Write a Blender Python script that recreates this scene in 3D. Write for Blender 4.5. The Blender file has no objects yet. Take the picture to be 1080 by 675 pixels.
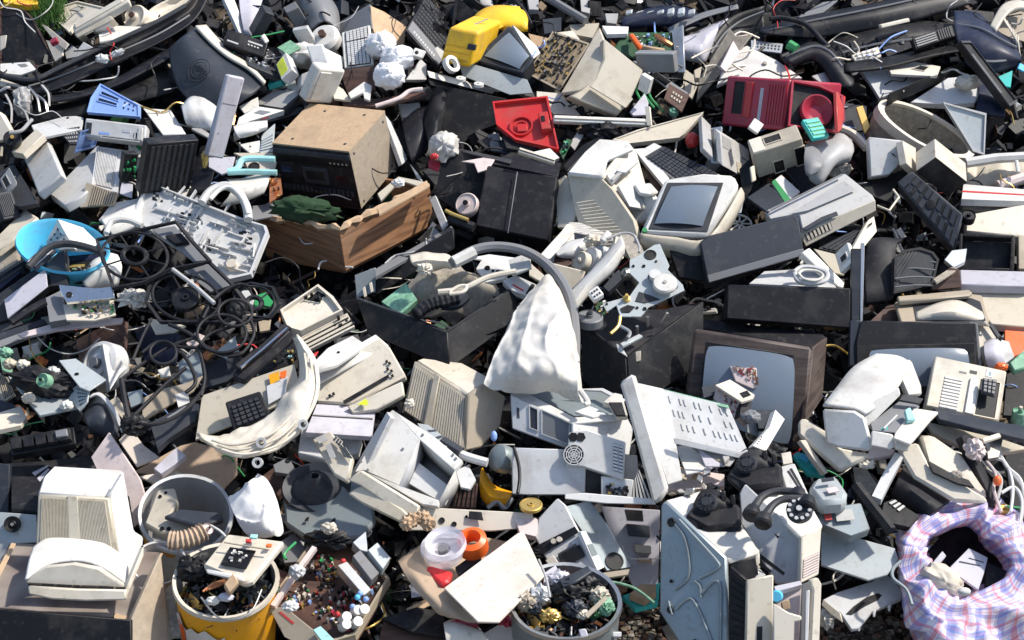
# e-waste heap: camera, light and sky first, then helpers, then the heap from top rows to bottom rows, fill and ground last
import bpy,math,random
from mathutils import Vector,Matrix,noise
R=math.radians
rnd=random.Random(7)
scene=bpy.context.scene
col=scene.collection
CAM=Vector((0,0,4.0))
PITCH=30.0
FP=540/math.tan(R(16.5))
cd=bpy.data.cameras.new('camera')
cd.sensor_width=36
cd.lens=18/math.tan(R(16.5))
cd.clip_start=.1
cd.clip_end=2000
co=bpy.data.objects.new('camera',cd)
col.objects.link(co)
co.location=CAM
co.rotation_euler=(R(90-PITCH),0,0)
scene.camera=co
SUNV=Vector((.66,.16,.9)).normalized()
w=bpy.data.worlds.new('World')
scene.world=w
w.use_nodes=True
nt=w.node_tree
bg=nt.nodes['Background']
sk=nt.nodes.new('ShaderNodeTexSky')
sk.sky_type='NISHITA'
sk.sun_disc=False
sk.sun_elevation=math.asin(SUNV.z)
sk.sun_rotation=math.atan2(SUNV.x,SUNV.y)
sk.air_density=1.0
sk.dust_density=1.5
nt.links.new(sk.outputs[0],bg.inputs[0])
bg.inputs[1].default_value=.15
sl=bpy.data.lights.new('sun','SUN')
sl.energy=4.2
sl.angle=R(2.2)
sl.color=(1,.95,.87)
so=bpy.data.objects.new('sun',sl)
col.objects.link(so)
so.rotation_euler=SUNV.to_track_quat('Z','Y').to_euler()
so.location=(3,2,8)
scene.view_settings.view_transform='Standard'
scene.view_settings.look='None'
scene.view_settings.exposure=.4
scene.cycles.max_bounces=5
scene.cycles.diffuse_bounces=3
scene.cycles.glossy_bounces=2
scene.cycles.use_denoising=True
RT=Vector((1,0,0))
UP=Vector((0,math.sin(R(PITCH)),math.cos(R(PITCH))))
FW=Vector((0,math.cos(R(PITCH)),-math.sin(R(PITCH))))

def cv(x,y,z):
 return RT*x+UP*y-FW*z

def V(px,py,d):
 return CAM+FW*d+RT*((px-540)/FP*d)+UP*((337.5-py)/FP*d)

def D(px,py):
 return 1/(1/8.06+(1/6.06-1/8.06)*py/675)
HN=cv(0,.61,.79)
NOR={'h':(0,.61,.79),'up':(0,.866,.5),'cam':(0,0,1),'l':(-.55,.45,.7),'r':(.55,.45,.7),'f':(0,.15,.99),'d':(0,-.3,.95),'L':(-.8,.3,.5),'R':(.8,.3,.5),'ul':(-.35,.75,.55),'ur':(.35,.75,.55)}
MC={}
COL=dict(white=(.68,.665,.63,.45),cream=(.63,.575,.48,.5),beige=(.5,.45,.36,.5),tan=(.38,.32,.24,.5),grey=(.38,.375,.37,.5),lgrey=(.55,.55,.545,.45),lav=(.49,.475,.52,.5),mgrey=(.18,.183,.19,.5),dgrey=(.034,.036,.041,.5),slate=(.032,.037,.047,.45),black=(.011,.011,.014,.45),jet=(.007,.007,.008,.5),soft=(.01,.01,.013,.6),blue=(.24,.38,.74,.45),sky=(.1,.55,.83,.35),teal=(.03,.42,.38,.4),aqua=(.35,.66,.66,.4),steelb=(.27,.315,.335,.4),steel=(.5,.53,.56,.32),pale=(.44,.475,.475,.45),red=(.52,.03,.03,.35),maroon=(.35,.025,.05,.35),orange=(.85,.14,.02,.35),yellow=(.85,.5,.02,.4),bucket=(.8,.36,.01,.4),lime=(.75,.85,.05,.4),wood=(.3,.15,.07,.6),chip=(.52,.36,.22,.8),chipside=(.4,.33,.25,.8),tvwood=(.085,.06,.05,.6),card=(.5,.37,.26,.85),cardl=(.68,.6,.52,.85),brown=(.1,.05,.035,.6),pcb=(.02,.09,.035,.5),pcbl=(.22,.45,.3,.5),pcbt=(.33,.25,.15,.5),copper=(.55,.22,.1,.35),gold=(.65,.45,.14,.35),chrome=(.75,.75,.75,.15),glass=(.1,.13,.16,.06),glassl=(.16,.2,.25,.15),navy=(.012,.017,.04,.4),green=(.03,.28,.09,.4),cloth=(.78,.76,.75,.8),sack=(.58,.555,.51,.55),foam=(.82,.82,.84,.8),rust=(.22,.11,.06,.8),dirty=(.4,.36,.3,.8),metal=(.45,.45,.44,.35),pinkish=(.62,.52,.5,.5),stone=(.2,.17,.13,.9),oldwood=(.3,.255,.22,.6),moss=(.022,.05,.022,.95))  # glassl: paleness of the reflected sky is put into the screen colour
METAL={'steelb':.35,'steel':.6,'chrome':1,'copper':.8,'gold':.7,'pale':.15,'metal':.85}

def mat(k):
 if k in MC:
  return MC[k]
 r,g,b,ro=COL[k]
 m=bpy.data.materials.new(k)
 m.use_nodes=True
 MC[k]=m
 n=m.node_tree
 N=n.nodes
 L=n.links
 bs=N['Principled BSDF']
 bs.inputs['Roughness'].default_value=ro
 bs.inputs['Metallic'].default_value=METAL.get(k,0)
 tc=N.new('ShaderNodeTexCoord')
 oi=N.new('ShaderNodeObjectInfo')
 ad=N.new('ShaderNodeVectorMath')
 ad.operation='ADD'
 sc=N.new('ShaderNodeVectorMath')
 sc.operation='SCALE'
 sc.inputs[0].default_value=(31,17,9)
 L.new(oi.outputs['Random'],sc.inputs['Scale'])
 L.new(tc.outputs['Object'],ad.inputs[0])
 L.new(sc.outputs[0],ad.inputs[1])
 n1=N.new('ShaderNodeTexNoise')
 n1.inputs['Scale'].default_value=5.5
 n1.inputs['Detail'].default_value=8
 n1.inputs['Roughness'].default_value=.68
 n2=N.new('ShaderNodeTexNoise')
 n2.inputs['Scale'].default_value=38
 n2.inputs['Detail'].default_value=5
 for q in (n1,n2):
  L.new(ad.outputs[0],q.inputs['Vector'])
 lum=(r+g+b)/3
 dirt=(.16,.125,.09) if lum>.1 else (.19,.17,.15)
 amt=.62 if lum>.1 else .3
 if k in ('glass','glassl'):
  amt=.35
 cr=N.new('ShaderNodeMapRange')
 cr.inputs['From Min'].default_value=.5
 cr.inputs['From Max'].default_value=.8
 cr.inputs['To Max'].default_value=amt
 L.new(n1.outputs[0],cr.inputs['Value'])
 c2=N.new('ShaderNodeMapRange')
 c2.inputs['From Min'].default_value=.58
 c2.inputs['From Max'].default_value=.74
 c2.inputs['To Max'].default_value=amt*.6
 L.new(n2.outputs[0],c2.inputs['Value'])
 mx=N.new('ShaderNodeMath')
 mx.operation='MAXIMUM'
 L.new(cr.outputs[0],mx.inputs[0])
 L.new(c2.outputs[0],mx.inputs[1])
 hs=N.new('ShaderNodeHueSaturation')
 hs.inputs['Color'].default_value=(r,g,b,1)
 vr=N.new('ShaderNodeMapRange')
 vr.inputs['To Min'].default_value=.86
 vr.inputs['To Max'].default_value=1.1
 L.new(oi.outputs['Random'],vr.inputs['Value'])
 L.new(vr.outputs[0],hs.inputs['Value'])
 last=hs.outputs[0]
 if k in ('wood','tvwood','brown','oldwood'):
  wv=N.new('ShaderNodeTexNoise')
  wv.inputs['Scale'].default_value=9
  mp=N.new('ShaderNodeMapping')
  mp.inputs['Scale'].default_value=(.6,.6,9)
  L.new(ad.outputs[0],mp.inputs[0])
  L.new(mp.outputs[0],wv.inputs['Vector'])
  mm=N.new('ShaderNodeMix')
  mm.data_type='RGBA'
  mm.inputs[6].default_value=(r*.45,g*.4,b*.4,1)
  L.new(last,mm.inputs[7])
  rr=N.new('ShaderNodeMapRange')
  rr.inputs['From Min'].default_value=.35
  rr.inputs['From Max'].default_value=.6
  L.new(wv.outputs[0],rr.inputs['Value'])
  L.new(rr.outputs[0],mm.inputs[0])
  last=mm.outputs[2]
 if k in ('chip','chipside','pcb','pcbl','pcbt','rust','dirty','stone'):
  vn=N.new('ShaderNodeTexVoronoi')
  vn.inputs['Scale'].default_value=75
  L.new(ad.outputs[0],vn.inputs['Vector'])
  mm=N.new('ShaderNodeMix')
  mm.data_type='RGBA'
  mm.blend_type='MULTIPLY'
  mm.inputs[0].default_value=.55 if k[:4]=='chip' else .8
  L.new(last,mm.inputs[6])
  bw=N.new('ShaderNodeRGBToBW')
  L.new(vn.outputs['Color'],bw.inputs[0])
  L.new(bw.outputs[0],mm.inputs[7])
  mm.inputs[0].default_value=.18 if k[:4]=='chip' else .45
  last=mm.outputs[2]
 if lum>.3 and k not in ('chip','clear','sky','pale','lav','yellow','bucket'):
  n3=N.new('ShaderNodeTexNoise')
  n3.inputs['Scale'].default_value=2.6
  n3.inputs['Detail'].default_value=3
  L.new(ad.outputs[0],n3.inputs['Vector'])
  r3=N.new('ShaderNodeMapRange')
  r3.inputs['From Min'].default_value=.42
  r3.inputs['From Max'].default_value=.7
  r3.inputs['To Max'].default_value=.3
  L.new(n3.outputs[0],r3.inputs['Value'])
  m3=N.new('ShaderNodeMix')
  m3.data_type='RGBA'
  L.new(r3.outputs[0],m3.inputs[0])
  L.new(last,m3.inputs[6])
  m3.inputs[7].default_value=(r*.93,g*.82,b*.58,1)
  last=m3.outputs[2]
 bs.inputs['Specular IOR Level'].default_value=.3 if lum<.06 else .45
 dm=N.new('ShaderNodeMix')
 dm.data_type='RGBA'
 L.new(mx.outputs[0],dm.inputs[0])
 L.new(last,dm.inputs[6])
 dm.inputs[7].default_value=(*dirt,1)
 L.new(dm.outputs[2],bs.inputs['Base Color'])
 rg=N.new('ShaderNodeMapRange')
 rg.inputs['To Min'].default_value=ro
 rg.inputs['To Max'].default_value=min(1,ro+.45)
 L.new(mx.outputs[0],rg.inputs['Value'])
 L.new(rg.outputs[0],bs.inputs['Roughness'])
 bp=N.new('ShaderNodeBump')
 bp.inputs['Strength'].default_value=.04 if k in ('glass','glassl') else .22
 bp.inputs['Distance'].default_value=.004
 L.new(n1.outputs[0],bp.inputs['Height'])
 L.new(bp.outputs[0],bs.inputs['Normal'])
 if k in ('foam',):
  vz=N.new('ShaderNodeTexVoronoi')
  vz.feature='DISTANCE_TO_EDGE'
  vz.inputs['Scale'].default_value=6
  nz=N.new('ShaderNodeTexNoise')
  nz.inputs['Scale'].default_value=9
  av=N.new('ShaderNodeVectorMath')
  av.operation='MULTIPLY_ADD'
  av.inputs[1].default_value=(.3,.3,.3)
  L.new(nz.outputs['Color'],av.inputs[0])
  L.new(ad.outputs[0],av.inputs[2])
  L.new(av.outputs[0],vz.inputs['Vector'])
  b2=N.new('ShaderNodeBump')
  b2.inputs['Strength'].default_value=.35
  b2.inputs['Distance'].default_value=.02
  L.new(vz.outputs['Distance'],b2.inputs['Height'])
  L.new(bp.outputs[0],b2.inputs['Normal'])
  L.new(b2.outputs[0],bs.inputs['Normal'])
 return m

def special():
 m=bpy.data.materials.new('clear')
 m.use_nodes=True
 bs=m.node_tree.nodes['Principled BSDF']
 bs.inputs['Base Color'].default_value=(.9,.87,.92,1)
 bs.inputs['Alpha'].default_value=.5
 bs.inputs['Roughness'].default_value=.2
 MC['clear']=m
 m=bpy.data.materials.new('plaid')
 m.use_nodes=True
 N=m.node_tree.nodes
 L=m.node_tree.links
 bs=N['Principled BSDF']
 bs.inputs['Roughness'].default_value=.5
 uv=N.new('ShaderNodeUVMap')
 sp=N.new('ShaderNodeSeparateXYZ')
 L.new(uv.outputs[0],sp.inputs[0])
 last=None
 base=(.8,.77,.82,1)
 prev=None
 nz=N.new('ShaderNodeTexNoise')
 nz.inputs['Scale'].default_value=7
 nz.inputs['Detail'].default_value=6
 for ax,fr,ph,wd,c,f in ((0,1,0,.26,(.1,.18,.62,1),.55),(1,1,.1,.26,(.1,.18,.62,1),.55),(0,1,.45,.14,(.62,.05,.1,1),.55),(1,1,.5,.14,(.62,.05,.1,1),.55),(0,4,.2,.3,(.3,.3,.66,1),.35),(1,4,.1,.3,(.7,.3,.42,1),.35)):
  a=N.new('ShaderNodeMath')
  a.operation='MULTIPLY_ADD'
  a.inputs[1].default_value=fr
  a.inputs[2].default_value=ph+50
  L.new(sp.outputs[ax],a.inputs[0])
  b=N.new('ShaderNodeMath')
  b.operation='FRACT'
  L.new(a.outputs[0],b.inputs[0])
  c_=N.new('ShaderNodeMath')
  c_.operation='LESS_THAN'
  c_.inputs[1].default_value=wd
  L.new(b.outputs[0],c_.inputs[0])
  d=N.new('ShaderNodeMath')
  d.operation='MULTIPLY'
  d.inputs[1].default_value=f
  L.new(c_.outputs[0],d.inputs[0])
  mm=N.new('ShaderNodeMix')
  mm.data_type='RGBA'
  L.new(d.outputs[0],mm.inputs[0])
  mm.inputs[7].default_value=c
  if prev:
   L.new(prev,mm.inputs[6])
  else:
   mm.inputs[6].default_value=base
  prev=mm.outputs[2]
 rr=N.new('ShaderNodeMapRange')
 rr.inputs['From Min'].default_value=.52
 rr.inputs['From Max'].default_value=.75
 rr.inputs['To Max'].default_value=.6
 L.new(nz.outputs[0],rr.inputs['Value'])
 mm=N.new('ShaderNodeMix')
 mm.data_type='RGBA'
 L.new(rr.outputs[0],mm.inputs[0])
 L.new(prev,mm.inputs[6])
 mm.inputs[7].default_value=(.33,.22,.17,1)
 L.new(mm.outputs[2],bs.inputs['Base Color'])
 MC['plaid']=m
 m=bpy.data.materials.new('ground_soil')
 m.use_nodes=True
 N=m.node_tree.nodes
 L=m.node_tree.links
 bs=N['Principled BSDF']
 bs.inputs['Roughness'].default_value=.95
 n1=N.new('ShaderNodeTexNoise')
 n1.inputs['Scale'].default_value=12
 n1.inputs['Detail'].default_value=10
 cr=N.new('ShaderNodeValToRGB')
 cr.color_ramp.elements[0].position=.35
 cr.color_ramp.elements[0].color=(.035,.026,.02,1)
 cr.color_ramp.elements[1].position=.7
 cr.color_ramp.elements[1].color=(.2,.15,.1,1)
 tc=N.new('ShaderNodeTexCoord')
 L.new(tc.outputs['Object'],n1.inputs[0])
 L.new(n1.outputs[0],cr.inputs[0])
 L.new(cr.outputs[0],bs.inputs['Base Color'])
 bp=N.new('ShaderNodeBump')
 bp.inputs['Strength'].default_value=.8
 bp.inputs['Distance'].default_value=.03
 L.new(n1.outputs[0],bp.inputs['Height'])
 L.new(bp.outputs[0],bs.inputs['Normal'])
 MC['soil']=m
 m=bpy.data.materials.new('grass_blade')
 m.use_nodes=True
 bs=m.node_tree.nodes['Principled BSDF']
 bs.inputs['Base Color'].default_value=(.07,.16,.03,1)
 bs.inputs['Roughness'].default_value=.6
 MC['grass']=m
special()

def M_(k):
 return MC.get(k) or mat(k)

class MB:

 def __init__(s):
  s.v=[]
  s.f=[]
  s.m=[]
  s.k=[]
  s.uv=None

 def mi(s,k):
  if k not in s.k:
   s.k.append(k)
  return s.k.index(k)

 def add(s,vs,fs,k):
  b=len(s.v)
  s.v+=vs
  i=s.mi(k)
  for f in fs:
   s.f.append([b+q for q in f])
   s.m.append(i)

 def hexa(s,p,k):
  s.add(p,[(0,3,2,1),(4,5,6,7),(0,1,5,4),(1,2,6,5),(2,3,7,6),(3,0,4,7)],k)

 def prism(s,pts,off,k):
  n=len(pts)
  s.add(list(pts)+[p+off for p in pts],[tuple(range(n))[::-1],tuple(range(n,2*n))]+[(i,(i+1)%n,n+(i+1)%n,n+i) for i in range(n)],k)

 def tube(s,pts,r,k,n=8,cap=True):
  rs=r if isinstance(r,(list,tuple)) else [r]*len(pts)
  vs=[]
  pn=None
  for i,p in enumerate(pts):
   t=pts[min(i+1,len(pts)-1)]-pts[max(i-1,0)]
   if t.length<1e-09:
    t=Vector((0,0,1))
   t.normalize()
   if pn is None:
    pn=t.orthogonal().normalized()
   pn=pn-t*pn.dot(t)
   pn=pn.normalized() if pn.length>1e-06 else t.orthogonal().normalized()
   q=t.cross(pn)
   vs+=[p+(pn*math.cos(2*math.pi*j/n)+q*math.sin(2*math.pi*j/n))*rs[i] for j in range(n)]
  m=len(pts)
  fs=[(i*n+j,i*n+(j+1)%n,(i+1)*n+(j+1)%n,(i+1)*n+j) for i in range(m-1) for j in range(n)]
  if cap:
   fs+=[tuple(range(n))[::-1],tuple(range((m-1)*n,m*n))]
  s.add(vs,fs,k)

 def lathe(s,c,ax,prof,k,n=32,wob=0,squash=None,x=None):
  ax=ax.normalized()
  x=x or ax.orthogonal()
  x=(x-ax*x.dot(ax)).normalized()
  y=ax.cross(x)
  vs=[]
  for r,h in prof:
   for j in range(n):
    a=2*math.pi*j/n
    rr=r*(1+wob*noise.noise(Vector((math.cos(a)*1.5,math.sin(a)*1.5,h*6+c.x*7)))) if wob else r
    vs.append(c+ax*h+x*(math.cos(a)*rr)+y*(math.sin(a)*rr*(squash or 1)))
  m=len(prof)
  s.add(vs,[(i*n+j,i*n+(j+1)%n,(i+1)*n+(j+1)%n,(i+1)*n+j) for i in range(m-1) for j in range(n)],k)

 def grid(s,fn,nu,nv,k,uv=None,flip=False):
  b=len(s.v)
  s.v+=[fn(i/nu,j/nv) for j in range(nv+1) for i in range(nu+1)]
  ii=s.mi(k)
  for j in range(nv):
   for i in range(nu):
    a=b+j*(nu+1)+i
    s.f.append([a,a+1,a+nu+2,a+nu+1])
    s.m.append(ii)

 def build(s,name,parent=None,bev=0,seg=1,ang=35,solid=0):
  if not s.v:
   return None
  org=parent['_o'] if parent is not None and '_o' in parent else None
  o3=Vector(org) if org is not None else sum(s.v,Vector())/len(s.v)
  me=bpy.data.meshes.new(name)
  me.from_pydata([v-o3 for v in s.v],[],s.f)
  for k in s.k:
   me.materials.append(M_(k))
  me.polygons.foreach_set('material_index',s.m)
  me.validate()
  if s.uv:
   ul=me.uv_layers.new(name='UVMap')
   for lp in me.loops:
    ul.data[lp.index].uv=s.uv[lp.vertex_index]
  me.polygons.foreach_set('use_smooth',[True]*len(me.polygons))
  me.set_sharp_from_angle(angle=R(ang))
  me.update()
  o=bpy.data.objects.new(name,me)
  col.objects.link(o)
  if parent is not None:
   o.parent=parent
  else:
   o.location=o3
  o['_o']=[o3.x,o3.y,o3.z]
  if solid:
   md=o.modifiers.new('s','SOLIDIFY')
   md.thickness=solid
   md.offset=0
  if bev:
   md=o.modifiers.new('b','BEVEL')
   md.width=bev
   md.segments=seg
   md.limit_method='ANGLE'
   md.angle_limit=R(40)
  return o
THINGS=[]
SAFE=dict(panel='plate',frame='framework',lid='cover',side='wall',face='facing',drawer='wooden_box',cap='plug',base='stand',back='backing',handle='grip',rim='ring',trunk='tube',foot='stub',arm='limb',blade='strip',top='board',slat='strip',shade='hood',door='hatch',roof='hood',body='shell',head='unit',knob='button',rail='runner',seat='pad',caster='wheel',hinge='joint',cord='wire',leg='post',stem='post',bezel='surround')

def safe(n):
 t=n.split('_')
 return '_'.join(t[:-1]+[SAFE.get(t[-1],t[-1])]) if len(t)>1 else n

def tag(o,label,cat=None,group=None,kind=None):
 if label:
  o['label']=label
 if cat:
  o['category']=cat
 if group:
  o['group']=group
 if kind:
  o['kind']=kind
 return o

def thing(name,label,cat,at,group=None):
 o=bpy.data.objects.new(safe(name),None)
 col.objects.link(o)
 o.location=at
 o['_o']=list(at)
 o.empty_display_size=.05
 tag(o,label,cat or name.replace('_',' '),group)
 THINGS.append(o)
 return o

def solve(p0,es,d):
 u=[Vector(((e[0]-p0[0])/FP*d,-(e[1]-p0[1])/FP*d)) for e in es]
 g=lambda i,j:-u[i].dot(u[j])
 a,b,c=(g(0,1),g(0,2),g(1,2))
 eps=1e-07
 if a*b*c>eps*eps*eps:
  z=[math.sqrt(a*b/c),math.sqrt(a*c/b),math.sqrt(b*c/a)]
  if a<0 and b<0:
   z[0]=-z[0]
  elif a<0 and c<0:
   z[1]=-z[1]
  elif b<0 and c<0:
   z[2]=-z[2]
 else:
  best=None
  rr=random.Random(3)

  def cost(z):
   return sum((((u[i].dot(u[j])+z[i]*z[j])/((u[i].length+.03)*(u[j].length+.03)))**2 for i,j in ((0,1),(0,2),(1,2))))+sum(((z[i]/(u[i].length+.05))**2*.01 for i in range(3)))
  for t in range(14):
   z=[rr.uniform(-1,1)*(u[i].length+.05) for i in range(3)]
   st=.1
   cz=cost(z)
   for q in range(500):
    y=[z[i]+rr.gauss(0,st) for i in range(3)]
    cy=cost(y)
    if cy<cz:
     z,cz=(y,cy)
    else:
     st=max(.0006,st*.985)
   if best is None or cz<best[0]:
    best=(cz,z)
  z=best[1]
 for i in range(3):
  lim=max(.04,2.2*u[i].length)
  z[i]=max(-lim,min(lim,z[i]))
 if sum(z)>0:
  z=[-q for q in z]
 return z

class Fr:

 def __init__(s,p0,a,b,c,z=0,back=False,zs=None):
  d=D(*p0)-.12-z
  s.d=d
  s.o=V(*p0,d)
  zz=zs or solve(p0,(a,b,c),d)
  if back:
   zz=[-q for q in zz]
  s.X,s.Y,s.Z=[V(*q,d-zi)-s.o for q,zi in zip((a,b,c),zz)]
  s.L=[s.X.length,s.Y.length,s.Z.length]
  s.tap=None

 def pt(s,u,v,w):
  if s.tap:
   ax,sa,sb,ca,cb=s.tap
   q=[u,v,w]
   t=q[ax]
   i,j=[k for k in range(3) if k !=ax]
   q[i]=ca+(q[i]-ca)*(1-(1-sa)*t)
   q[j]=cb+(q[j]-cb)*(1-(1-sb)*t)
   u,v,w=q
  return s.o+s.X*u+s.Y*v+s.Z*w

 def box(s,mb,u0,u1,v0,v1,w0,w1,k):
  P=s.pt
  mb.hexa([P(u0,v0,w0),P(u1,v0,w0),P(u1,v1,w0),P(u0,v1,w0),P(u0,v0,w1),P(u1,v0,w1),P(u1,v1,w1),P(u0,v1,w1)],k)

class Face:

 def __init__(s,P,cen):
  s.P=P
  s.o=P(0,0)
  s.U=P(1,0)-s.o
  s.W=P(0,1)-s.o
  n=s.U.cross(s.W)
  n.normalize()
  if n.dot(P(.5,.5)-cen)<0:
   n=-n
  s.n=n
  s.lu=s.U.length
  s.lv=s.W.length

 def pt(s,u,v,h=0):
  return s.P(u,v)+s.n*h

 def box(s,mb,u0,v0,u1,v1,h0,h1,k):
  q=s.pt
  mb.hexa([q(u0,v0,h0),q(u1,v0,h0),q(u1,v1,h0),q(u0,v1,h0),q(u0,v0,h1),q(u1,v0,h1),q(u1,v1,h1),q(u0,v1,h1)],k)

def face(fr,nm):
 far=nm[0].isupper()
 t=1 if far else 0
 nm=nm.lower()
 ix={'a':0,'b':1,'c':2}
 i,j=(ix[nm[0]],ix[nm[1]])
 k=3-i-j

 def P(u,v):
  q=[0,0,0]
  q[i]=u
  q[j]=v
  q[k]=t
  return fr.pt(*q)
 return Face(P,fr.pt(.5,.5,.5))

def text_mesh(F,u,v,s,size,k,parent,rot=0):
 fc=bpy.data.curves.new('lettering','FONT')
 fc.body=s
 fc.size=size
 fc.extrude=.0008
 fc.align_x='CENTER'
 fc.align_y='CENTER'
 fc.materials.append(M_(k))
 o=bpy.data.objects.new('lettering',fc)
 col.objects.link(o)
 o.parent=parent
 x=F.U.normalized()
 y=F.n.cross(x)
 if y.dot(UP)<0 and abs(x.dot(RT))>.3:
  pass
 m=Matrix((x,y,F.n)).transposed().to_4x4() @ Matrix.Rotation(R(rot),4,'Z')
 o.matrix_local=Matrix.Translation(F.pt(u,v,.003)-Vector(parent['_o'])) @ m
 return o

def feat(F,f,root,body):
 """one detail on a face; returns nothing, links one part"""
 t=f[0]
 u0,v0,u1,v1=f[1:5] if len(f)>4 and (not isinstance(f[1],str)) else (0,0,1,1)
 a=f[5:]
 mb=MB()
 if t=='vent':
  n,dr=(a+(8,'u')[len(a):])[:2]
  rk=a[2] if len(a)>2 else body
  bk=a[3] if len(a)>3 else 'jet'
  F.box(mb,u0,v0,u1,v1,-.004,.0012,bk)
  for i in range(n):
   q0,q1=((i+.22)/n,(i+.78)/n)
   if dr=='u':
    F.box(mb,u0,v0+(v1-v0)*q0,u1,v0+(v1-v0)*q1,.0012,.0045,rk)
   else:
    F.box(mb,u0+(u1-u0)*q0,v0,u0+(u1-u0)*q1,v1,.0012,.0045,rk)
  mb.build('vent',root)
 elif t=='hole':
  k=a[0] if a else 'jet'
  lp=a[1] if len(a)>1 else body
  F.box(mb,u0,v0,u1,v1,-.004,.0014,k)  # flat dark plate paints the darkness of an opening, without depth
  e=.004
  eu,ev=(e/F.lu,e/F.lv)
  for q in ((u0-eu,v0-ev,u1+eu,v0),(u0-eu,v1,u1+eu,v1+ev),(u0-eu,v0,u0,v1),(u1,v0,u1+eu,v1)):
   F.box(mb,*q,-.002,.0045,lp)
  mb.build('bay',root)
 elif t=='panel':
  k=a[0] if a else body
  h=a[1] if len(a)>1 else .006
  F.box(mb,u0,v0,u1,v1,-.003,h,k)
  mb.build(a[2] if len(a)>2 else 'panel',root,bev=min(.0025,h*.4),seg=2)
 elif t=='flat':
  k=a[0]
  F.box(mb,u0,v0,u1,v1,-.002,a[2] if len(a)>2 else .0016,k)
  mb.build(a[1] if len(a)>1 else 'sticker',root)
 elif t=='screen':
  k=a[0] if a else 'glass'
  bu=a[1] if len(a)>1 else .02

  def P(i,j):
   x=2*i-1
   y=2*j-1
   r=.06
   return F.pt(u0+(u1-u0)*i,v0+(v1-v0)*j,-.012+bu*(1-x*x)*.5+bu*(1-y*y)*.5)
  if len(a)>2:
   F.box(mb,u0-.02,v0-.02,u1+.02,v1+.02,-.02,.0008,a[2])
   mb.build('screen_surround',root)
   mb=MB()

   def P(i,j):
    x=2*i-1
    y=2*j-1
    return F.pt(u0+(u1-u0)*i,v0+(v1-v0)*j,.002+bu*.5*(2-x*x-y*y))
  mb.grid(P,12,10,k)
  mb.build('screen',root,ang=80)
 elif t=='btn':
  nu,nv=(a[0],a[1])
  k=a[2] if len(a)>2 else 'dgrey'
  h=a[3] if len(a)>3 else .006
  g=a[4] if len(a)>4 else .72
  for i in range(nu):
   for j in range(nv):
    x0=u0+(u1-u0)*(i+(1-g)/2)/nu
    y0=v0+(v1-v0)*(j+(1-g)/2)/nv
    F.box(mb,x0,y0,x0+(u1-u0)*g/nu,y0+(v1-v0)*g/nv,-.001,h,k)
  mb.build('buttons' if nu*nv>1 else 'button',root)
 elif t=='knob':
  r,h=(u1,v1)
  k=a[0] if a else 'jet'
  mb.lathe(F.pt(u0,v0,0),F.n,[(0,-.001),(r,-.001),(r,h*.8),(r*.85,h),(0,h)],k,20)
  mb.build(a[1] if len(a)>1 else 'knob',root)
 elif t=='fan':
  r=u1
  k=a[0] if a else 'jet'
  bk=a[1] if len(a)>1 else body
  c=F.pt(u0,v0,0)
  mb.lathe(c,F.n,[(0,.0012),(r,.0012),(r,-.002)],k,28)
  for q in (.28,.5,.72,.96):
   mb.lathe(c,F.n,[(r*q-.0016,.001),(r*q-.0016,.004),(r*q+.0016,.004),(r*q+.0016,.001)],bk,28)
  x=F.U.normalized()
  y=F.n.cross(x)
  for q in range(4):
   an=math.pi*q/4+.4
   dv=x*math.cos(an)+y*math.sin(an)
   sd=F.n.cross(dv)*.0012
   mb.prism([c-dv*r+sd+F.n*.002,c+dv*r+sd+F.n*.002,c+dv*r-sd+F.n*.002,c-dv*r-sd+F.n*.002],F.n*.002,bk)
  mb.build('fan_grille',root)
 elif t=='ring':
  r,h=(u1,v1)
  k=a[0]
  mb.lathe(F.pt(u0,v0,0),F.n,[(r,0),(r,h),(r*.86,h),(r*.86,.001)],k,28)
  mb.build('ring',root)
 elif t=='comps':
  n=a[0]
  ks=a[1] if len(a)>1 else ('jet','metal','blue','gold','red','grey','jet','black')
  hm=a[2] if len(a)>2 else .022
  for i in range(n):
   x=u0+(u1-u0)*rnd.random()
   y=v0+(v1-v0)*rnd.random()
   k=rnd.choice(ks)
   h=rnd.uniform(.003,hm)
   if rnd.random()<.35:
    mb.lathe(F.pt(x,y,0),F.n,[(.004,0),(.0045,h),(0,h)],k,8)
   else:
    a_,b_=(rnd.uniform(.004,.016)/F.lu,rnd.uniform(.004,.012)/F.lv)
    F.box(mb,x-a_/2,y-b_/2,x+a_/2,y+b_/2,-.001,h,k)
  o=mb.build('components',root)
  o['kind']='stuff'
 elif t=='text':
  text_mesh(F,u0,v0,a[0] if a else 'A',u1,a[1] if len(a)>1 else 'dgrey',root,v1)

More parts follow.
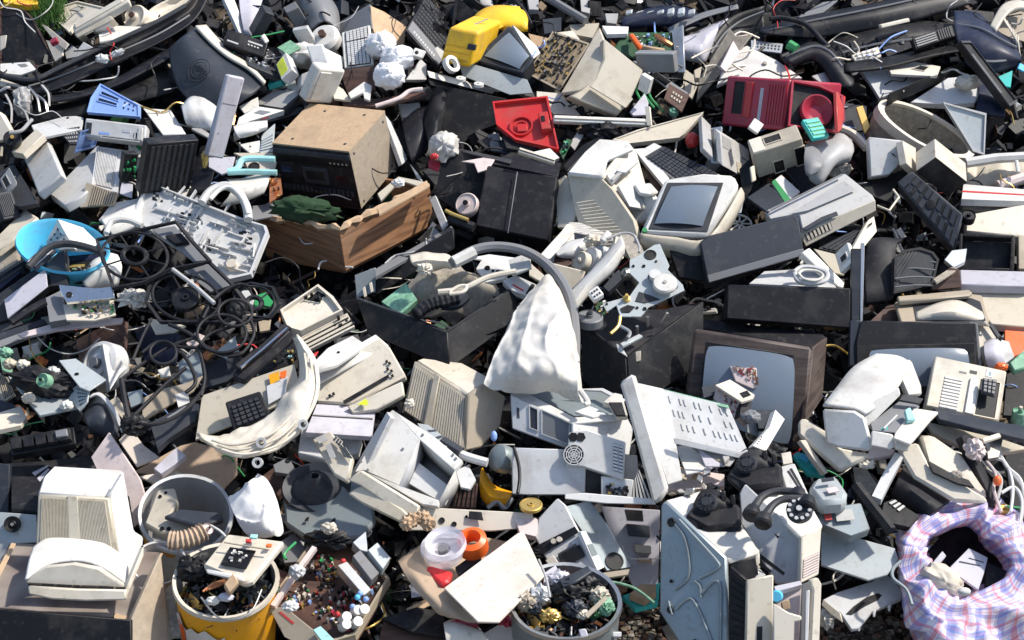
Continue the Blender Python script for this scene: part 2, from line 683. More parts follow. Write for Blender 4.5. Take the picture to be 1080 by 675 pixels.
def B(name,label,p0,a,b,c,k,feats=(),z=0,cat=None,tap=None,bev=.004,seg=2,open=None,th=.006,prof=None,back=False,body='body',group=None,inner=None,zs=None):
 fr=Fr(p0,a,b,c,z,back,zs)
 fr.tap=tap
 mb=MB()
 cx=sum((fr.pt(i,j,q) for i in (0,1) for j in (0,1) for q in (0,1)),Vector())/8
 low=min((fr.pt(i,j,q) for i in (0,1) for j in (0,1) for q in (0,1)),key=lambda v:v.z)
 o=thing(name,label,cat,Vector((cx.x,cx.y,low.z)),group)
 fr_t=fr.tap
 if open:
  far=open[0].isupper()
  ix={'a':0,'b':1,'c':2}
  op=3-ix[open[0].lower()]-ix[open[1].lower()]
  t=[th/l for l in fr.L]
  for ax in range(3):
   for side in (0,1):
    if ax==op and side==(1 if far else 0):
     continue
    lo=[0,0,0]
    hi=[1,1,1]
    if side==0:
     hi[ax]=t[ax]
    else:
     lo[ax]=1-t[ax]
    for o2 in range(3):
     if o2 !=ax and o2<ax and (o2 !=op):
      lo[o2]=t[o2]
      hi[o2]=1-t[o2]
    if ax !=op:
     if far:
      lo[op]=t[op]
      hi[op]=1
     else:
      lo[op]=0
      hi[op]=1-t[op]
    kk=inner if inner and ax==op else k
    fr.box(mb,lo[0],hi[0],lo[1],hi[1],lo[2],hi[2],kk)
 elif prof:
  ax,pts=prof
  ids=[q for q in range(3) if q !=ax]

  def q3(p,t):
   r=[0,0,0]
   r[ids[0]]=p[0]
   r[ids[1]]=p[1]
   r[ax]=t
   return fr.pt(*r)
  n=len(pts)
  mb.add([q3(p,0) for p in pts]+[q3(p,1) for p in pts],[tuple(range(n))[::-1],tuple(range(n,2*n))]+[(i,(i+1)%n,n+(i+1)%n,n+i) for i in range(n)],k)
 else:
  fr.box(mb,0,1,0,1,0,1,k)
 bo=mb.build(body,o,bev=bev,seg=seg)
 for f in feats:
  feat(face(fr,f[0]),tuple(f[1:]),o,k)
 o_fr[o.name]=fr
 return (o,fr)
o_fr={}
PLN={}

class Pl:
 """a plane through the pixel centre with a given camera-space normal"""

 def __init__(s,c,nor='h',z=0):
  n=NOR[nor] if isinstance(nor,str) else nor
  s.n=cv(*n).normalized()
  s.c=V(*c,D(*c)-.06-z)

 def p(s,px,py,h=0):
  r=V(px,py,1)-CAM
  t=(s.c-CAM).dot(s.n)/r.dot(s.n)
  return CAM+r*t+s.n*h

def cen(ps):
 return (sum((p[0] for p in ps))/len(ps),sum((p[1] for p in ps))/len(ps))

def P(name,label,pts,k,nor='h',th=.006,z=0,feats=(),cat=None,bev=.0015,rim=0,rk=None,group=None,body=None,holes=(),curl=0):
 """a plate of real thickness from its outline; quads take face features; rim adds a raised border"""
 pl=Pl(cen(pts),nor,z)
 ps=[pl.p(*q) for q in pts]
 cc=sum(ps,Vector())/len(ps)
 o=thing(name,label,cat,cc-pl.n*th,group)
 PLN[o.name]=(pl,nor,z)
 mb=MB()
 mb.prism([q-pl.n*th for q in ps],pl.n*th,k)
 mb.build(body or 'plate',o,bev=bev,seg=1)
 if rim:
  mb=MB()
  n=len(ps)
  wd=.008
  inn=[]
  for i in range(n):
   inn.append(ps[i]+(cc-ps[i]).normalized()*wd*1.4)
  for i in range(n):
   j=(i+1)%n
   mb.hexa([ps[i],ps[j],inn[j],inn[i],ps[i]+pl.n*rim,ps[j]+pl.n*rim,inn[j]+pl.n*rim,inn[i]+pl.n*rim],rk or k)
  mb.build('rim',o)
 if feats:
  q=ps[:4] if len(ps)>=4 else [ps[0],ps[1],ps[2],ps[2]]
  F=Face(lambda u,v:q[0]*(1-u)*(1-v)+q[1]*u*(1-v)+q[2]*u*v+q[3]*(1-u)*v,cc-pl.n)
  for f in feats:
   feat(F,f,o,k)
 if holes:
  mb=MB()
  for h in holes:
   if len(h)==3:
    c=pl.p(h[0],h[1])
    r=h[2]/FP*D(h[0],h[1])
    mb.lathe(c,pl.n,[(0,.0015),(r,.0015),(r,.004),(r*1.12+.001,.004),(r*1.12+.001,-.001)],'jet',18)
   else:
    mb.prism([pl.p(*q)-pl.n*.002 for q in h],pl.n*.0035,'jet')
  mb.build('openings',o)  # dark patches on the surface paint the shade inside openings
 return (o,pl)

def crom(pts,n=6):
 out=[]
 L=len(pts)
 for i in range(L-1):
  p0,p1,p2,p3=(pts[max(i-1,0)],pts[i],pts[i+1],pts[min(i+2,L-1)])
  for t in range(n):
   t/=n
   out.append(.5*(2*p1+(p2-p0)*t+(2*p0-5*p1+4*p2-p3)*t*t+(3*p1-p0-3*p2+p3)*t**3))
 out.append(pts[-1])
 return out

def w3(q,z=0):
 return V(q[0],q[1],D(q[0],q[1])-.08-z-(q[2] if len(q)>2 else 0))

def T(name,label,path,r,k,z=0,cat=None,straight=False,group=None,ring=False,body=None,parent=None,n=8):
 """bent tube or cable; r in metres"""
 pts=[w3(q,z) for q in path]
 pts=pts if straight else crom(pts)
 mb=MB()
 mb.tube(pts,r,k,n)
 if parent is not None:
  return mb.build(name,parent)
 o=mb.build(safe(name))
 tag(o,label,cat or name.replace('_',' '),group)
 THINGS.append(o)
 return o

def S(name,label,rows,k,th=.004,nu=16,nv=6,cat=None,z=0,wr=0,parent=None,group=None,smooth=True,wf=9,fold=None):
 """a curved sheet through rows of pixel points (each with its own height)"""
 G=[crom([w3(q,z) for q in r],8) if len(r)>2 and smooth else [w3(q,z) for q in r] for r in rows]

 def at(r,u):
  x=u*(len(r)-1)
  i=min(int(x),len(r)-2)
  return r[i].lerp(r[i+1],x-i)

 def fn(u,v):
  cs=[at(g,u) for g in G]
  if len(cs)>2:
   cc=crom(cs,6)
  else:
   cc=cs
  p=at(cc,v)
  if wr:
   p=p+HN*wr*(noise.noise(p*wf)+.8*(.4-abs(noise.noise(Vector((p.x*wf*2.2,p.y*wf*.8,p.z*wf*.8)))))+.3*noise.noise(p*25))
  if fold:
   q=math.sin(math.pi*(u*fold[1]+.9*noise.noise(Vector((u*2,v*2.2,fold[1])))))
   p=p+HN*fold[0]*((1-abs(q))**1.6-.3)*min(1,.25+v*1.6)+HN*fold[0]*.5*(.4-abs(noise.noise(p*13)))
  return p
 mb=MB()
 mb.grid(fn,nu,nv,k)
 ob=mb.build(name if parent is not None else safe(name),parent,solid=th,ang=60)
 if parent is None:
  tag(ob,label,cat or name.replace('_',' '),group)
  THINGS.append(ob)
 return ob

def blob(name,label,c,rx,ry,k,rz=None,z=0,cat=None,wr=.25,fs=3,parent=None,seg=28,group=None,ang=0):
 """crumpled soft lump: rx, ry px"""
 s=D(*c)/FP
 cc=w3(c,z)
 rz=(rz or min(rx,ry))*s
 mb=MB()
 ca,sa=(math.cos(R(ang)),math.sin(R(ang)))

 def fn(u,v):
  th=2*math.pi*u
  ph=math.pi*v
  d=Vector((math.sin(ph)*math.cos(th),math.sin(ph)*math.sin(th),math.cos(ph)))
  q=1+wr*noise.noise(d*fs+cc*3)+wr*.6*abs(noise.noise(d*fs*2.3+cc*5))
  x,y=(d.x*rx*s*q,d.y*ry*s*q)
  return cc+cv(x*ca-y*sa,x*sa+y*ca,d.z*rz*q)
 mb.grid(fn,seg,seg//2,k)
 o=mb.build(name if parent is not None else safe(name),parent,ang=70)
 if parent is None:
  tag(o,label,cat or name.replace('_',' '),group)
  THINGS.append(o)
 return o

def disc(name,label,c,r,k,nor='h',h=.012,z=0,cat=None,prof=None,hub=None,group=None,spokes=0):
 pl=Pl(c,nor,z)
 rr=r*D(*c)/FP
 o=thing(name,label,cat,pl.c.copy(),group)
 mb=MB()
 pr=prof or [(.12,-1),(1,-1),(1,0),(.9,.15),(.88,0),(.3,0),(.28,.4),(.12,.4),(.12,-1)]
 mb.lathe(pl.c,pl.n,[(q[0]*rr,q[1]*h) for q in pr],k,32)
 mb.build('disc' if not prof else 'body',o)
 if hub:
  mb=MB()
  mb.lathe(pl.c,pl.n,[(0,h*.6),(.22*rr,h*.6),(.22*rr,-h)],hub,16)
  mb.build('hub',o)
 return (o,pl)

def keyboard(label,q,k='cream',kk='white',z=0,nor='h',rows=5,cols=14,group=None):
 return P('keyboard',label,q,k,nor,.02,z,[('flat',.03,.12,.97,.92,'dgrey','key_well'),('btn',.04,.15,.66,.9,cols,rows,kk,.008,.8),('btn',.69,.15,.96,.9,5,rows,kk,.008,.8)],bev=.004)

def quadpart(name,q,k,parent,z,th=.008,fe=(),nor='h',bev=.002):
 pl=Pl(cen(q),nor,z)
 ps=[pl.p(*i) for i in q]
 g=PLN.get(parent.name)
 if g and g[1]==nor:
  pl=g[0]
  ps=[pl.p(*i,z-g[2]) for i in q]
 cc=sum(ps,Vector())/len(ps)
 mb=MB()
 mb.prism([i-pl.n*th for i in ps],pl.n*th,k)
 o=mb.build(name,parent,bev=bev)
 if fe:
  F=Face(lambda u,v:ps[0]*(1-u)*(1-v)+ps[1]*u*(1-v)+ps[2]*u*v+ps[3]*(1-u)*v,cc-pl.n)
  for f in fe:
   feat(F,f,parent,k)
 return o

def recess(name,parent,pl,q,depth,k,kf=None):
 """an opening with real depth behind a plane: four walls and a floor"""
 a=[pl.p(*i,-.001) for i in q]
 c=sum(a,Vector())/4
 b=[c+(p-c)*.96-pl.n*depth for p in a]
 mb=MB()
 for i in range(4):
  j=(i+1)%4
  mb.add([a[i],a[j],b[j],b[i]],[(0,1,2,3)],k)
 mb.add(b,[(0,1,2,3)],kf or k)
 return mb.build(name,parent,solid=.002)
P('tv_shell','black moulded television back shell beside the grass patch',[(0,5),(27,11),(34,18),(57,63),(44,71),(0,68)],'jet',(-.1,.3,.95),.05,.06,rim=.004,rk='brown')
P('plastic_tub_edge','yellow plastic edge poking in above the black shell',[(2,-4),(41,-4),(40,4),(22,5),(4,2)],'yellow','up',.03,.05,cat='plastic piece')
P('plastic_shard','pale yellowed shard caught in the black shell at the frame edge',[(0,38),(7,37),(5,50),(0,54)],'cream','cam',.01,.14)
P('panel','cream panel with printed strip under the black television shell',[(0,67),(31,65),(38,73),(22,79),(0,77)],'white',(0,.5,.8),.012,.14,[('flat',.5,.2,.8,.5,'mgrey')])
P('panel','narrow cream wedge just under the long black bumper at the frame edge',[(0,82),(25,91),(18,95),(0,90)],'cream','h',.012,.12)
P('moulded_panel','creased off-white moulded panel next to the grass',[(50,12),(82,2),(112,9),(100,20),(78,27),(73,34),(57,20)],'cream','ul',.02,.02,[('hole',.4,.3,.7,.5,'grey')],rim=.006)
B('side_rail','long cream plastic rail running up towards the top edge',(78,34),(136,0),(76,27),(82,42),'cream',[('ab','panel',.05,.2,.9,.8,'cream',.006)],z=.08,bev=.008)
B('drive_tray','cream tray with a grey mechanism on the long rail',(82,40),(120,20),(88,46),(78,36),'beige',[('ab','hole',.2,.1,.4,.8),('ab','panel',.45,.1,.85,.8,'lgrey'),('ab','flat',.6,.3,.75,.6,'dgrey')],z=.06)
disc('end_drum','white moulded drum end above the long bumper',(142,18),14,'cream',(-.4,.3,.85),.05,.06,hub='brown',cat='drum')
P('panel','bright white plate leaning on the bumper below the drum',[(104,36),(122,27),(150,28),(146,32),(122,41),(105,44)],'white','up',.01,.12)
for q in ([(42,24),(50,28),(72,46),(68,52),(58,44)],[(48,42),(66,46),(66,58),(58,65)],[(68,55),(76,48),(82,52),(88,44),(98,50),(90,58),(70,62)]):
 P('torn_strip',{42:'long thin cream splinter lying by the grass',48:'torn beige flap standing beside the black shell',68:'crumpled white torn strip on the long bumper'}[q[0][0]],q,'cream' if q[0][0] !=68 else 'white','l',.008,.09)
B('bracket','small dark red bracket between cream splinters',(53,46),(60,42),(56,50),(52,42),'maroon',z=.12)
S('trough','cream curved trough beyond the long bumper',[[(152,26),(156,12),(172,2),(190,-4)],[(164,22,-.05),(174,13,-.05),(184,6,-.05),(200,-4,-.05)],[(156,30),(178,19),(196,8),(208,-4)]],'cream',.008,z=.04)
S('bumper','long black car bumper crossing the upper left of the heap',[[(0,77),(34,82),(62,70),(110,47),(160,24),(196,4),(204,-8)],[(0,84,-.06),(30,90,-.06),(60,80,-.06),(112,58,-.06),(165,35,-.06),(200,14,-.06),(212,-6,-.06)],[(10,92,.03),(40,98,.03),(70,90,.03),(118,68,.03),(168,45,.03),(204,22,.03),(220,-4,.03)]],'black',.008,30,10,z=.1)
T('bumper_lip','thin black bumper lip lying along the long black bumper',[(0,79),(34,84),(62,72),(110,49),(160,26),(196,6)],.012,'dgrey',z=.14)
S('bumper_trim','lower black trim strip under the long bumper',[[(50,102),(80,98),(120,84),(160,62),(200,40)],[(52,108,.03),(84,103,.03),(124,90,.03),(164,70,.03),(203,48,.03)]],'black',.01,24,3,z=.1)
S('door_panel','wide glossy black door panel between the bumper and the blue tray',[[(36,110),(70,108),(110,92),(176,66)],[(32,120,.02),(70,122,.04),(112,108,.04),(184,84,.02)],[(36,130),(72,128),(116,116),(190,96)]],'jet',.01,20,8,z=.04)
P('strip','long white strip between black trim and blue tray',[(55,104),(104,91),(100,98),(62,108)],'cream','h',.008,.13)
blob('torn_foam','small torn white foam scrap on the long bumper',(108,62),6,4,'white',z=.2,wr=.6)
blob('torn_foam','grey white foam scrap right of the small torn one on the bumper',(124,56),7,3,'lgrey',z=.2,wr=.5,ang=25)
P('panel','pale chip of panel tucked left of the ribbed grey monitor shell',[(156,66),(168,60),(173,68),(162,74)],'cream','h',.01,.06)
sh=S('monitor_shell','dark grey ribbed monitor shell with cream edge',[[(207,29,.05),(222,45,.05),(240,60,.05),(262,73,.05),(279,89,.05)],[(192,40,.12),(205,62,.14),(222,80,.14),(245,95,.12),(266,100,.08)],[(179,52,.05),(182,76,.05),(192,98,.05),(212,112,.05),(246,114,.05)]],'slate',.012,22,14,z=.12,cat='monitor shell')
for i in range(9):
 t=i/9
 T('rib',None,[(181+27*t,53-23*t,.165+.05*(1-abs(2*t-1))),(190+24*t,72-20*t,.185+.05*(1-abs(2*t-1))),(203+26*t,88-22*t,.18+.05*(1-abs(2*t-1)))],.0022,'mgrey',z=.02,parent=sh,n=5)
for r in (.02,.035,.05):
 mb=MB()
 mb.lathe(w3((210,74,.275)),cv(-.3,.3,.9),[(r,0),(r,.003),(r+.003,.003),(r+.003,0)],'dgrey',24)
 mb.build('ring',sh)
S('edge_strip','cream edge of the ribbed shell',[[(206,28,.05),(222,45,.05),(240,60,.05),(262,73,.05),(279,89,.04)],[(217,27,.0),(230,42,-.02),(245,57,-.02),(264,70,.0),(280,87,.03)]],'cream',.012,20,4,z=.17,parent=sh)
B('modem','black set-top unit with white button dots',(235,45),(278,60),(240,30),(235,52),'black',[('ab','btn',.55,.35,.85,.5,4,1,'white',.004,.5),('ab','flat',.55,.6,.9,.7,'white','stripe'),('ab','flat',.08,.2,.35,.3,'lgrey','stripe')],z=.18)
P('monitor_bezel','tall cream monitor frame standing behind the black set-top unit',[(235,-4),(246,-4),(262,38),(252,34)],'lgrey','r',.02,.1)
S('screen_liner','lavender curved screen back above the set-top unit',[[(252,-2),(264,-4),(278,-4)],[(254,16,.04),(264,12,.05),(274,10,.04)],[(258,36),(264,38),(268,34)]],'lav',.01,z=.04,cat='screen cover')
B('black_post','upright black plastic post beside the lavender screen back',(266,38),(280,12),(276,42),(262,30),'dgrey',z=.1,cat='plastic post')
B('connector','small white connector on the black post',(275,38),(280,46),(279,35),(274,41),'white',z=.2)
B('power_box','open dark box of loose parts under the set-top unit',(296,82),(262,68),(290,54),(293,88),'dgrey',[('ab','comps',.1,.1,.95,.9,50,('lgrey','jet','black','white'))],z=.1,cat='parts box')
B('bracket','tall grey steel bracket with two cut-outs',(298,8),(311,1),(310,28),(302,14),'mgrey',[('ab','hole',.3,.2,.7,.45),('ab','hole',.4,.8,.9,.95)],z=.1)
S('bin_lid','grey curved appliance hood at the top edge above the white reel',[[(314,-4),(318,14),(326,34)],[(330,-6,.08),(336,8,.09),(342,22,.06)],[(346,-4),(356,12),(358,34)]],'mgrey',.012,z=.06,cat='appliance hood')
B('socket_box','light grey wall socket unit below the steel bracket',(309,29),(325,26),(319,46),(308,33),'lgrey',[('ab','btn',.2,.2,.8,.8,2,2,'mgrey',.002,.3)],z=.16)
disc('cable_reel','round white cable reel above the white foam lumps',(341,38),16,'white',(-.25,.45,.85),.05,.16,prof=[(.2,-1),(1,-1),(1.02,-.3),(.8,.1),(.25,.15),(.2,-.4)],hub='brown')
B('white_box','small bright white box left of the reel',(330,70),(347,68),(323,48),(332,72),'white',z=.24,bev=.006)
P('white_flap','white angled flap below the reel',[(342,50),(362,60),(362,72),(346,66)],'white','r',.01,.2)
blob('white_bag','white knotted plastic bag left of the reel',(316,58),18,12,'white',z=.12,wr=.4)
P('carton','small white carton with a yellow label',[(291,68),(301,55),(308,73),(297,84)],'white','l',.05,.24,[('flat',.06,.06,.7,.85,'lime')])
P('board','pale green board scrap above the yellow labelled carton',[(292,50),(306,42),(318,50),(304,58)],'pcbl','h',.006,.22)
P('flat_screen','grey flat screen panel leaning behind the chipboard cabinet',[(262,112),(314,78),(318,100),(300,116),(264,122)],'black','ul',.03,.13,[('flat',.08,.06,.92,.9,'grey','screen')])
B('white_case','white plastic case standing above the chipboard cabinet',(322,108),(337,72),(350,110),(314,100),'white',[('ab','panel',.1,.1,.9,.5,'white')],z=.2,bev=.01,cat='plastic case')
B('switch_plate','grey switch plate with a small white tab',(316,94),(326,90),(318,78),(312,100),'grey',z=.22)
P('white_wedge','white wedge between flat screen and lavender strip',[(252,112),(272,102),(273,112),(258,120)],'white','h',.01,.16)
B('teal_scrap','dull teal scrap behind the grey flat screen',(282,90),(300,84),(284,82),(284,96),'teal',z=.06)
B('strip_lamp','long lavender white strip cover standing in front of the ribbed shell',(218,165),(241,79),(236,168),(214,163),'lav',[('ab','flat',.66,.1,.665,.9,'mgrey','seam'),('ab','knob',.3,.3,.003,.002,'mgrey','screw')],z=.3,bev=.008,cat='strip cover')
P('blue_tray','bright blue slotted plastic tray',[(106,89),(148,112),(148,124),(92,119),(96,104)],'blue',(-.1,.6,.75),.012,.17,[('hole',.1,.2,.5,.3,'navy'),('hole',.1,.45,.5,.55,'navy'),('btn',.6,.1,.9,.7,3,2,'navy',.002,.3)],rim=.006,cat='plastic tray')
B('blue_box','blue plastic box corner pinched under the white player',(80,160),(86,138),(101,154),(77,163),'blue',z=.22,open='ab',cat='plastic box')
B('disc_player','white disc player with dark square window',(88,143),(90,124),(153,151),(92,148),'lgrey',[('ab','flat',.15,.03,.75,.12,'dgrey','window'),('ab','flat',.2,.25,.32,.42,'blue','stripe'),('ab','flat',.45,.63,.62,.75,'lav'),('ab','panel',.1,.88,.8,.95,'white'),('ab','hole',.15,.84,.5,.87),('ab','hole',.05,.3,.1,.9)],z=.24,bev=.008)
P('cover_plate','blank bright white square plate',[(151,114),(180,116),(196,141),(172,142)],'white','up',.008,.2)
B('metal_stand','grey bracket under the blank white plate',(166,142),(178,143),(170,156),(162,140),'grey',z=.14)
P('component_board','small board with orange coil beside the black grille',[(135,148),(144,141),(164,148),(154,168),(136,162)],'cream','h',.01,.26,[('flat',.4,.2,.8,.5,'orange','coil'),('comps',0,0,1,1,22,('copper','green','white','jet'))])
B('grille_case','black ribbed grille case',(147,205),(156,152),(200,200),(142,198),'black',[('ab','vent',.06,.06,.94,.94,8,'u','dgrey'),('ab','vent',.3,.05,.32,.95,1,'u','dgrey'),('ab','vent',.6,.05,.62,.95,1,'u','dgrey')],z=.22)
B('black_panel','black case side right of the ribbed grille case',(198,205),(212,154),(222,198),(196,208),'black',z=.16,cat='case side')
B('grey_case','dirty light grey computer case with fine side vents',(47,212),(26,160),(72,190),(40,205),'lgrey',[('ab','vent',.35,.35,.75,.9,14,'v','lgrey','grey')],z=.18,bev=.008,cat='computer case')
P('case_cheek','cream corner of the dirty grey case',[(12,160),(38,136),(46,142),(24,162)],'cream','ul',.03,.21,cat='case corner')
P('keyboard_tray','light grey base plate behind the vented grey case',[(33,132),(75,121),(88,124),(86,136),(40,146)],'lgrey','up',.012,.15,[('knob',.75,.3,.006,.004)])
P('perforated_plate','dark perforated plate behind the blue box corner',[(60,137),(84,133),(82,152),(74,152)],'dgrey','h',.01,.17,[('btn',.05,.05,.95,.95,6,4,'grey',.003,.5)])
P('scanner','smooth pale grey scanner lid between two vented cases',[(52,205),(80,176),(103,152),(98,196),(86,207),(68,217)],'lgrey','ul',.04,.22,bev=.006)
P('vented_cover','light grey cover with vertical ribs',[(102,154),(131,158),(124,203),(96,196)],'lgrey','h',.03,.25,[('vent',.08,.05,.8,.95,13,'v','lgrey','mgrey'),('flat',.5,.5,.72,.75,'white')])
P('ribbed_cover','tan ribbed end of a cover above the blue basin',[(91,192),(124,204),(120,216),(84,219)],'tan','f',.02,.27,[('vent',.25,.05,.95,.95,10,'v','tan','brown')])
B('dark_board','dark green relay block between vented cover and grille case',(128,192),(132,162),(142,192),(124,188),'jet',[('ab','comps',0,0,1,1,20,('green','jet'))],z=.2,cat='relay block')
P('label_plate','small white plate at the foot of the black grille case',[(128,192),(140,194),(139,208),(126,204)],'lav','h',.008,.25)
P('case_corner','cream rounded case corner at the left frame edge',[(-4,116),(2,120),(13,140),(6,148),(-4,150)],'cream','cam',.06,.22,bev=.006)
disc('motor','black motor with a brass core beside the cream corner',(13,146),9,'black',(.2,.3,.9),.03,.26,hub='gold')
T('wire','grey wire bent over the black motor',[(10,140),(22,138),(30,130),(34,126)],.008,'grey',z=.3)
blob('crumpled_film','grey crumpled film on the metal scraps at upper left',(24,108),9,14,'grey',z=.12,wr=.5)
for i,q in enumerate([(6,100,12,130),(30,92,42,118),(44,90,52,112),(0,96,10,92),(14,110,30,128),(38,100,50,118)]):
 T('metal_strip',['thin bent metal strip left of the crumpled film','grey metal strip right of the crumpled film','grey metal strip furthest right below the bumper end','short light metal strip at the left frame edge','metal strip running under the crumpled film','metal strip with a lighter face by the bumper end'][i],[(q[0],q[1]),((q[0]+q[2])/2+3,(q[1]+q[3])/2-2,.02),(q[2],q[3])],.006,['grey','metal','grey','lgrey','mgrey','metal'][i],z=.14,n=4)
P('steel_cover','dark steel cover slanting below the black motor',[(-4,184),(14,172),(24,188),(40,214),(22,218),(-4,212)],'dgrey','ul',.02,.12,[('knob',.5,.4,.006,.003,'white','screw')])
B('grey_housing','grey housing corner at the left frame edge',(8,204),(0,188),(18,192),(8,208),'grey',[('ab','hole',.2,.1,.8,.5)],z=.15,cat='housing')
B('louvre_box','navy louvred box at the left frame edge',(4,232),(-6,204),(22,228),(-2,238),'slate',[('ab','vent',.1,.1,.9,.9,8,'u','slate')],z=.12)
P('cream_plank','long cream slat lying left of the blue basin',[(-4,250),(26,220),(40,229),(20,248),(-4,266)],'cream','ul',.03,.18,bev=.006)
P('grey_plank','dull grey slat below the long cream one',[(-4,266),(18,252),(18,276),(-4,292)],'dirty','ul',.03,.12)
P('fibreboard','orange brown fibreboard panel behind the white foam',[(391,6),(405,12),(429,28),(426,48),(398,42),(393,30)],'chip','r',.03,.1)
P('steel_panel','blue grey steel panel left of the brown fibreboard',[(356,24),(390,4),(392,30),(358,36)],'mgrey','l',.02,.09)
keyboard('white keyboard standing upright beside the foam lumps',[(363,72),(360,34),(390,26),(394,68)],'white','lgrey',z=.22,nor=(-.1,.4,.9),rows=6,cols=12)
blob('foam_lump','white foam lump nearest the keyboard',(402,48),14,13,'foam',z=.24,wr=.35)
blob('foam_lump','white foam lump between the other two',(420,62),16,12,'foam',z=.24,wr=.35)
blob('foam_lump','lowest white foam lump over the olive box',(411,80),15,13,'foam',z=.27,wr=.3)
P('olive_panel','olive grey panel under the keyboard',[(358,74),(394,70),(396,96),(366,98)],'brown','f',.02,.17)
P('white_clip','broken white clip under the keyboard',[(367,98),(384,86),(392,90),(390,106),(384,104),(383,98),(370,104)],'white','h',.012,.25)
P('white_chip','white chip of casing left of the broken clip',[(350,86),(362,94),(370,106),(352,104)],'cream','h',.012,.22)
B('laptop','black laptop with grey palm rest under the yellow toolbox',(428,31),(463,72),(450,-6),(426,36),'black',[('ab','btn',.05,.3,.95,.95,12,8,'dgrey',.004,.75),('ab','panel',.03,.03,.97,.26,'mgrey',.003,'palm_rest'),('ab','btn',.15,.06,.8,.14,10,1,'lgrey',.004,.6)],z=.12)
P('grey_panel','grey funnel-shaped plate under the laptop',[(444,62),(450,68),(450,84),(428,84)],'grey','r',.02,.2)
B('reel_clip','small white clip with a hole next to the laptop',(434,58),(446,62),(438,50),(432,60),'white',[('ab','knob',.3,.5,.008,.003)],z=.25)
o,fr=B('toolbox','yellow toolbox with ridged lid and black handle',(495,72),(464,66),(505,34),(520,58),'yellow',[('ab','vent',.1,.15,.95,.19,1,'u','yellow','bucket'),('ab','vent',.1,.32,.95,.36,1,'u','yellow','bucket'),('ab','vent',.1,.49,.95,.53,1,'u','yellow','bucket'),('ab','panel',-.05,.5,.22,.66,'slate',.012,'handle')],z=.2,bev=.016,seg=3)
S('toolbox_cover','yellow arched lid thrown open behind the toolbox',[[(498,28),(502,16),(520,7),(548,8)],[(506,40,.04),(524,28,.04),(538,22,.05),(556,28,.04)],[(516,34),(524,30),(540,34),(556,32)]],'yellow',.012,z=.16,cat='toolbox lid')
P('black_liner','black liner inside the arched yellow lid',[(500,24),(510,18),(518,22),(516,34),(508,34)],'jet','l',.01,.24,cat='liner')
T('lid_stay','thin metal stay across the open yellow lid',[(498,27),(514,20)],.003,'metal',z=.34,straight=True)
P('white_tray','white tray edge sandwiched in the yellow toolbox',[(484,24),(490,23),(511,34),(505,37)],'white','up',.012,.26)
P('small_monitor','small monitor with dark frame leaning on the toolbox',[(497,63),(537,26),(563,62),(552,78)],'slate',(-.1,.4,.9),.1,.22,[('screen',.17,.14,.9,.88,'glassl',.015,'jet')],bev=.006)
P('monitor_cheek','white cheek of a monitor right of the small dark screen',[(541,26),(566,48),(570,56),(563,62)],'white','r',.03,.19)
P('steel_panel','pale blue steel side of a long open tray',[(483,63),(556,84),(562,98),(538,100),(488,80)],'pale','f',.008,.14)
B('tray_edge','long white tray edge below the pale blue steel side',(452,77),(534,99),(453,82),(450,74),'white',z=.24,cat='tray edge')
B('tray_panel','long black tray front under the white edge',(452,79),(536,102),(454,90),(450,76),'jet',z=.22,cat='tray front')
mbc=disc('coil_former','white oval coil former standing on the white edge',(476,68),9,'white',(.6,.3,.7),.012,.3,prof=[(.6,-1),(1,-1),(1,1),(.6,1),(.6,-1)],cat='coil former')
for i,q in enumerate([(486,82),(505,88)]):
 disc('white_gear',['small white gear right of the oval coil former','second small white gear further right on the tray edge'][i],q,5,'white','up',.012,.3)
T('steel_pipe','long grey pipe sloping down from the top edge',[(575,-4),(618,22)],.02,'mgrey',z=.08,straight=True)
P('component_board','large tan circuit board covered with parts behind the beige monitor',[(556,78),(583,33),(622,46),(590,96)],'pcbt',(-.1,.35,.9),.006,.08,[('comps',.03,.03,.97,.97,130,('jet','navy','black','mgrey','gold','jet'),.014),('flat',.3,.25,.36,.5,'jet','chip')],rim=.004,rk='tan')
S('toolbox_shell','orange yellow shell side above the small dark monitor',[[(540,8),(552,12),(556,20)],[(542,22,.05),(552,24,.05),(556,28,.04)],[(545,28),(552,30),(555,33)]],'yellow',.01,z=.15,nu=10,nv=5)
P('fibre_strip','reddish brown strip between the white cheek and the tan board',[(557,35),(578,40),(572,52),(560,44)],'chip','h',.01,.08)
for n,l,q,k,z in (('casing_chip','grey lump of casing behind the yellow shell',[(556,-2),(568,-2),(568,10),(558,10)],'grey',.06),('casing_chip','dark grey lump right of the yellow shell',[(572,20),(592,18),(592,32),(574,36)],'slate',.08),('casing_chip','pale lump of casing at the top edge left of the grey pipe',[(612,-2),(623,-2),(622,14),(613,12)],'grey',.02),('casing_chip','small pale casing piece above the beige monitor',[(638,14),(652,14),(650,25),(640,24)],'grey',.06),('casing_chip','beige flange to the left of the beige monitor top',[(600,26),(632,24),(625,40),(604,36)],'beige',.06),('casing_chip','cream flange between tan board and beige flange',[(588,34),(604,32),(612,42),(596,42)],'cream',.09)):
 P(n,l,q,k,'h',.03,z)
T('plastic_rail','thin dark rail left of the grey pipe at the top edge',[(541,-2),(553,12),(560,26)],.01,'black',z=.12)
sh=P('crt_monitor','beige monitor lying face down left of the green board box',[(590,99),(598,86),(632,28),(637,40),(637,62),(628,84),(612,96)],'beige',(-.35,.55,.75),.02,.3,body='top_cover',bev=.006,cat='monitor')[0]
quadpart('side_cover',[(637,40),(679,74),(664,108),(651,122),(600,101),(614,95),(628,82),(637,62)],'beige',sh,.29,.05,nor=(.35,.2,.9),bev=.006)
quadpart('raised_band',[(633,80),(668,104),(660,114),(622,91)],'beige',sh,.302,.006,nor=(.35,.2,.9))
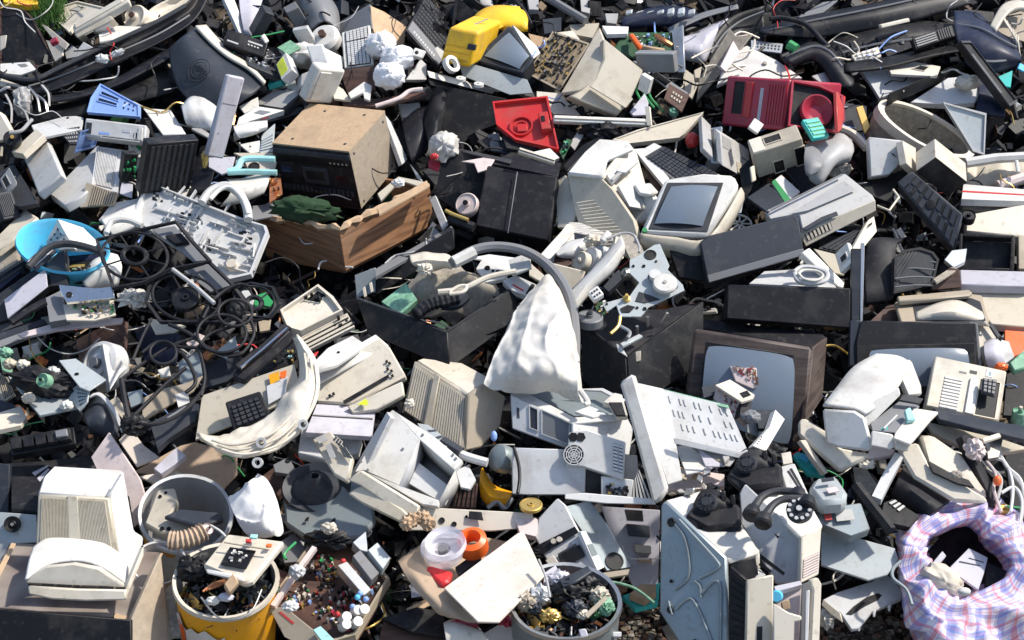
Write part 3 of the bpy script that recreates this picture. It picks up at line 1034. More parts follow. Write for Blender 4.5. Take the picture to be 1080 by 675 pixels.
P('monitor_base','cream rear foot strip of a case above the green board box',[(635,27),(663,28),(662,35),(640,36)],'white','up',.02,.16,cat='case foot')
o,pl=P('green_board','green circuit board with copper coils and blue capacitors',[(646,52),(660,34),(712,34),(710,56),(668,62)],'pcb',(0,.55,.8),.008,.14,[('comps',.1,.1,.9,.9,34,('blue','white','green','jet','pale'),.02)])
for i,q in enumerate([(666,38,676,52),(692,38,708,48),(676,50,700,54)]):
 T('coil',None,[(q[0],q[1]),((q[0]+q[2])/2,(q[1]+q[3])/2,.02),(q[2],q[3])],.013,['orange','copper','chip'][i],z=.17,parent=o)
B('metal_tray','dark metal tray with pale top edge in front of the green board',(712,77),(672,76),(710,56),(716,74),'mgrey',[('ab','panel',0,.9,1,1,'pale',.004)],z=.2)
P('frame_post','grey metal frame post right of the green board',[(708,32),(720,26),(722,76),(714,76)],'steel','l',.01,.17)
P('slotted_strip','long slotted metal strip slanting below the beige monitor',[(667,64),(676,64),(726,98),(720,106)],'metal','h',.01,.16,[('btn',.1,.2,.9,.8,16,1,'jet',.002,.5)])
P('terminal_board','dark brown terminal board with four pins',[(706,88),(727,100),(719,118),(700,104)],'brown','h',.012,.2,[('btn',.25,.25,.8,.75,4,2,'beige',.004,.5)])
for i,q in enumerate([(671,82,680,112),(676,84,690,114),(682,90,700,118)]):
 T('green_wire',['green wire nearest the beige monitor','middle green wire beside the terminal board','green wire curving under the terminal board'][i],[(q[0],q[1]),((q[0]+q[2])/2-4,(q[1]+q[3])/2),(q[2],q[3])],.006,'green',z=.12)
disc('knob','pale green round knob under the terminal board',(711,116),5,'pcbl','h',.02,.18)
B('coil_pack','white box with blue flap beside the green wires',(682,100),(672,94),(686,84),(686,98),'white',z=.2)
P('white_panel','white slatted plate below the beige monitor corner',[(664,118),(680,98),(684,108),(682,121),(668,122)],'lav','h',.01,.16)
S('arched_bumper','blue black arched bumper above the green board box',[[(654,20),(690,8),(720,8),(735,14)],[(656,26,.04),(690,16,.05),(722,17,.05),(736,22,.04)],[(650,32),(690,28),(730,28),(740,28)]],'navy',.01,z=.02,cat='bumper')
for i in range(7):
 B('clip','blue white clip on the arched bumper, number %s from its left end'%['one','two','three','four','five','six','seven'][i],(660+i*11,17-2*math.sin(i)),(667+i*11,15-2*math.sin(i)),(661+i*11,13),(659+i*11,15),'pale',z=.1,group='clips along the arched bumper')
S('fender','white glossy wheel arch fender curling right of the board box',[[(716,38),(730,36),(752,26),(768,20)],[(716,50,.06),(736,50,.08),(744,42,.08),(758,30,.05)],[(718,62),(736,66),(743,66),(746,60)]],'lav',.008,z=.04)
S('fender_edge','dark thin lip running above the white fender',[[(704,30),(740,14),(778,5)],[(706,36,.02),(742,19,.02),(779,9,.02)]],'mgrey',.006,z=.06,cat='trim lip')
S('arch_liner','black wheel arch liner behind the tan angled board',[[(745,62),(752,40),(770,18),(806,6)],[(748,66,-.04),(768,50,-.08),(786,34,-.08),(806,22,-.05)],[(762,70),(776,66),(792,60),(806,52)]],'jet',.01,z=.03)
P('angle_board','tan angled board standing upright with torn foam',[(737,84),(770,30),(776,38),(794,36),(770,66),(734,108)],'dirty',(-.1,.2,.97),.02,.16,[],bev=.003)
P('angle_face','paler folded edge of the tan angled board',[(776,38),(794,35),(784,50),(766,76),(760,70)],'pinkish','r',.012,.2,cat='board flap')
P('beige_sheet','beige torn sheet left of the angled board',[(722,72),(738,84),(730,104),(722,98)],'beige','h',.01,.1)
P('white_panel','large white car trim panel above the red radio',[(768,56),(788,48),(820,64),(846,82),(770,84),(756,90)],'white','h',.02,.11,[('knob',.1,.5,.01,.01,'dirty')])
P('cream_block','small tan block at the foot of the angled board',[(732,74),(740,70),(738,82),(733,82)],'tan','h',.03,.2)
o,fr=B('red_radio','red and maroon portable radio shell lying on its side',(826,138),(760,132),(833,84),(882,140),'maroon',[('ab','hole',.68,.25,.85,.9,'jet'),('ab','panel',.55,.2,.66,.9,'red'),('ab','flat',.38,.1,.43,.8,'lav','stripe'),('ab','vent',.02,.1,.32,.9,7,'v','maroon','red')],z=.26,bev=.01)
P('red_speaker_shell','open maroon shell with a dark speaker bowl',[(834,86),(862,90),(888,102),(890,128),(882,141),(830,134)],'jet',(.1,.2,.95),.03,.4,rim=.02,rk='maroon',cat='speaker shell')
disc('speaker','round maroon speaker bowl inside the open shell',(862,116),16,'maroon',(.1,.2,.95),.02,.43,prof=[(1.05,-1),(1,.3),(.92,.3),(.4,-1.2),(0,-1.2)])
P('red_cheek','bright red edge strip right of the speaker shell',[(882,96),(892,102),(888,136),(884,140)],'red','R',.015,.44,cat='edge strip')
B('white_socket','small white socket box in front of the red radio',(789,134),(799,141),(796,124),(788,136),'white',z=.36)
T('bumper_rim','pale-edged black bumper rim curving over the red radio',[(812,20),(826,19),(850,26),(868,44),(872,50),(845,52),(824,60)],.012,'black',z=.12)
S('arch_piece','black arch piece right of the red radio',[[(824,60),(852,46),(872,48),(890,66),(900,84)],[(828,66,.04),(856,54,.05),(872,60,.05),(884,76,.05),(898,92,.03)],[(836,70),(856,64),(866,70),(874,82),(880,92)]],'black',.01,z=.1)
T('hose_end','bright green hose end',[(832,47),(840,52)],.024,'green',z=.14,straight=True)
T('hose_end_hole','dark bore of the green hose end',[(831,46.3),(832,47)],.014,'jet',z=.15,straight=True,cat='hose bore')
P('grey_sheet','grey crumpled sheet right of the white trim panel',[(856,80),(882,72),(892,80),(884,94),(866,88)],'grey','h',.01,.1)
P('rack_plate','grey perforated rack plate behind the black arch piece',[(792,42),(826,46),(824,56),(792,52)],'steel','h',.01,.05,[('btn',.05,.2,.95,.8,8,2,'dgrey',.002,.5)])
P('grey_strip','grey plastic strip near the top edge',[(840,18),(868,2),(884,0),(860,20)],'mgrey','h',.01,.03)
S('long_bumper','long glossy black bumper spanning the top right corner',[[(800,30),(850,18),(920,4),(980,-8),(1000,-10)],[(806,36,.05),(860,25,.06),(920,14,.07),(980,0,.05),(1012,-4,.03)],[(860,40),(890,36),(940,28),(1000,12),(1024,4)]],'black',.01,30,8,z=.03,cat='bumper')
S('bumper_beam','black ribbed crash beam below the long bumper',[[(872,44),(920,26),(960,22),(1006,26)],[(878,54,.03),(920,42,.06),(965,36,.06),(1008,34,.02)],[(890,68),(925,60),(968,50),(1010,40)]],'jet',.01,24,8,z=.0)
B('beam_clip','cream clip on the crash beam',(930,30),(960,23),(929,26),(927,30),'cream',z=.14)
P('beam_bracket','black bracket with pale slots on the crash beam',[(924,38),(955,32),(962,50),(936,60)],'black','h',.02,.1,[('hole',.1,.2,.5,.5),('knob',.7,.6,.012,.006,'slate')])
B('mesh_box','black ribbed lamp bracket on the right of the crash beam',(966,52),(1008,38),(962,40),(964,56),'jet',[('ab','vent',.05,.1,.55,.9,4,'u','mgrey'),('ab','vent',.6,.1,.95,.9,6,'v','dgrey')],z=.14,cat='lamp bracket')
S('under_tray','black under tray edge running right from the arch piece',[[(890,68),(930,62),(980,52),(1012,48)],[(892,76,.03),(934,72,.03),(982,60,.03),(1014,54,.03)]],'jet',.01,z=.12)
P('white_latch','white ribbed latch left of the grey moulding',[(898,58),(926,49),(930,60),(902,64)],'cream','h',.012,.14,[('btn',.1,.1,.9,.9,4,2,'white',.01,.6)])
P('moulding','large lavender grey moulding with cream upper edge',[(906,72),(960,66),(990,74),(975,82),(940,98),(928,104),(918,88)],'lgrey','h',.02,.09)
P('cream_band','cream band with a black slot on the lavender grey moulding',[(936,70),(964,65),(992,70),(988,80),(940,78)],'cream','up',.012,.14,[('hole',.18,.45,.65,.7)])
B('black_plank','rough black plank lying across the lavender mouldings',(936,110),(1018,74),(938,98),(934,113),'jet',[('ab','knob',.18,.6,.004,.003,'white')],z=.26,bev=.003)
P('moulding','cream torn moulding under the right end of the black plank',[(960,108),(1000,82),(1024,80),(1035,96),(1028,108),(1000,110)],'lgrey','h',.03,.1)
blob('torn_cap','cream torn cap on the moulding tip',(1020,87),12,8,'cream',z=.14,wr=.3)
S('big_fender','blue black car fender at the right',[[(1006,12),(1030,14),(1045,26),(1056,36),(1074,44)],[(1008,40,.08),(1030,44,.1),(1050,50,.1),(1064,56,.08),(1076,62,.03)],[(1020,70),(1040,78),(1054,76),(1070,70),(1078,64)]],'navy',.01,20,10,z=.08,cat='fender')
P('beam','long black slotted beam leaning down from the blue black fender',[(1012,44),(1022,44),(1072,108),(1064,113)],'jet','r',.03,.26,[('vent',.05,.2,.35,.8,5,'v','mgrey')],rim=.008,rk='dgrey')
P('teal_sheet','teal plastic sheet under the blue black fender',[(1050,82),(1068,74),(1066,92),(1056,90)],'teal','h',.01,.1)
S('dark_sheet','navy curved sheet between mouldings and the slotted beam',[[(1030,80),(1044,84),(1054,100)],[(1032,100,.03),(1046,104,.03),(1058,112,.02)],[(1028,118),(1044,122),(1060,124)]],'navy',.01,z=.06)
S('cream_surround','cream opening frame at the right edge',[[(1044,30),(1056,8),(1070,2),(1084,4)],[(1050,34,.02),(1062,16,.02),(1074,10,.02),(1086,12,.02)]],'cream',.02,z=.1)
P('straw_mat','matted straw coloured fibre inside the cream frame',[(1050,34),(1062,16),(1082,10),(1082,44),(1066,40)],'tan','h',.01,.04)
for i in range(7):
 T('fibre','thin pale fibre strand %s'%['on the straw mat near its top','at the frame edge of the straw mat','across the straw mat','hanging below the straw mat','touching the cream frame','low on the straw mat','beside the blue plug'][i],[(1056+i*3,14+i*4),(1062+i*2,26+i*3,.03),(1070+i,36+i*4)],.003,'cream',z=.1,cat='fibre strand',group='fibre strands at the right edge')
B('blue_plug','small bright blue plug at the right edge',(1073,72),(1080,76),(1076,66),(1072,73),'sky',z=.2)
mb=MB()
o=thing('tub','old cracked tub lying open with a brown stained inside','tub',w3((975,140)))
ax=cv(.35,.55,.65)
c0=V(976,138,D(976,138)-.25)
r0=55*D(976,138)/FP
mb.lathe(c0,ax,[(r0*.8,-.2),(r0*.98,-.08),(r0*1.0,0),(r0*.93,.0),(r0*.9,-.06),(r0*.7,-.18),(0,-.19)],'dirty',36,wob=.03,squash=.52,x=RT+UP*-.28)
mb.build('shell',o)
mb=MB()
mb.lathe(c0+ax*.001,ax,[(r0*.9,-.002),(r0*.9,.012),(r0*1.03,.012),(r0*1.04,-.03)],'cream',36,wob=.03,squash=.52,x=RT+UP*-.28)
mb.build('rim',o)
P('metal_frame','pale metal appliance frame standing behind the cracked tub',[(994,108),(1040,120),(1038,164),(1026,160)],'pale','f',.02,.16,rim=.008,rk='lgrey')
P('dark_sheet','dark grey plate with a yellow stripe left of the cracked tub',[(890,108),(914,112),(914,138),(890,138)],'dgrey','h',.01,.12)
P('yellow_stick','short yellow batten left of the cracked tub',[(903,113),(910,111),(918,134),(912,140)],'gold','h',.012,.2)
T('white_hose','pale hose lying behind the yellow batten',[(886,136),(900,142),(914,156)],.02,'cream',z=.14)
B('keyboard_cover','teal slotted cover standing above the beige frame',(858,146),(875,143),(846,126),(856,150),'teal',[('ab','vent',.1,.1,.9,.9,4,'u','teal','green')],z=.36)
o,fr=B('beige_frame','beige appliance frame with a dark cut-out and broken front',(794,163),(846,146),(788,148),(800,188),'beige',[('ab','hole',.3,.35,.62,.75),('ab','panel',.02,.05,.26,.95,'cream',.004),('ac','hole',.35,.55,.55,1),('ac','hole',.8,.3,1,1)],z=.36,bev=.004)
S('jug','smooth lavender grey jug lying right of the beige frame',[[(852,152),(868,148),(886,141),(898,150),(900,160)],[(850,166,.06),(868,166,.09),(884,160,.09),(894,164,.05),(898,164,.03)],[(854,190),(864,196),(870,190),(874,178),(896,170)]],'grey',.008,z=.26)
S('jug_mouth','dark grey mouth of the lavender jug',[[(850,152),(862,158),(870,168)],[(848,166,.02),(856,172,.03),(866,176,.02)],[(850,184),(854,186),(862,182)]],'mgrey',.008,z=.34,cat='jug mouth')
blob('machine_scrap','dirty grey machine scrap below the jug',(882,178),14,9,'dirty',z=.2,wr=.5)
B('drive_unit','grey drive unit behind the beige frame',(762,175),(792,192),(760,140),(756,170),'lgrey',[('ab','flat',.05,.6,.35,.95,'grey'),('ab','panel',.5,.05,.95,.4,'beige')],z=.26)
P('slotted_panel','upright silver slotted plate left of the grey drive unit',[(744,136),(761,133),(758,172),(750,172)],'steel','l',.012,.3,[('vent',.3,.05,.6,.95,4,'v','metal','mgrey')])
B('radio_edge','grey drive bay beside the red lump',(748,170),(738,160),(746,136),(752,166),'grey',z=.27,cat='drive bay')
blob('red_lump','round red plastic lump beside the grey drive bay',(730,148),7,8,'red',z=.22,wr=.1)
P('black_panel','black plate standing below the grey drive unit',[(780,178),(792,166),(794,196),(784,216)],'jet','f',.01,.26)
B('stand_bar','white pillar under the beige frame',(794,192),(798,190),(792,176),(792,193),'cream',z=.34)
P('green_white_card','white card with green band below the beige frame',[(814,192),(824,184),(844,202),(828,214)],'white','h',.01,.26,[('flat',.0,.0,.35,1,'green')])
P('slate_panel','slate grey plate in front of the white and green card',[(788,208),(812,192),(828,214),(810,224)],'slate','up',.012,.3)
P('dark_case','dark case between the card and the jug',[(826,176),(848,160),(862,196),(848,206)],'slate','h',.02,.18)
P('cowl','lavender white cowl, shade put into its face colour, with a cut-out left of the black-faced box',[(916,144),(952,148),(964,178),(950,172),(938,184),(918,187)],'lgrey','f',.06,.36,[('hole',.1,.6,.25,.75)],bev=.005)  # shaded left face painted greyer, sunlit right cheek painted cream
P('cowl_cheek','cream cheek joining the lavender white cowl, sunlight put into its colour',[(952,148),(966,156),(966,182),(956,172)],'cream','R',.03,.38,cat='cowl cheek')
o,fr=B('black_faced_box','white box with a plain black face',(987,166),(966,181),(1020,192),(986,146),'cream',[('ab','flat',0,0,1,1,'soft','face')],z=.44,bev=.003)
o,fr=P('amplifier','dark slotted amplifier case lying on edge',[(946,192),(962,180),(1016,226),(1006,264)],'slate',(-.2,.25,.93),.1,.38,[('vent',.08,.1,.42,.45,3,'u','slate'),('vent',.08,.55,.42,.92,3,'u','slate'),('vent',.52,.1,.92,.45,3,'u','slate'),('vent',.52,.55,.88,.92,3,'u','slate'),('knob',.47,.5,.02,.004,'jet')],bev=.006)
P('black_bag','glossy black bin film between the cowl and the amplifier',[(908,194),(936,186),(956,176),(962,182),(946,192),(940,214),(918,206)],'jet','h',.02,.26)
T('bent_wire','bent white wire in the black film',[(925,217),(938,222),(948,208),(942,200)],.005,'cream',z=.36,straight=True)
P('white_chip','white chip beside the bent wire',[(943,206),(950,204),(950,214),(944,210)],'cream','h',.01,.34)
T('grey_pole','long grey pole lying right of the black-faced box',[(1018,172),(1050,167),(1086,165)],.022,'lgrey',z=.2,straight=True)
T('grey_pole','second paler pole in the dust below the long grey pole',[(1052,196),(1086,185)],.022,'pinkish',z=.14,straight=True)
S('dusty_sheet','dusty tan sheet under the poles at the right edge',[[(1018,178),(1050,172),(1086,172)],[(1018,186,.01),(1050,184,.02),(1086,186,.01)],[(1018,196),(1050,196),(1086,194)]],'beige',.01,z=.08,wr=.03)

def ribs_on(label,paths,z,r=.005,k='dgrey',nm='rib'):
 o=[q for q in THINGS if q.get('label','').startswith(label)][0]
 for p in paths:
  T(nm,None,p,r,k,z=z,parent=o,n=5)
ribs_on('black ribbed crash beam',[[(884+i*13,46-i*1.6,.05),(888+i*13,56-i*1.6,.075),(894+i*13,66-i*2,.02)] for i in range(9)],.0)
ribs_on('black ribbed crash beam',[[(880,58,.05),(922,47,.08),(966,41,.08),(1004,38,.04)]],.0,.006,'mgrey')
ribs_on('long glossy black bumper',[[(806,33,.04),(860,21,.07),(920,9,.08),(980,-4,.06)]],.03,.005,'mgrey')
ribs_on('long glossy black bumper',[[(850+i*16,24-i*3.5,.07),(858+i*16,34-i*3.5,.04)] for i in range(8)],.03)
ribs_on('blue black car fender',[[(1010,26,.06),(1034,30,.09),(1056,42,.09),(1072,50,.05)],[(1016,56,.06),(1038,64,.08),(1058,64,.06),(1072,60,.04)]],.08,.006,'mgrey')
ribs_on('black arch piece',[[(828,61,.02),(856,49,.05),(874,54,.05),(888,70,.04)]],.1,.006,'mgrey')
ribs_on('black wheel arch liner',[[(750,56,-.02),(764,36,-.03),(782,22,-.03),(806,12,0)]],.05,.005,'mgrey')
ribs_on('long black car bumper',[[(30,91,-.02),(62,81,-.02),(112,60,-.02),(165,37,-.02),(200,16,-.02)]],.09,.005,'mgrey')
o,fr=B('stereo_cabinet','chipboard stereo cabinet standing in the broken wooden drawer',(368,160),(287,151),(406,117),(381,221),'chipside',[('ab','flat',0,0,1,1,'chip','top_board'),('ab','knob',.12,.15,.007,.003,'dgrey','screw'),('ab','knob',.8,.14,.007,.003,'dgrey','screw'),('ab','knob',.2,.85,.007,.003,'dgrey','screw'),('ab','knob',.72,.85,.007,.003,'dgrey','screw'),('ac','flat',0,.02,1,1,'black','front'),('ac','panel',0,.06,1,.15,'slate',.008),('ac','panel',.33,.34,.66,.62,'dgrey',.008,'cassette_deck'),('ac','flat',.38,.4,.61,.54,'jet','cassette_window',.0095),('ac','flat',.4,.56,.59,.6,'dgrey','stripe',.0095),('ac','flat',.82,.36,.95,.48,'blue','badge'),('ac','flat',.08,.45,.24,.56,'maroon','badge'),('ac','btn',.03,.66,.97,.8,16,1,'slate',.008,.7),('ac','flat',.02,.18,.98,.3,'jet','dial'),('ac','btn',.04,.2,.3,.27,5,1,'tan',.003,.4),('ac','vent',.02,.84,.98,.98,3,'u','black'),('bc','knob',.1,.1,.005,.003,'dgrey','screw'),('bc','knob',.9,.12,.005,.003,'dgrey','screw'),('bc','knob',.9,.9,.005,.003,'dgrey','screw'),('bc','knob',.1,.92,.005,.003,'dgrey','screw')],z=.36,bev=.003)  # chipside is a darker chip: shade of the side put into colour
P('slat','lavender grey upright slat behind the chipboard cabinet',[(404,118),(412,128),(430,168),(424,174)],'lgrey','R',.02,.16,cat='plastic slat')
o,fr=B('wooden_drawer','broken wooden drawer carrying the chipboard cabinet',(358,242),(262,226),(453,194),(365,291),'wood',[],z=.3,open='ab',th=.018,bev=.003,zs=None)
rr=random.Random(8)
pp=[fr.pt(u,0,0) for u in [1-i/14 for i in range(15)]]+[fr.pt(0,u,0) for u in [i/16 for i in range(1,17)]]
mb=MB()
mb.tube([p+Vector((rr.uniform(-.006,.006),rr.uniform(-.006,.006),rr.uniform(-.004,.012))) for p in pp],[rr.uniform(.008,.017) for _ in pp],'chip',5)
mb.build('torn_rim',o,ang=20)
P('drawer_runner','long grey runner under the wooden drawer',[(395,284),(476,238),(480,243),(396,292)],'mgrey','up',.015,.16,cat='runner')
P('steel_post','pale upright steel strip right of the drawer corner',[(452,208),(459,206),(472,236),(466,242)],'lgrey','l',.01,.17)
P('runner_end','pale end plate of the long grey runner',[(374,290),(396,282),(396,308),(376,314)],'steelb','f',.012,.14,cat='end plate')
P('torn_veneer','bright torn chip edge along the drawer rim',[(398,220),(450,190),(453,196),(400,226)],'chip','up',.01,.34,cat='wood splinter')
blob('moss','clump of dark green mesh in the drawer',(322,222),30,12,'moss',z=.3,wr=.5,fs=5,cat='green mesh',rz=10,ang=-6)
P('amber_board','amber circuit board between drawer and white shell',[(284,188),(296,187),(298,204),(284,214)],'copper','h',.01,.22,[('comps',0,0,1,1,12,('gold','jet','blue','copper'))])
T('teal_handle','pale teal loop handle left of the chipboard cabinet',[(240,181),(250,178),(258,168),(290,168)],.014,'aqua',z=.24)
T('teal_handle','lower arm of pale teal plastic under the loop handle',[(240,182),(262,181),(292,182)],.013,'aqua',z=.25)
P('grey_band','pale grey band above the teal loop handle',[(246,161),(288,161),(288,166),(256,166)],'beige','h',.014,.2)
P('cream_plate','cream oval plate inside the teal loop',[(258,170),(292,170),(290,178),(262,180)],'cream','h',.01,.18,holes=[(268,176,5)])
S('white_shell','white cracked shell under the teal loop handle',[[(240,190),(262,188),(284,178)],[(244,202,.05),(264,200,.05),(284,190,.03)],[(232,218),(252,214),(278,204)]],'white',.01,z=.2)
T('white_cable','thick white cable loop over the white cracked shell',[(213,214),(222,202),(238,196),(252,204),(260,218),(262,232)],.018,'lgrey',z=.34)
T('white_cable','inner white cable loop beside the thick one',[(222,210),(232,200),(244,198),(256,210),(262,226)],.009,'white',z=.36)
P('steel_sheet','grey steel sheet at the foot of the white cable loop',[(258,218),(292,214),(296,226),(268,232)],'mgrey','up',.008,.16)
P('white_board','broad white board under the lattice tray',[(172,206),(196,190),(212,210),(214,222),(188,214)],'white','h',.014,.2)
S('white_shell','white curved shell left of the grey lattice tray',[[(106,232),(130,220),(152,210)],[(112,240,.04),(134,230,.04),(150,222,.03)],[(120,250),(138,242),(148,236)]],'white',.01,z=.2)
P('white_appliance','white appliance face with grey key block',[(252,124),(272,112),(300,116),(262,128),(252,140),(246,142)],'white','h',.04,.2,[('flat',.5,.3,.75,.8,'mgrey')])
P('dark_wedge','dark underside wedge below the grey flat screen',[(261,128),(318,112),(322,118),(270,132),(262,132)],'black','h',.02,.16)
S('white_hood','white rounded hood under the flat screen',[[(246,134),(262,130),(282,128)],[(248,140,.02),(264,138,.03),(282,134,.02)],[(252,146),(266,142),(280,136)]],'white',.01,z=.18)
P('blue_grey_plate','pale blue ribbed plate left of the chipboard cabinet',[(276,142),(290,130),(288,160),(274,162)],'pale','h',.012,.18,[('vent',.1,.3,.9,.9,5,'u','pale','steelb')])
P('white_plate','white drilled plate beside the pale blue one',[(252,152),(274,148),(276,160),(264,162)],'white','h',.01,.17,[('knob',.4,.4,.004,.002,'jet','hole')])
S('white_drum','white dented drum cover between ribbed shell and lavender strip',[[(192,114),(204,104),(220,108),(230,114)],[(194,124,.05),(206,118,.07),(222,122,.06),(234,124,.03)],[(198,132),(212,136),(226,138),(238,136)]],'lgrey',.01,z=.2,wr=.02,cat='drum cover')
P('white_bar','pale bar under the dented white drum cover',[(204,130),(220,140),(222,146),(202,136)],'grey','up',.01,.24)
P('lavender_plate','lavender plate lying at the foot of the lavender strip',[(220,166),(248,165),(244,180),(234,184),(220,176)],'lav','h',.01,.22)
blob('green_yellow_scrap','yellow green scrap left of the lavender plate',(216,168),3,8,'gold',z=.26,wr=.5)
P('dark_ramp','dark glossy slope right of the ribbed grille case',[(212,180),(226,178),(250,194),(236,198),(214,208)],'soft','h',.014,.16)
S('black_shell','big black curved speaker shell right of the chipboard cabinet',[[(446,128),(458,98),(466,90)],[(452,150,.06),(462,124,.1),(470,104,.05)],[(450,178),(458,160),(464,130)]],'soft',.014,z=.1)
P('black_panel','tall black panel behind the white cloth scrap',[(466,90),(534,104),(532,128),(500,140),(450,190),(456,130)],'jet','f',.02,.03)
blob('cloth_scrap','grey white cloth scrap against the black panel',(468,154),14,15,'sack',z=.2,wr=.4,ang=-30)
blob('cloth_scrap','small red cloth scrap below the grey white one',(458,165),4,3,'red',z=.28,wr=.4)
P('maroon_plate','deep maroon plate under the cloth scrap',[(452,168),(466,168),(462,180),(452,176)],'maroon','h',.01,.16)
S('dark_cowl','slate cowl behind the chipboard cabinet',[[(424,130),(440,116),(456,112)],[(428,150,.05),(442,140,.06),(456,132,.04)],[(434,172),(444,166),(452,158)]],'black',.012,z=.06,cat='cowl')
P('brown_strip','long brown rail behind the chipboard cabinet top',[(360,103),(400,104),(448,96),(450,100),(402,112),(362,110)],'brown','up',.012,.16,cat='rail')
T('twisted_rag','pinkish twisted rag on the dark rail',[(396,112),(420,104),(432,96),(446,94)],.01,'pinkish',z=.2)
P('grey_box','grey box corner seen behind the twisted rag',[(420,110),(442,108),(446,120),(424,124)],'grey','h',.03,.08)
P('steel_tag','thin pointed steel tag right of the drawer',[(432,172),(442,184),(446,192),(440,188)],'metal','h',.004,.2)
P('angle_strip','tan strip lying in the drawer behind the cabinet',[(398,204),(420,186),(450,192),(440,196),(422,190),(402,212)],'beige','h',.01,.24)
blob('white_scrap','white scrap lying in the drawer',(420,193),6,4,'white',z=.32,wr=.5)
o,pl=P('red_moulded_shell','bright red moulded shell with round recess',[(520,110),(578,104),(590,160),(544,150),(534,142),(524,134)],'red',(-.1,.5,.85),.012,.22,rim=.02,rk='red')
mb=MB()
c=pl.p(550,134)
mb.lathe(c,pl.n,[(.05,0),(.05,.012),(.043,.012),(.043,.001)],'red',24)
mb.lathe(c,pl.n,[(.03,0),(.03,.006),(.024,.006),(.024,.001)],'red',24)
mb.build('round_recess',o)
mb=MB()
mb.hexa([pl.p(568,124),pl.p(578,122),pl.p(582,140),pl.p(572,142)]+[pl.p(568,124,.035),pl.p(578,122,.035),pl.p(582,140,.035),pl.p(572,142,.035)],'red')
mb.hexa([pl.p(545,133),pl.p(556,132),pl.p(557,140),pl.p(546,141)]+[pl.p(545,133,.015),pl.p(556,132,.015),pl.p(557,140,.015),pl.p(546,141,.015)],'red')
mb.build('boss',o,bev=.003)
mb=MB()
mb.hexa([pl.p(571,128,.0355),pl.p(575,127.5,.0355),pl.p(576,133,.0355),pl.p(572,134,.0355)]+[pl.p(571,128,.037),pl.p(575,127.5,.037),pl.p(576,133,.037),pl.p(572,134,.037)],'jet')
mb.build('slot',o)
P('black_dish','flat black dish below the red moulded shell',[(530,144),(552,144),(568,156),(556,160),(534,156)],'soft','h',.02,.2)
P('white_stack','small stack of white plates below the red shell',[(562,160),(580,156),(590,166),(586,168),(564,166)],'white','h',.02,.24)
B('white_slat','pair of pale slats lying on the black case',(546,160),(584,172),(548,155),(546,163),'cream',[('ab','vent',0,.4,1,.5,1,'u','jet')],z=.34,cat='slats')
P('speaker_case','black speaker case with two grooves',[(514,174),(545,180),(588,186),(583,224),(578,254),(501,238),(508,200)],'soft',(-.15,.35,.93),.1,.26,bev=.006)
P('case_groove','narrow pale seam strip on the black speaker case',[(545,181),(546,181),(536,246),(535,246)],'mgrey',(-.15,.35,.93),.004,.268,cat='seam strip')
P('speaker_case_top','top board of the black case under the pale slats',[(516,172),(540,160),(592,172),(588,186)],'black','up',.02,.24,cat='top board')
P('black_hollow','hollow black shell left of the black speaker case',[(474,156),(528,166),(520,178),(506,216),(496,232),(458,206),(464,180)],'jet','f',.02,.12)
P('shell_edge','black rim bar over the hollow black shell',[(472,156),(476,155),(540,168),(538,172)],'dgrey','up',.01,.22,cat='rim bar')
P('torn_foil','pinkish torn paper on the hollow black shell',[(486,170),(510,166),(522,168),(516,178),(504,182),(500,172)],'pinkish','h',.006,.26,cat='torn paper')
disc('torn_cone','torn pale speaker cone in the hollow black shell',(492,215),12,'pinkish',(-.3,.3,.9),.03,.22,hub='jet',cat='speaker cone')
T('lever','small brass lever under the torn speaker cone',[(470,222),(478,226),(494,232)],.008,'gold',z=.24)
T('shaft','black shaft under the torn speaker cone',[(474,230),(500,240)],.02,'black',z=.2,straight=True)
for q in ([(502,148),(520,144),(514,158)],[(514,142),(526,140),(532,160),(518,158)],[(524,148),(548,146),(544,162),(530,162)]):
 P('dark_scrap',{502:'black pointed scrap above the hollow shell',514:'grey black strip between pointed scrap and slate scrap',524:'slate blue scrap under the red moulded shell'}[q[0][0]],q,{502:'black',514:'mgrey',524:'slate'}[q[0][0]],'h',.012,.14)
B('long_rail','long white trim rail lying under the beige monitor',(584,128),(683,132),(584,121),(583,131),'white',[('ab','panel',0,.4,1,.6,'cream',.006)],z=.24,bev=.005)
P('rail_tail','torn cream tail of casing above the long white rail',[(566,96),(588,98),(604,112),(612,121),(584,120),(566,108)],'cream','h',.02,.14,cat='casing tail')
P('cream_trim','short cream upright strip at the end of the long white rail',[(680,112),(685,112),(687,132),(682,132)],'cream','l',.01,.27)
P('keyboard_tray','tan keyboard tray with a bright edge above the black keyboard',[(646,148),(672,138),(742,119),(722,142),(716,146),(664,152)],'beige','h',.02,.24,rim=.006,rk='cream')
P('green_strip_board','small green circuit strip left of the computer tower',[(598,146),(604,148),(594,168),(590,160)],'pcb','h',.005,.24,[('comps',.1,.1,.9,.9,8,('aqua','green','jet'))],bev=0)
P('grey_tag','pale grey tag by the green circuit strip',[(612,135),(617,140),(606,158),(600,152)],'grey','h',.008,.2)
blob('black_rag','crumpled black rag behind the computer tower',(632,138),16,9,'soft',z=.2,wr=.6)
S('black_film','strip of black film down the back of the computer tower',[[(594,176),(612,156),(630,146)],[(598,182,.02),(616,164,.02),(636,148,.02)]],'jet',.008,z=.24)
tw,pl=P('computer_tower','cream computer tower with stepped front and ribbed side',[(598,182),(616,160),(632,146),(662,148),(668,156),(640,168),(636,186),(632,186)],'white',(-.2,.75,.6),.02,.42,body='top_cover',bev=.006)
quadpart('side_panel',[(598,182),(632,186),(646,200),(668,232),(676,262),(666,272),(618,262),(606,222)],'beige',tw,.36,.03,nor=(-.55,.2,.8))  # white top, beige side, cream front: sun and shade put into the colours
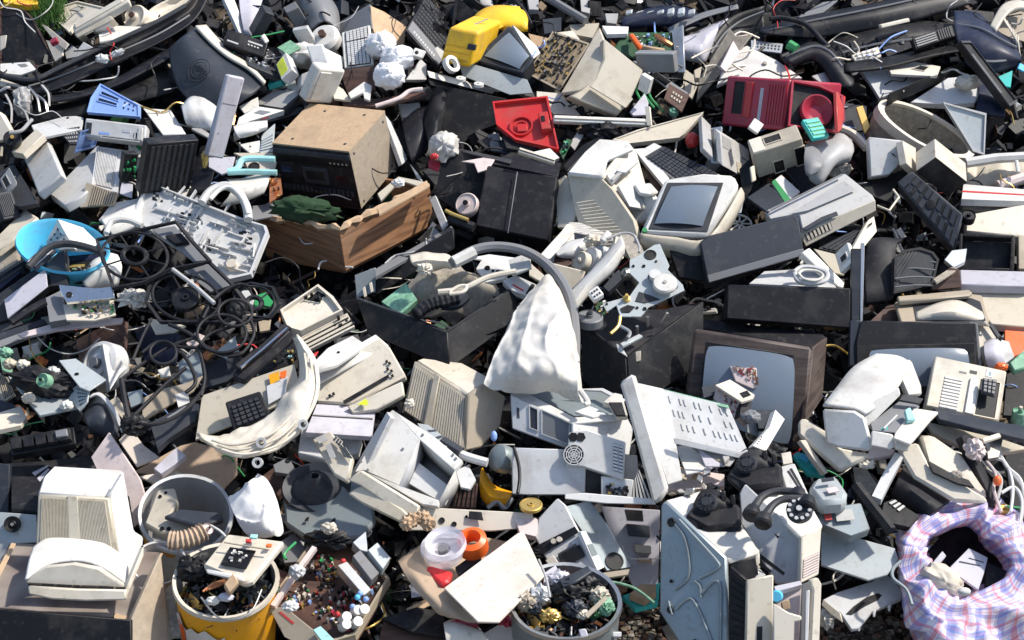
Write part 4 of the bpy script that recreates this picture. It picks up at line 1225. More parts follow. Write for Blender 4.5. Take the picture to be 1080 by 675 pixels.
for i in range(15):
 T('rib',None,[(608+i*1.6,214+i*3.4,.0),(634+i*2.4,210+i*3.6,.0)],.002,'cream',z=.345,parent=tw,n=4,straight=True)
quadpart('front_panel',[(634,186),(640,198),(690,242),(690,226),(672,162),(668,156),(648,168)],'cream',tw,.35,.03,nor=(.45,.35,.8))
quadpart('drive_bezel',[(640,184),(660,168),(664,176),(646,194)],'white',tw,.43,.02,nor=(.3,.5,.8))
quadpart('drive_slot',[(644,188),(656,178),(658,181),(647,191)],'mgrey',tw,.445,.002,nor=(.3,.5,.8))
quadpart('drive_bezel',[(650,180),(668,160),(674,170),(660,182)],'lgrey',tw,.44,.02,nor=(.3,.5,.8))
quadpart('shield',[(652,196),(672,178),(682,196),(676,220),(664,218)],'lgrey',tw,.4,.02,nor=(.4,.4,.8))
P('casing_slab','cream casing slab leaning left of the computer tower',[(586,192),(596,184),(608,224),(602,240),(588,240)],'cream','l',.02,.24)
disc('white_spool','white spool housing between tower and monitor',(676,218),17,'white',(-.5,.2,.8),.04,.34,hub='mgrey',cat='spool housing')
P('spool_cap','white curved cap over the spool housing',[(668,194),(686,192),(695,202),(686,206),(674,204)],'white','h',.02,.42,bev=.006)
keyboard('black-keyed white keyboard lying above the white-framed monitor',[(672,160),(690,150),(764,186),(738,208)],'lgrey','slate',z=.3,nor='h',rows=14,cols=5)
P('keyboard_edge','white front panel strip right of the tower drive bays',[(668,157),(680,156),(706,188),(700,196)],'white','h',.02,.3,cat='front strip')
P('triangle_gap','olive wedge of casing between the front strip and keyboard',[(678,164),(704,188),(696,204),(686,192)],'brown','h',.01,.26,cat='casing wedge')
mo,pl=P('crt_monitor','white-framed monitor facing up with a blue grey screen',[(675,246),(746,249),(780,196),(774,184),(742,182),(702,188)],'white',(-.05,.45,.89),.05,.5,body='bezel',bev=.012,cat='monitor')
quadpart('screen_surround',[(684,242),(746,245),(763,193),(704,193)],'dgrey',mo,.505,.004,nor=(-.05,.45,.89))
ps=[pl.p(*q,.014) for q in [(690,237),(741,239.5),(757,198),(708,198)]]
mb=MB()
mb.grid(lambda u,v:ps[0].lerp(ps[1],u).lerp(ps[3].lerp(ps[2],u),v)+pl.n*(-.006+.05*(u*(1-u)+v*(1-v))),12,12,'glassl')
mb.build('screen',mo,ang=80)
mb=MB()
mb.lathe(pl.p(680,243,0),pl.n,[(0,.005),(.01,.005),(.01,-.01)],'green',12)
mb.build('lamp',mo)
S('under_hood',None,[[(675,246),(710,250),(747,250),(781,198)],[(676,256,-.04),(710,262,-.04),(748,262,-.04),(784,210,-.04)],[(684,266,-.12),(712,272,-.12),(740,272,-.12),(770,240,-.12)]],'beige',.01,z=.42,parent=mo)  # shade of the underside is put into its beige
disc('fan_rotor','white wire wheel beside the white-framed monitor',(780,236),13,'white','h',.008,.2,prof=[(1,-1),(1,0),(.9,0),(.9,-1)],cat='fan wheel')
for i in range(8):
 an=i*math.pi/4
 T('spoke',None,[(780+2*math.cos(an),236+1.5*math.sin(an)),(780+12.5*math.cos(an),236+9*math.sin(an))],.004,'white',z=.165,parent=THINGS[-1],straight=True,n=5)
P('steel_clip','grey steel bracket at the right corner of the white-framed monitor',[(772,214),(784,212),(782,224),(772,226)],'steel','h',.01,.34)
P('slate_casing','long slate grey casing in front of the white-framed monitor',[(738,255),(748,248),(838,226),(842,230),(848,264),(746,297)],'slate',(0,.3,.95),.1,.46,bev=.006,feats=[])
P('casing_lip','lighter lip along the foot of the long slate casing',[(746,290),(847,262),(850,268),(748,298)],'mgrey','f',.02,.49,cat='casing lip')
P('black_casing','black end of casing under the white-framed monitor',[(706,262),(740,254),(748,298),(716,292)],'jet','f',.05,.36)
o,pl=P('desktop_case','long pale grey desktop case with slots along its edge',[(812,232),(806,222),(891,182),(920,205),(924,212),(846,244),(842,226)],'lgrey',(-.1,.6,.78),.05,.38,bev=.006)
quadpart('edge_panel',[(843,246),(923,211),(924,222),(850,260)],'beige',o,.38,.02,[('vent',.05,.2,.4,.7,7,'v','beige','dgrey')],nor=(0,.1,.99))
quadpart('top_inset',[(832,228),(890,192),(903,202),(852,224)],'grey',o,.392,.003,nor=(-.1,.6,.78))
quadpart('latch',[(846,244),(866,232),(882,226),(884,230),(868,236),(850,247)],'slate',o,.4,.006,nor=(-.1,.6,.78))
quadpart('hinge_line',[(812,224),(888,186),(889,188),(813,226)],'mgrey',o,.4,.004,nor=(-.1,.6,.78))
P('white_slab','white slab leaning across below the desktop case',[(846,266),(854,261),(891,298),(890,304),(884,302)],'white','r',.03,.44,bev=.004)
P('white_fin','white fin behind the white slab',[(858,262),(882,268),(896,274),(890,290),(880,288)],'beige','h',.01,.38)
B('white_connector','white connector block right of the white slab',(886,288),(900,275),(880,268),(890,290),'white',[('ab','hole',.3,.3,.7,.6)],z=.42)
P('black_louvre','black louvred strip under the desktop case',[(862,262),(912,236),(920,242),(888,268)],'black','h',.02,.32,[('vent',.05,.1,.95,.9,4,'u','slate')])
P('cream_arm','cream arm with square holes left of the rounded black monitor',[(898,264),(916,232),(922,228),(925,244),(902,272)],'cream','r',.02,.38,[('hole',.6,.3,.75,.7)])
P('black_equipment_case','long black front case under the grey ringed top',[(768,300),(897,304),(897,346),(766,336)],'soft',(0,.1,.99),.12,.46,bev=.004,cat='equipment case')
P('pale_top','dusty pale top board on the long black front case',[(790,299),(806,286),(838,284),(872,286),(882,303)],'lgrey','up',.02,.42,cat='top board')
T('cable_ring','coiled pale cable ring on the dusty top board',[(838,288),(842,296),(856,299),(870,296),(872,288),(860,283),(846,282),(838,287)],.01,'lgrey',z=.5)
T('cable_ring','second loop lying inside the coiled cable ring',[(842,288),(848,294),(860,296),(868,291),(862,286),(848,285),(842,289)],.005,'white',z=.52)
P('steel_upright','dark upright panel with bright edge right of the long black case',[(898,262),(908,262),(908,302),(906,350),(898,350)],'slate','f',.02,.48)
P('edge_trim','thin bright vertical trim on the dark upright panel',[(908,256),(912,256),(910,340),(907,340)],'steel','f',.01,.5,cat='vertical trim')
S('black_monitor','rounded black monitor shell with arched vented back',[[(912,262),(912,255),(930,252),(952,254)],[(912,275,.03),(922,262,.06),(936,260,.06),(944,262,.04)],[(912,320),(930,318),(940,316),(942,306)]],'soft',.014,z=.3,cat='monitor')
bm=THINGS[-1]
P('arched_vent_back','arched vented back of the rounded black monitor',[(942,310),(943,272),(952,264),(970,261),(984,266),(990,274),(984,300),(962,306)],'dgrey',(.15,.25,.95),.03,.4,feats=[('vent',.02,.1,.95,.9,5,'v','slate')],rim=.006,rk='soft',cat='vented back')
for i in range(4):
 T('rib',None,[(944,276+i*9),(964,274+i*9,.0),(988-i*1.5,277+i*8)],.0035,'mgrey',z=.38,parent=THINGS[-1],n=4)
P('brown_wood_board','dark brown board right of the arched vent',[(982,304),(1002,282),(1012,284),(1014,303),(984,306)],'brown','f',.03,.36)
P('moss_edge','dirty mossy edge on the dark brown board',[(984,294),(1006,280),(1010,284),(988,298)],'dirty','up',.01,.4,cat='board edge')
P('metal_bracket','bright folded metal bracket beside the black crate',[(996,274),(1004,264),(1020,262),(1018,276),(1006,282)],'steel','h',.02,.38)
B('black_crate','open black crate lying on its side at the right',(1010,284),(1068,286),(1012,246),(1012,290),'jet',z=.2,open='ab',th=.012,bev=.003)
P('white_plank','white plank with a thin red line at the right edge',[(1016,194),(1086,200),(1086,212),(1014,210)],'white','up',.03,.22,[('flat',.0,.45,1,.55,'red','line')])
P('white_plank','cream white plank below the red lined one',[(1020,226),(1086,214),(1086,250),(1018,244)],'cream','h',.05,.24,bev=.006)
P('grey_plank','shaded grey plank between the two white ones',[(1016,210),(1086,212),(1086,218),(1030,222),(1016,218)],'grey','h',.02,.16)  # shade between the white planks is put into this grey
P('white_plank','lavender white plank below the black crate',[(1012,284),(1086,286),(1086,301),(1013,300)],'lav','up',.04,.3,bev=.005)
P('white_plank','warm white broad plank lowest at the right edge',[(1013,302),(1086,303),(1086,345),(1020,340)],'beige','h',.04,.27,bev=.004)
B('dusty_crate','dusty tan crate corner at the right frame edge',(1074,284),(1086,284),(1074,248),(1072,288),'tan',z=.14)
disc('black_knob','black knob at the corner of the dark amplifier',(1022,227),7,'black','h',.03,.34)
P('grey_shadow_board','mid grey board, shadow put into its colour, above the cream white plank',[(1018,212),(1040,216),(1040,226),(1020,228)],'mgrey','h',.02,.14)  # board in shadow; the shadow is painted in as mid grey
T('white_peg','short white peg stuck in the dusty sheet',[(1072,170),(1074,182)],.008,'white',z=.22,straight=True)
mb=MB()
o=thing('basin','bright turquoise plastic basin holding a small white carton','basin',w3((70,265)))
ax=cv(.15,.72,.68)
c0=V(66,258,D(66,258)-.42)
r0=47*D(66,258)/FP
mb.lathe(c0,ax,[(0,-.13),(r0*.62,-.13),(r0*.72,-.11),(r0*.93,-.01),(r0*1.0,0),(r0*1.02,-.012),(r0*.95,-.02),(r0*.75,-.12),(r0*.6,-.145),(0,-.145)],'sky',40,squash=.8,x=RT+UP*-.5)
mb.build('bowl',o)
P('carton','white carton with dotted grey end in the turquoise basin',[(61,231),(88,240),(104,256),(98,262),(78,262)],'white','r',.03,.36)
P('carton_end','grey dotted end face of the carton in the basin',[(61,231),(78,262),(62,264),(48,256)],'grey','l',.02,.37,[('btn',.1,.1,.9,.9,4,3,'dgrey',.002,.3),('flat',.55,.7,.75,.9,'green','badge')],cat='carton end')
T('black_hose','black hose arching across the front of the basin',[(30,282),(50,262),(72,257),(96,262),(110,268)],.014,'dgrey',z=.44)
P('striped_frame','navy and white striped frame in front of the basin',[(27,276),(48,258),(60,264),(38,284)],'slate','h',.012,.4,[('flat',.05,.1,.95,.25,'lgrey','stripe'),('flat',.05,.7,.95,.8,'lgrey','stripe')])
P('window_frame','dark grey framed panel with lavender insert at the left',[(-4,312),(4,306),(68,262),(70,270),(70,300),(52,302),(10,336),(-4,340)],'dgrey',(-.2,.5,.85),.03,.3)
P('lavender_insert','lavender sheet framed in dark grey at the left',[(4,316),(48,283),(50,302),(8,336)],'lav',(-.2,.5,.85),.006,.335)
P('grey_side','dark grey square panel in front of the basin',[(50,278),(68,262),(70,298),(54,302)],'slate','f',.012,.36)
for i,q in enumerate([(0,296,28,276,'slate'),(0,308,20,288,'navy'),(4,300,24,284,'dgrey')]):
 T('blue_slat',['dark blue slat below the grey plank at the left edge','navy slat nearest the lavender insert','thin dark slat between the two blue ones'][i],[(q[0]-4,q[1]),(q[2],q[3])],.02,q[4],z=.2,n=4,straight=True)
P('ribbon_board','board with blue and yellow bands beside the turquoise basin',[(70,270),(112,266),(104,298),(70,298)],'jet','h',.01,.26,[('flat',.0,.05,1,.22,'navy','band'),('flat',.0,.36,.5,.45,'gold','band'),('comps',.05,.5,.8,.95,22,('pcbl','mgrey','black','tan'),.02)])
S('white_dome','smooth white dome behind the round fan shroud',[[(88,296),(96,276),(112,268),(124,270)],[(90,302,.06),(104,288,.09),(116,282,.09),(128,282,.05)],[(98,306),(110,304),(118,304),(124,300)]],'white',.012,z=.22)
P('chrome_bar','shiny curved chrome bar under the white dome',[(62,300),(100,304),(119,302),(121,314),(70,319),(64,308)],'chrome','h',.014,.42,holes=[(73,311,2.6)])
P('grey_block','matt grey block left of the chrome bar',[(48,314),(64,306),(72,336),(52,340)],'mgrey','h',.04,.36)
P('relay_board','cream relay board under the chrome bar',[(66,321),(120,316),(122,332),(100,338),(70,338)],'cream','h',.01,.36,[('comps',.02,.1,.98,.9,60,('cream','gold','jet','green','pinkish','grey'),.02)])
P('dark_sill','long pinkish grey sill below the relay board',[(18,352),(66,338),(100,336),(130,335),(128,340),(60,348),(24,356)],'pinkish','h',.014,.28)
T('black_tube','black rod leaning below the lavender insert',[(12,340),(30,328),(48,318)],.016,'black',z=.4,straight=True)
for i,q in enumerate([(0,352,46,336,'slate'),(0,360,30,348,'mgrey'),(0,344,20,336,'dgrey')]):
 P('dark_rail',['slate rail left of the pinkish sill','mid grey rail lowest left of the pinkish sill','dark rail touching the left frame edge'][i],[(q[0]-4,q[1]),(q[2],q[3]),(q[2]+4,q[3]+5),(q[0]-4,q[1]+8)],q[4],'h',.02,.24)
blob('fluff','grey white fluff on the fan shrouds',(142,314),14,7,'sack',z=.36,wr=.9,fs=5)
o,pl=P('lattice_tray','large lavender grey moulded tray with clips and ribs',[(157,194),(210,215),(254,232),(282,241),(284,248),(266,292),(232,300),(206,276),(140,232)],'lgrey',(-.15,.55,.82),.01,.28,rim=.02,rk='lgrey')
mb=MB()
rr=random.Random(5)
for i in range(90):
 x,y=(rr.uniform(160,268),rr.uniform(205,284))
 if not (y>200+(x-160)*.35 and y<240+(x-150)*.55):
  continue
 a=rr.choice([.35,-1.1])+rr.uniform(-.1,.1)
 l=rr.uniform(6,26)
 p,q=(pl.p(x,y),pl.p(min(x+l*math.cos(a),270),y+l*math.sin(a)*.8))
 s=(q-p).normalized().cross(pl.n)*.002
 mb.hexa([p-s,p+s,q+s,q-s]+[v+pl.n*rr.uniform(.008,.02) for v in (p-s,p+s,q+s,q-s)],'lgrey')
mb.build('ribs',o)
mb=MB()
for i in range(46):
 x,y=rr.choice([(rr.uniform(158,170),rr.uniform(198,212)),(rr.uniform(248,268),rr.uniform(244,262)),(rr.uniform(190,215),rr.uniform(220,240)),(rr.uniform(216,226),rr.uniform(252,264))])
 u=rr.uniform(.8,2.6)
 v=rr.uniform(.6,1.6)
 mb.prism([pl.p(x-u,y-v,-.001),pl.p(x+u,y-v+.5,-.001),pl.p(x+u,y+v,-.001),pl.p(x-u,y+v-.4,-.001)],pl.n*.0035,'jet')
mb.build('clip_holes',o)
mb=MB()
mb.lathe(pl.p(246,282,.0),pl.n,[(0,.03),(.02,.03),(.024,.0)],'cream',16)
mb.build('boss',o)
P('white_sheet','bright white sheet corner above the lattice tray',[(104,232),(118,214),(152,208),(154,222),(136,232),(112,238)],'white','h',.01,.22)
T('grey_pipe','short grey pipe loop behind the first fan shroud',[(112,246),(118,234),(134,232),(150,238)],.012,'lgrey',z=.3)

def shroud(label,corners,c,rx,ry,z,ang=0,k='soft',nsp=8):
 o,pl=(thing('fan_shroud',label,'fan shroud',w3(c,z)),Pl(cen(corners),(-.1,.6,.8),z))
 mb=MB()
 ps=[pl.p(*q) for q in corners]
 n=len(ps)
 for i in range(n):
  mb.tube([ps[i],ps[(i+1)%n]],.008,k,4)
 mb.build('frame',o)
 mb=MB()
 N=40
 ca,sa=(math.cos(R(ang)),math.sin(R(ang)))

 def el(t,q):
  x,y=(math.cos(t)*rx*q,math.sin(t)*ry*q)
  return pl.p(c[0]+x*ca-y*sa,c[1]+x*sa+y*ca)
 for q,r in ((1,.006),(.36,.01)):
  mb.tube([el(2*math.pi*i/N,q) for i in range(N+1)],r,k,6,cap=False)
 mb.build('rings',o)
 for i in range(nsp):
  t=2*math.pi*(i+.3)/nsp
  mb=MB()
  mb.tube([el(t,.36),el(t,1)],.0035,k,5)
  mb.build('spoke',o)
 return (o,pl)
o,pl=shroud('black square fan shroud with eight spokes over the white dome',[(102,253),(186,234),(202,254),(222,276),(180,284),(152,298),(120,304)],(142,270),35,25,.5,6)
for q in ([(160,242),(184,238),(218,274),(204,276)],):
 P('shroud_plate','grey plate filling the right of the first fan shroud',q,'mgrey',(-.1,.6,.8),.008,.47,[('panel',.1,.3,.9,.55,'soft',.02)])
o,pl=shroud('second black fan shroud with an oval hub below the first',[(160,294),(220,276),(245,300),(262,324),(236,340),(170,340),(154,318)],(196,314),36,24,.48,12)
P('shroud_plate','pinkish grey plate beside the second fan shroud hub',[(192,284),(222,278),(244,300),(222,308),(206,296)],'mgrey',(-.1,.6,.8),.008,.45)
disc('oval_hub','black oval hub of the second shroud',(196,314),14,'black',(-.1,.6,.8),.02,.5)
T('shroud_bar','grey diagonal bar crossing the second fan shroud',[(182,284),(206,302),(226,320)],.008,'grey',z=.52,straight=True)
o,pl=shroud('round black fan guard with green insert under the lattice tray',[(248,306),(264,299),(288,304),(296,322),(284,336),(262,334)],(268,320),22,18,.5,0,'black',6)
P('green_insert','green plastic patch inside the round fan guard',[(268,312),(280,308),(288,318),(284,324),(268,324)],'green','h',.01,.42)
P('white_insert','white patch beside the green one in the fan guard',[(253,306),(262,306),(268,316),(266,324)],'lgrey','h',.01,.42)
blob('black_motor','black motor lump under the round fan guard',(250,328),10,10,'soft',z=.46,wr=.2)
for i,(path,r) in enumerate([([(214,336),(224,318),(238,306),(252,300),(262,302)],.012),([(178,342),(200,352),(218,366),(236,374),(256,372)],.011),([(150,372),(168,360),(190,366),(208,368),(214,384)],.01),([(208,368),(222,352),(246,344),(262,334)],.01),([(128,400),(150,384),(178,366),(206,356)],.01),([(128,400),(132,424),(136,442)],.016),([(136,444),(156,424),(176,404),(196,388)],.012),([(136,444),(158,448),(180,442),(198,430),(214,412)],.012),([(214,384),(216,400),(212,418)],.012),([(262,334),(268,352),(256,372),(240,376)],.011),([(160,336),(150,356),(140,380)],.009),([(192,372),(202,388),(206,404),(196,414)],.012)]):
 T('black_spar',['spar rising to the round fan guard','curved spar below the second fan shroud','short looping spar above the blue plate','spar leading up to the green insert','long spar running down to the black knot','thick spar ending at the black knot','spar crossing the tan scraps','curved spar under the blue plate','upright spar right of the blue plate','curved spar around the pale wedge','thin spar left of the dark hollow','bent spar touching the small steering ring'][i].replace('spar','black plastic spar',1),path,r*.62,'soft',z=.5)
for c,rx,ry,l in (((172,372),14,12,'small black ring with pale hub in the tangle of spars'),((234,352),26,20,'wide black ring lying over the pale blue wedge'),((248,330),18,14,'black ring under the round fan guard')):
 T('black_ring',l,[(c[0]+rx*math.cos(t*math.pi/8),c[1]+ry*math.sin(t*math.pi/8)) for t in range(17)],.006,'soft',z=.52)
blob('black_knot','knot of black plastic where the spars meet',(142,448),12,9,'jet',z=.48,wr=.7)
P('blue_plate','blue plastic plate behind the black spars',[(188,382),(208,370),(216,388),(208,408),(190,404)],'steelb','h',.01,.3)
P('blue_plate','pale blue wedge inside the wide black ring',[(226,372),(248,354),(252,370),(240,378)],'pale','h',.01,.34)
P('dark_blue_panel','dark blue sloping panel under the second fan shroud',[(140,344),(176,344),(188,352),(182,384),(152,380)],'navy','l',.02,.16)
P('slate_shell','slate blue shell among the black spars',[(212,384),(250,372),(262,384),(240,402),(214,410)],'slate','h',.02,.26)
P('copper_strip','strip of amber circuit in the wide black ring',[(212,374),(236,356),(240,362),(218,380)],'copper','h',.01,.3,[('comps',0,0,1,1,16,('gold','jet','rust','beige'),.02)])
B('heat_sink','small tan finned heat sink under the green insert',(256,352),(271,350),(256,332),(254,354),'tan',[('ab','vent',.05,.05,.95,.95,9,'u','tan')],z=.4)
P('tan_scrap','tan square scrap right of the finned heat sink',[(272,338),(286,334),(284,348),(274,350)],'tan','h',.012,.36)
for i,q in enumerate([[(156,336),(180,338),(196,344),(184,350),(164,352)],[(150,420),(170,410),(196,404),(214,396),(204,412),(150,444)],[(112,424),(124,418),(132,430),(130,442)],[(134,414),(150,410),(150,424),(138,430)],[(184,416),(198,412),(200,424),(188,430)],[(166,390),(178,386),(180,396),(170,398)],[(196,362),(206,350),(216,354),(204,370)]]):
 P('pale_scrap',['cream flap hanging below the second fan shroud','long tan splinter behind the black knot','tan curved scrap left of the black knot','grey blue scrap above the black knot','bright white scrap right of the black knot','small white scrap near the small black ring','dirty pinkish scrap in the tangle'][i],q,['cream','tan','beige','steelb','white','white','pinkish'][i],'h',.01,.34)
T('black_lever','long black slotted lever reaching to the ripped bucket',[(252,390),(280,368),(304,346)],.022,'soft',z=.56,straight=True,n=4)
T('chrome_strip','chrome strip on the long black lever',[(254,388),(278,368),(303,346)],.005,'chrome',z=.6,straight=True,n=4)
P('black_profile','black profile lying across the tan splinter',[(158,446),(200,424),(210,426),(206,444),(178,462),(166,474)],'slate','h',.03,.44,[('panel',.2,.2,.8,.5,'mgrey',.004)])
disc('motor_cover','round pale grey motor cover with concentric rings',(104,384),24,'lgrey',(-.55,.3,.8),.05,.3,prof=[(0,-.4),(.2,-.4),(.22,.1),(.5,.1),(.52,-.1),(.75,-.1),(.78,.2),(1,0),(1.04,-1.2),(.9,-1.6)],hub='mgrey',cat='motor cover')
P('motor_cheek','pale side plate of the round motor cover',[(108,362),(114,364),(134,388),(126,396),(116,412),(114,396)],'lgrey','r',.03,.34,cat='motor cheek')
P('teal_steel_bracket','pale teal steel bracket with perforated foot',[(62,380),(80,378),(112,400),(94,412),(84,408)],'pale','up',.006,.44,holes=[(81,395,1.6)])
P('perforated_foot','perforated pale teal foot of the steel bracket',[(78,404),(94,412),(92,424),(84,434),(70,418)],'pale','l',.006,.42,[('btn',.1,.1,.9,.9,5,5,'slate',.002,.4)])
P('teal_chassis','pale teal steel chassis floor with loose parts',[(8,396),(18,400),(30,412),(86,422),(90,428),(42,438)],'pale','up',.01,.36)
blob('black_mechanism','black mechanism on the teal chassis',(48,404),30,13,'soft',z=.38,wr=.6,fs=5,ang=-10)
disc('coil','pale coil on the black mechanism',(45,401),7,'pcbl',(-.3,.2,.9),.03,.52,hub='jet')
for i,(x,y,k) in enumerate([(24,385,'cream'),(10,384,'beige'),(56,392,'lgrey'),(62,398,'grey'),(30,420,'cream'),(70,428,'white'),(6,372,'pcbl')]):
 blob('small_part',['cream cap left of the black mechanism','beige cap at the left edge','grey chip on top of the black mechanism','small grey chip right of the coil','cream dirt lump on the teal chassis','white nub at the foot of the teal chassis','pale green nub at the left edge'][i],(x,y),6,5,k,z=.4,wr=.4)
P('tan_corner','yellowed plate corner at the left frame edge',[(-4,436),(22,428),(28,440),(22,448),(-4,454)],'cream','up',.02,.34)
P('rusty_grille','rusty brown slatted scrap left of the teal chassis',[(-4,392),(8,398),(16,416),(4,424),(-4,420)],'dirty','h',.012,.28,[('vent',.1,.1,.9,.9,5,'v','tan')])
P('slate_rail','slate rail above the yellowed plate corner',[(-4,420),(14,426),(20,432),(-4,436)],'slate','h',.02,.3)
P('pcb_scrap','light green scrap board at the left edge',[(-2,366),(6,368),(14,382),(12,394),(2,390)],'pcbl','h',.01,.34)
P('olive_wall','dark olive upright panel behind the motor cover',[(80,358),(100,348),(132,338),(130,372),(100,364),(84,384)],'brown','l',.02,.12)
S('dark_helmet','black rounded hood with pale blue edge',[[(88,436),(100,422),(112,420),(124,448)],[(92,448,.06),(104,438,.08),(114,440,.06),(124,456,.02)],[(96,456),(108,460),(118,462),(126,460)]],'slate',.012,z=.34,cat='rounded hood')
S('helmet_edge','pale rim of the black rounded hood',[[(94,420),(104,418),(118,434),(128,456)],[(98,416),(108,416),(122,432),(131,454)]],'lgrey',.012,z=.42,cat='pale rim')
o,fr=B('black_rack','black rack with four chunky cells at the left',(12,480),(80,468),(10,462),(14,486),'jet',[('ab','btn',.03,.1,.97,.9,5,1,'soft',.02,.8),('ab','panel',.75,.3,.93,.7,'mgrey',.03)],z=.34)
S('black_tray','broad glossy black tray below the rack',[[(6,490),(60,486),(100,480)],[(6,510,.01),(60,506,.02),(100,500,.01)],[(10,536),(50,538),(100,530)]],'soft',.01,z=.22)
P('black_case','black case with two white label strips left of the big monitor',[(12,492),(46,490),(60,494),(44,540),(12,536)],'soft','up',.03,.34,[('flat',.45,.28,1,.4,'lav','label'),('flat',.45,.5,.9,.62,'lav','label')])
P('dark_block','slate block standing at the left frame edge',[(-4,488),(10,490),(9,540),(-4,545)],'slate','f',.03,.34)
P('speaker_box','pale blue panel with a small round black speaker',[(-2,540),(38,543),(40,572),(10,574),(-2,600)],'pale','f',.06,.36)
disc('speaker_driver','small round black speaker in the pale blue panel',(13,553),8,'jet','f',.008,.4,prof=[(0,-.5),(.3,-.5),(.35,.5),(.5,0),(.85,.6),(1,.8),(1,-1)],hub='mgrey',cat='speaker')
P('grey_panel','upright pinkish grey board behind the large monitor',[(96,482),(115,456),(148,506),(158,540),(141,556),(136,524),(104,500)],'pinkish','f',.02,.36)
P('card_flap','white and tan cardboard flap beside the pinkish board',[(125,464),(138,452),(152,470),(168,482),(144,492)],'cardl','h',.01,.34)
P('paper_box','lavender paper wad in the cardboard scraps',[(162,494),(186,472),(196,480),(184,490),(170,500)],'lav','h',.03,.36)
P('cardboard','brown cardboard sheet under the ripped bucket',[(140,498),(190,470),(206,466),(250,480),(250,500),(232,520),(214,512),(180,502)],'card','h',.01,.18)
P('cardboard','torn tan cardboard edge above the orange rimmed bucket',[(146,502),(186,496),(200,504),(196,510),(160,508)],'cardl','up',.01,.3)
mo=thing('crt_monitor','large cream monitor on the wooden box, seen from behind','monitor',w3((90,620)))
quadpart('top_cover',[(57,491),(128,495),(131,498),(115,524),(40,520),(46,502)],'white',mo,.52,.02,nor='up',bev=.006)
quadpart('side_cover',[(131,498),(142,560),(152,566),(151,578),(134,614),(124,582),(115,524)],'white',mo,.5,.03,nor=(.7,.2,.7),bev=.006)
quadpart('rear_panel',[(40,521),(115,525),(124,584),(37,580)],'beige',mo,.56,.02,[('vent',.06,.06,.94,.9,46,'v','beige','beige'),('panel',.42,.0,.56,.98,'beige',.005)],nor=(-.05,.1,.99),bev=.006)  # panel turned from the sun; that shade is put into its beige
S('hood',None,[[(36,578,.0),(52,568,.0),(80,568,.0),(108,574,.0),(130,588,.0),(135,596,.0)],[(31,592,.03),(50,582,.03),(80,579,.03),(108,585,.03),(128,600,.02),(134,606,.0)],[(27,612,.06),(48,597,.06),(80,592,.06),(105,598,.06),(126,611,.045),(134,618,.03)]],'white',.012,z=.5,parent=mo,nu=24,nv=8)
quadpart('foot_panel',[(26,611),(48,597),(78,594),(104,599),(134,620),(80,619),(28,616)],'cream',mo,.585,.03,nor=(-.05,.0,1),bev=.006)
quadpart('front_bezel',[(29,618),(80,621),(133,622),(132,633),(90,634),(54,632),(30,627)],'cream',mo,.59,.03,nor=(-.02,.1,.99),bev=.005)
quadpart('bezel_side',[(133,622),(152,576),(152,586),(133,633)],'cream',mo,.58,.02,nor=(.8,.1,.6),bev=.003)
for q in ((30,42),(44,57),(60,75),(78,84),(87,101),(104,120),(122,132)):
 T('seam_slot',None,[(q[0],616+(q[0]-30)*.045,.0),(q[1],616+(q[1]-30)*.045,.0)],.004,'jet',z=.565,parent=mo,n=4,straight=True)
for i in range(7):
 a,b=(i/7,(i+.7)/7)
 T('seam_slot',None,[(134+17*a,618-44*a),(134+17*b,618-44*b)],.004,'jet',z=.54,parent=mo,n=4,straight=True)
bx=thing('wooden_box','worn wooden cabinet with a black front under the large monitor','cabinet',w3((90,675)))
quadpart('top_board',[(13,572),(169,582),(139,652),(-60,636),(-8,600)],'oldwood',bx,.42,.02,nor='up',bev=.003)
quadpart('side_board',[(170,583),(176,640),(178,700),(139,720),(139,652)],'chipside',bx,.48,.02,nor=(.75,.2,.6),bev=.003)
quadpart('front',[(-60,638),(138,654),(138,720),(-60,720)],'jet',bx,.5,.02,nor=(-.1,.1,.99))
quadpart('edge_band',[(120,646),(139,650),(169,583),(172,583),(141,656),(120,652)],'chip',bx,.465,.003,nor='up')
quadpart('edge_band',[(12,572),(17,573),(-2,612),(-8,610)],'chip',bx,.425,.003,nor='up')
cr=thing('black_crate','large scuffed black crate below the wooden drawer','crate',w3((470,390)))
quadpart('wall',[(376,316),(472,350),(474,389),(388,352)],'jet',cr,.42,.01,nor=(-.4,.2,.9),bev=.003)
quadpart('wall',[(472,350),(546,300),(544,338),(474,389)],'soft',cr,.42,.01,nor=(.45,.2,.87),bev=.003)
quadpart('wall',[(376,314),(394,292),(478,240),(480,262),(400,310)],'jet',cr,.16,.01,nor='f',bev=.003)
T('rim',None,[(376,315),(430,334),(472,350),(508,326),(546,300)],.007,'dgrey',z=.41,parent=cr,straight=True)
for q in ((384,304),(391,299)):
 P('white_slit','small white tab in the black crate, %s'%('left one of the pair' if q[0]==384 else 'right one of the pair'),[(q[0]-2,q[1]),(q[0]+1,q[1]-2),(q[0]+3,q[1]+8),(q[0],q[1]+10)],'cream','f',.006,.3,group='white tabs in the black crate')
P('green_foam','pale green torn foam block in the black crate',[(402,318),(428,298),(440,316),(422,332)],'pcbl',(-.1,.6,.8),.03,.42)
S('sooty_hood','large sooty grey brown hood lying in the black crate',[[(430,304),(448,282),(474,274),(488,284),(516,300)],[(430,318,.06),(456,298,.12),(484,292,.14),(510,302,.12),(538,314,.06)],[(446,338),(474,334),(500,336),(524,330),(544,322)]],'dirty',.01,22,14,z=.28,wr=.03)
P('black_sheet','crumpled black sheet at the right corner of the black crate',[(498,334),(520,312),(548,318),(546,338),(516,352),(480,362)],'soft','h',.02,.4)
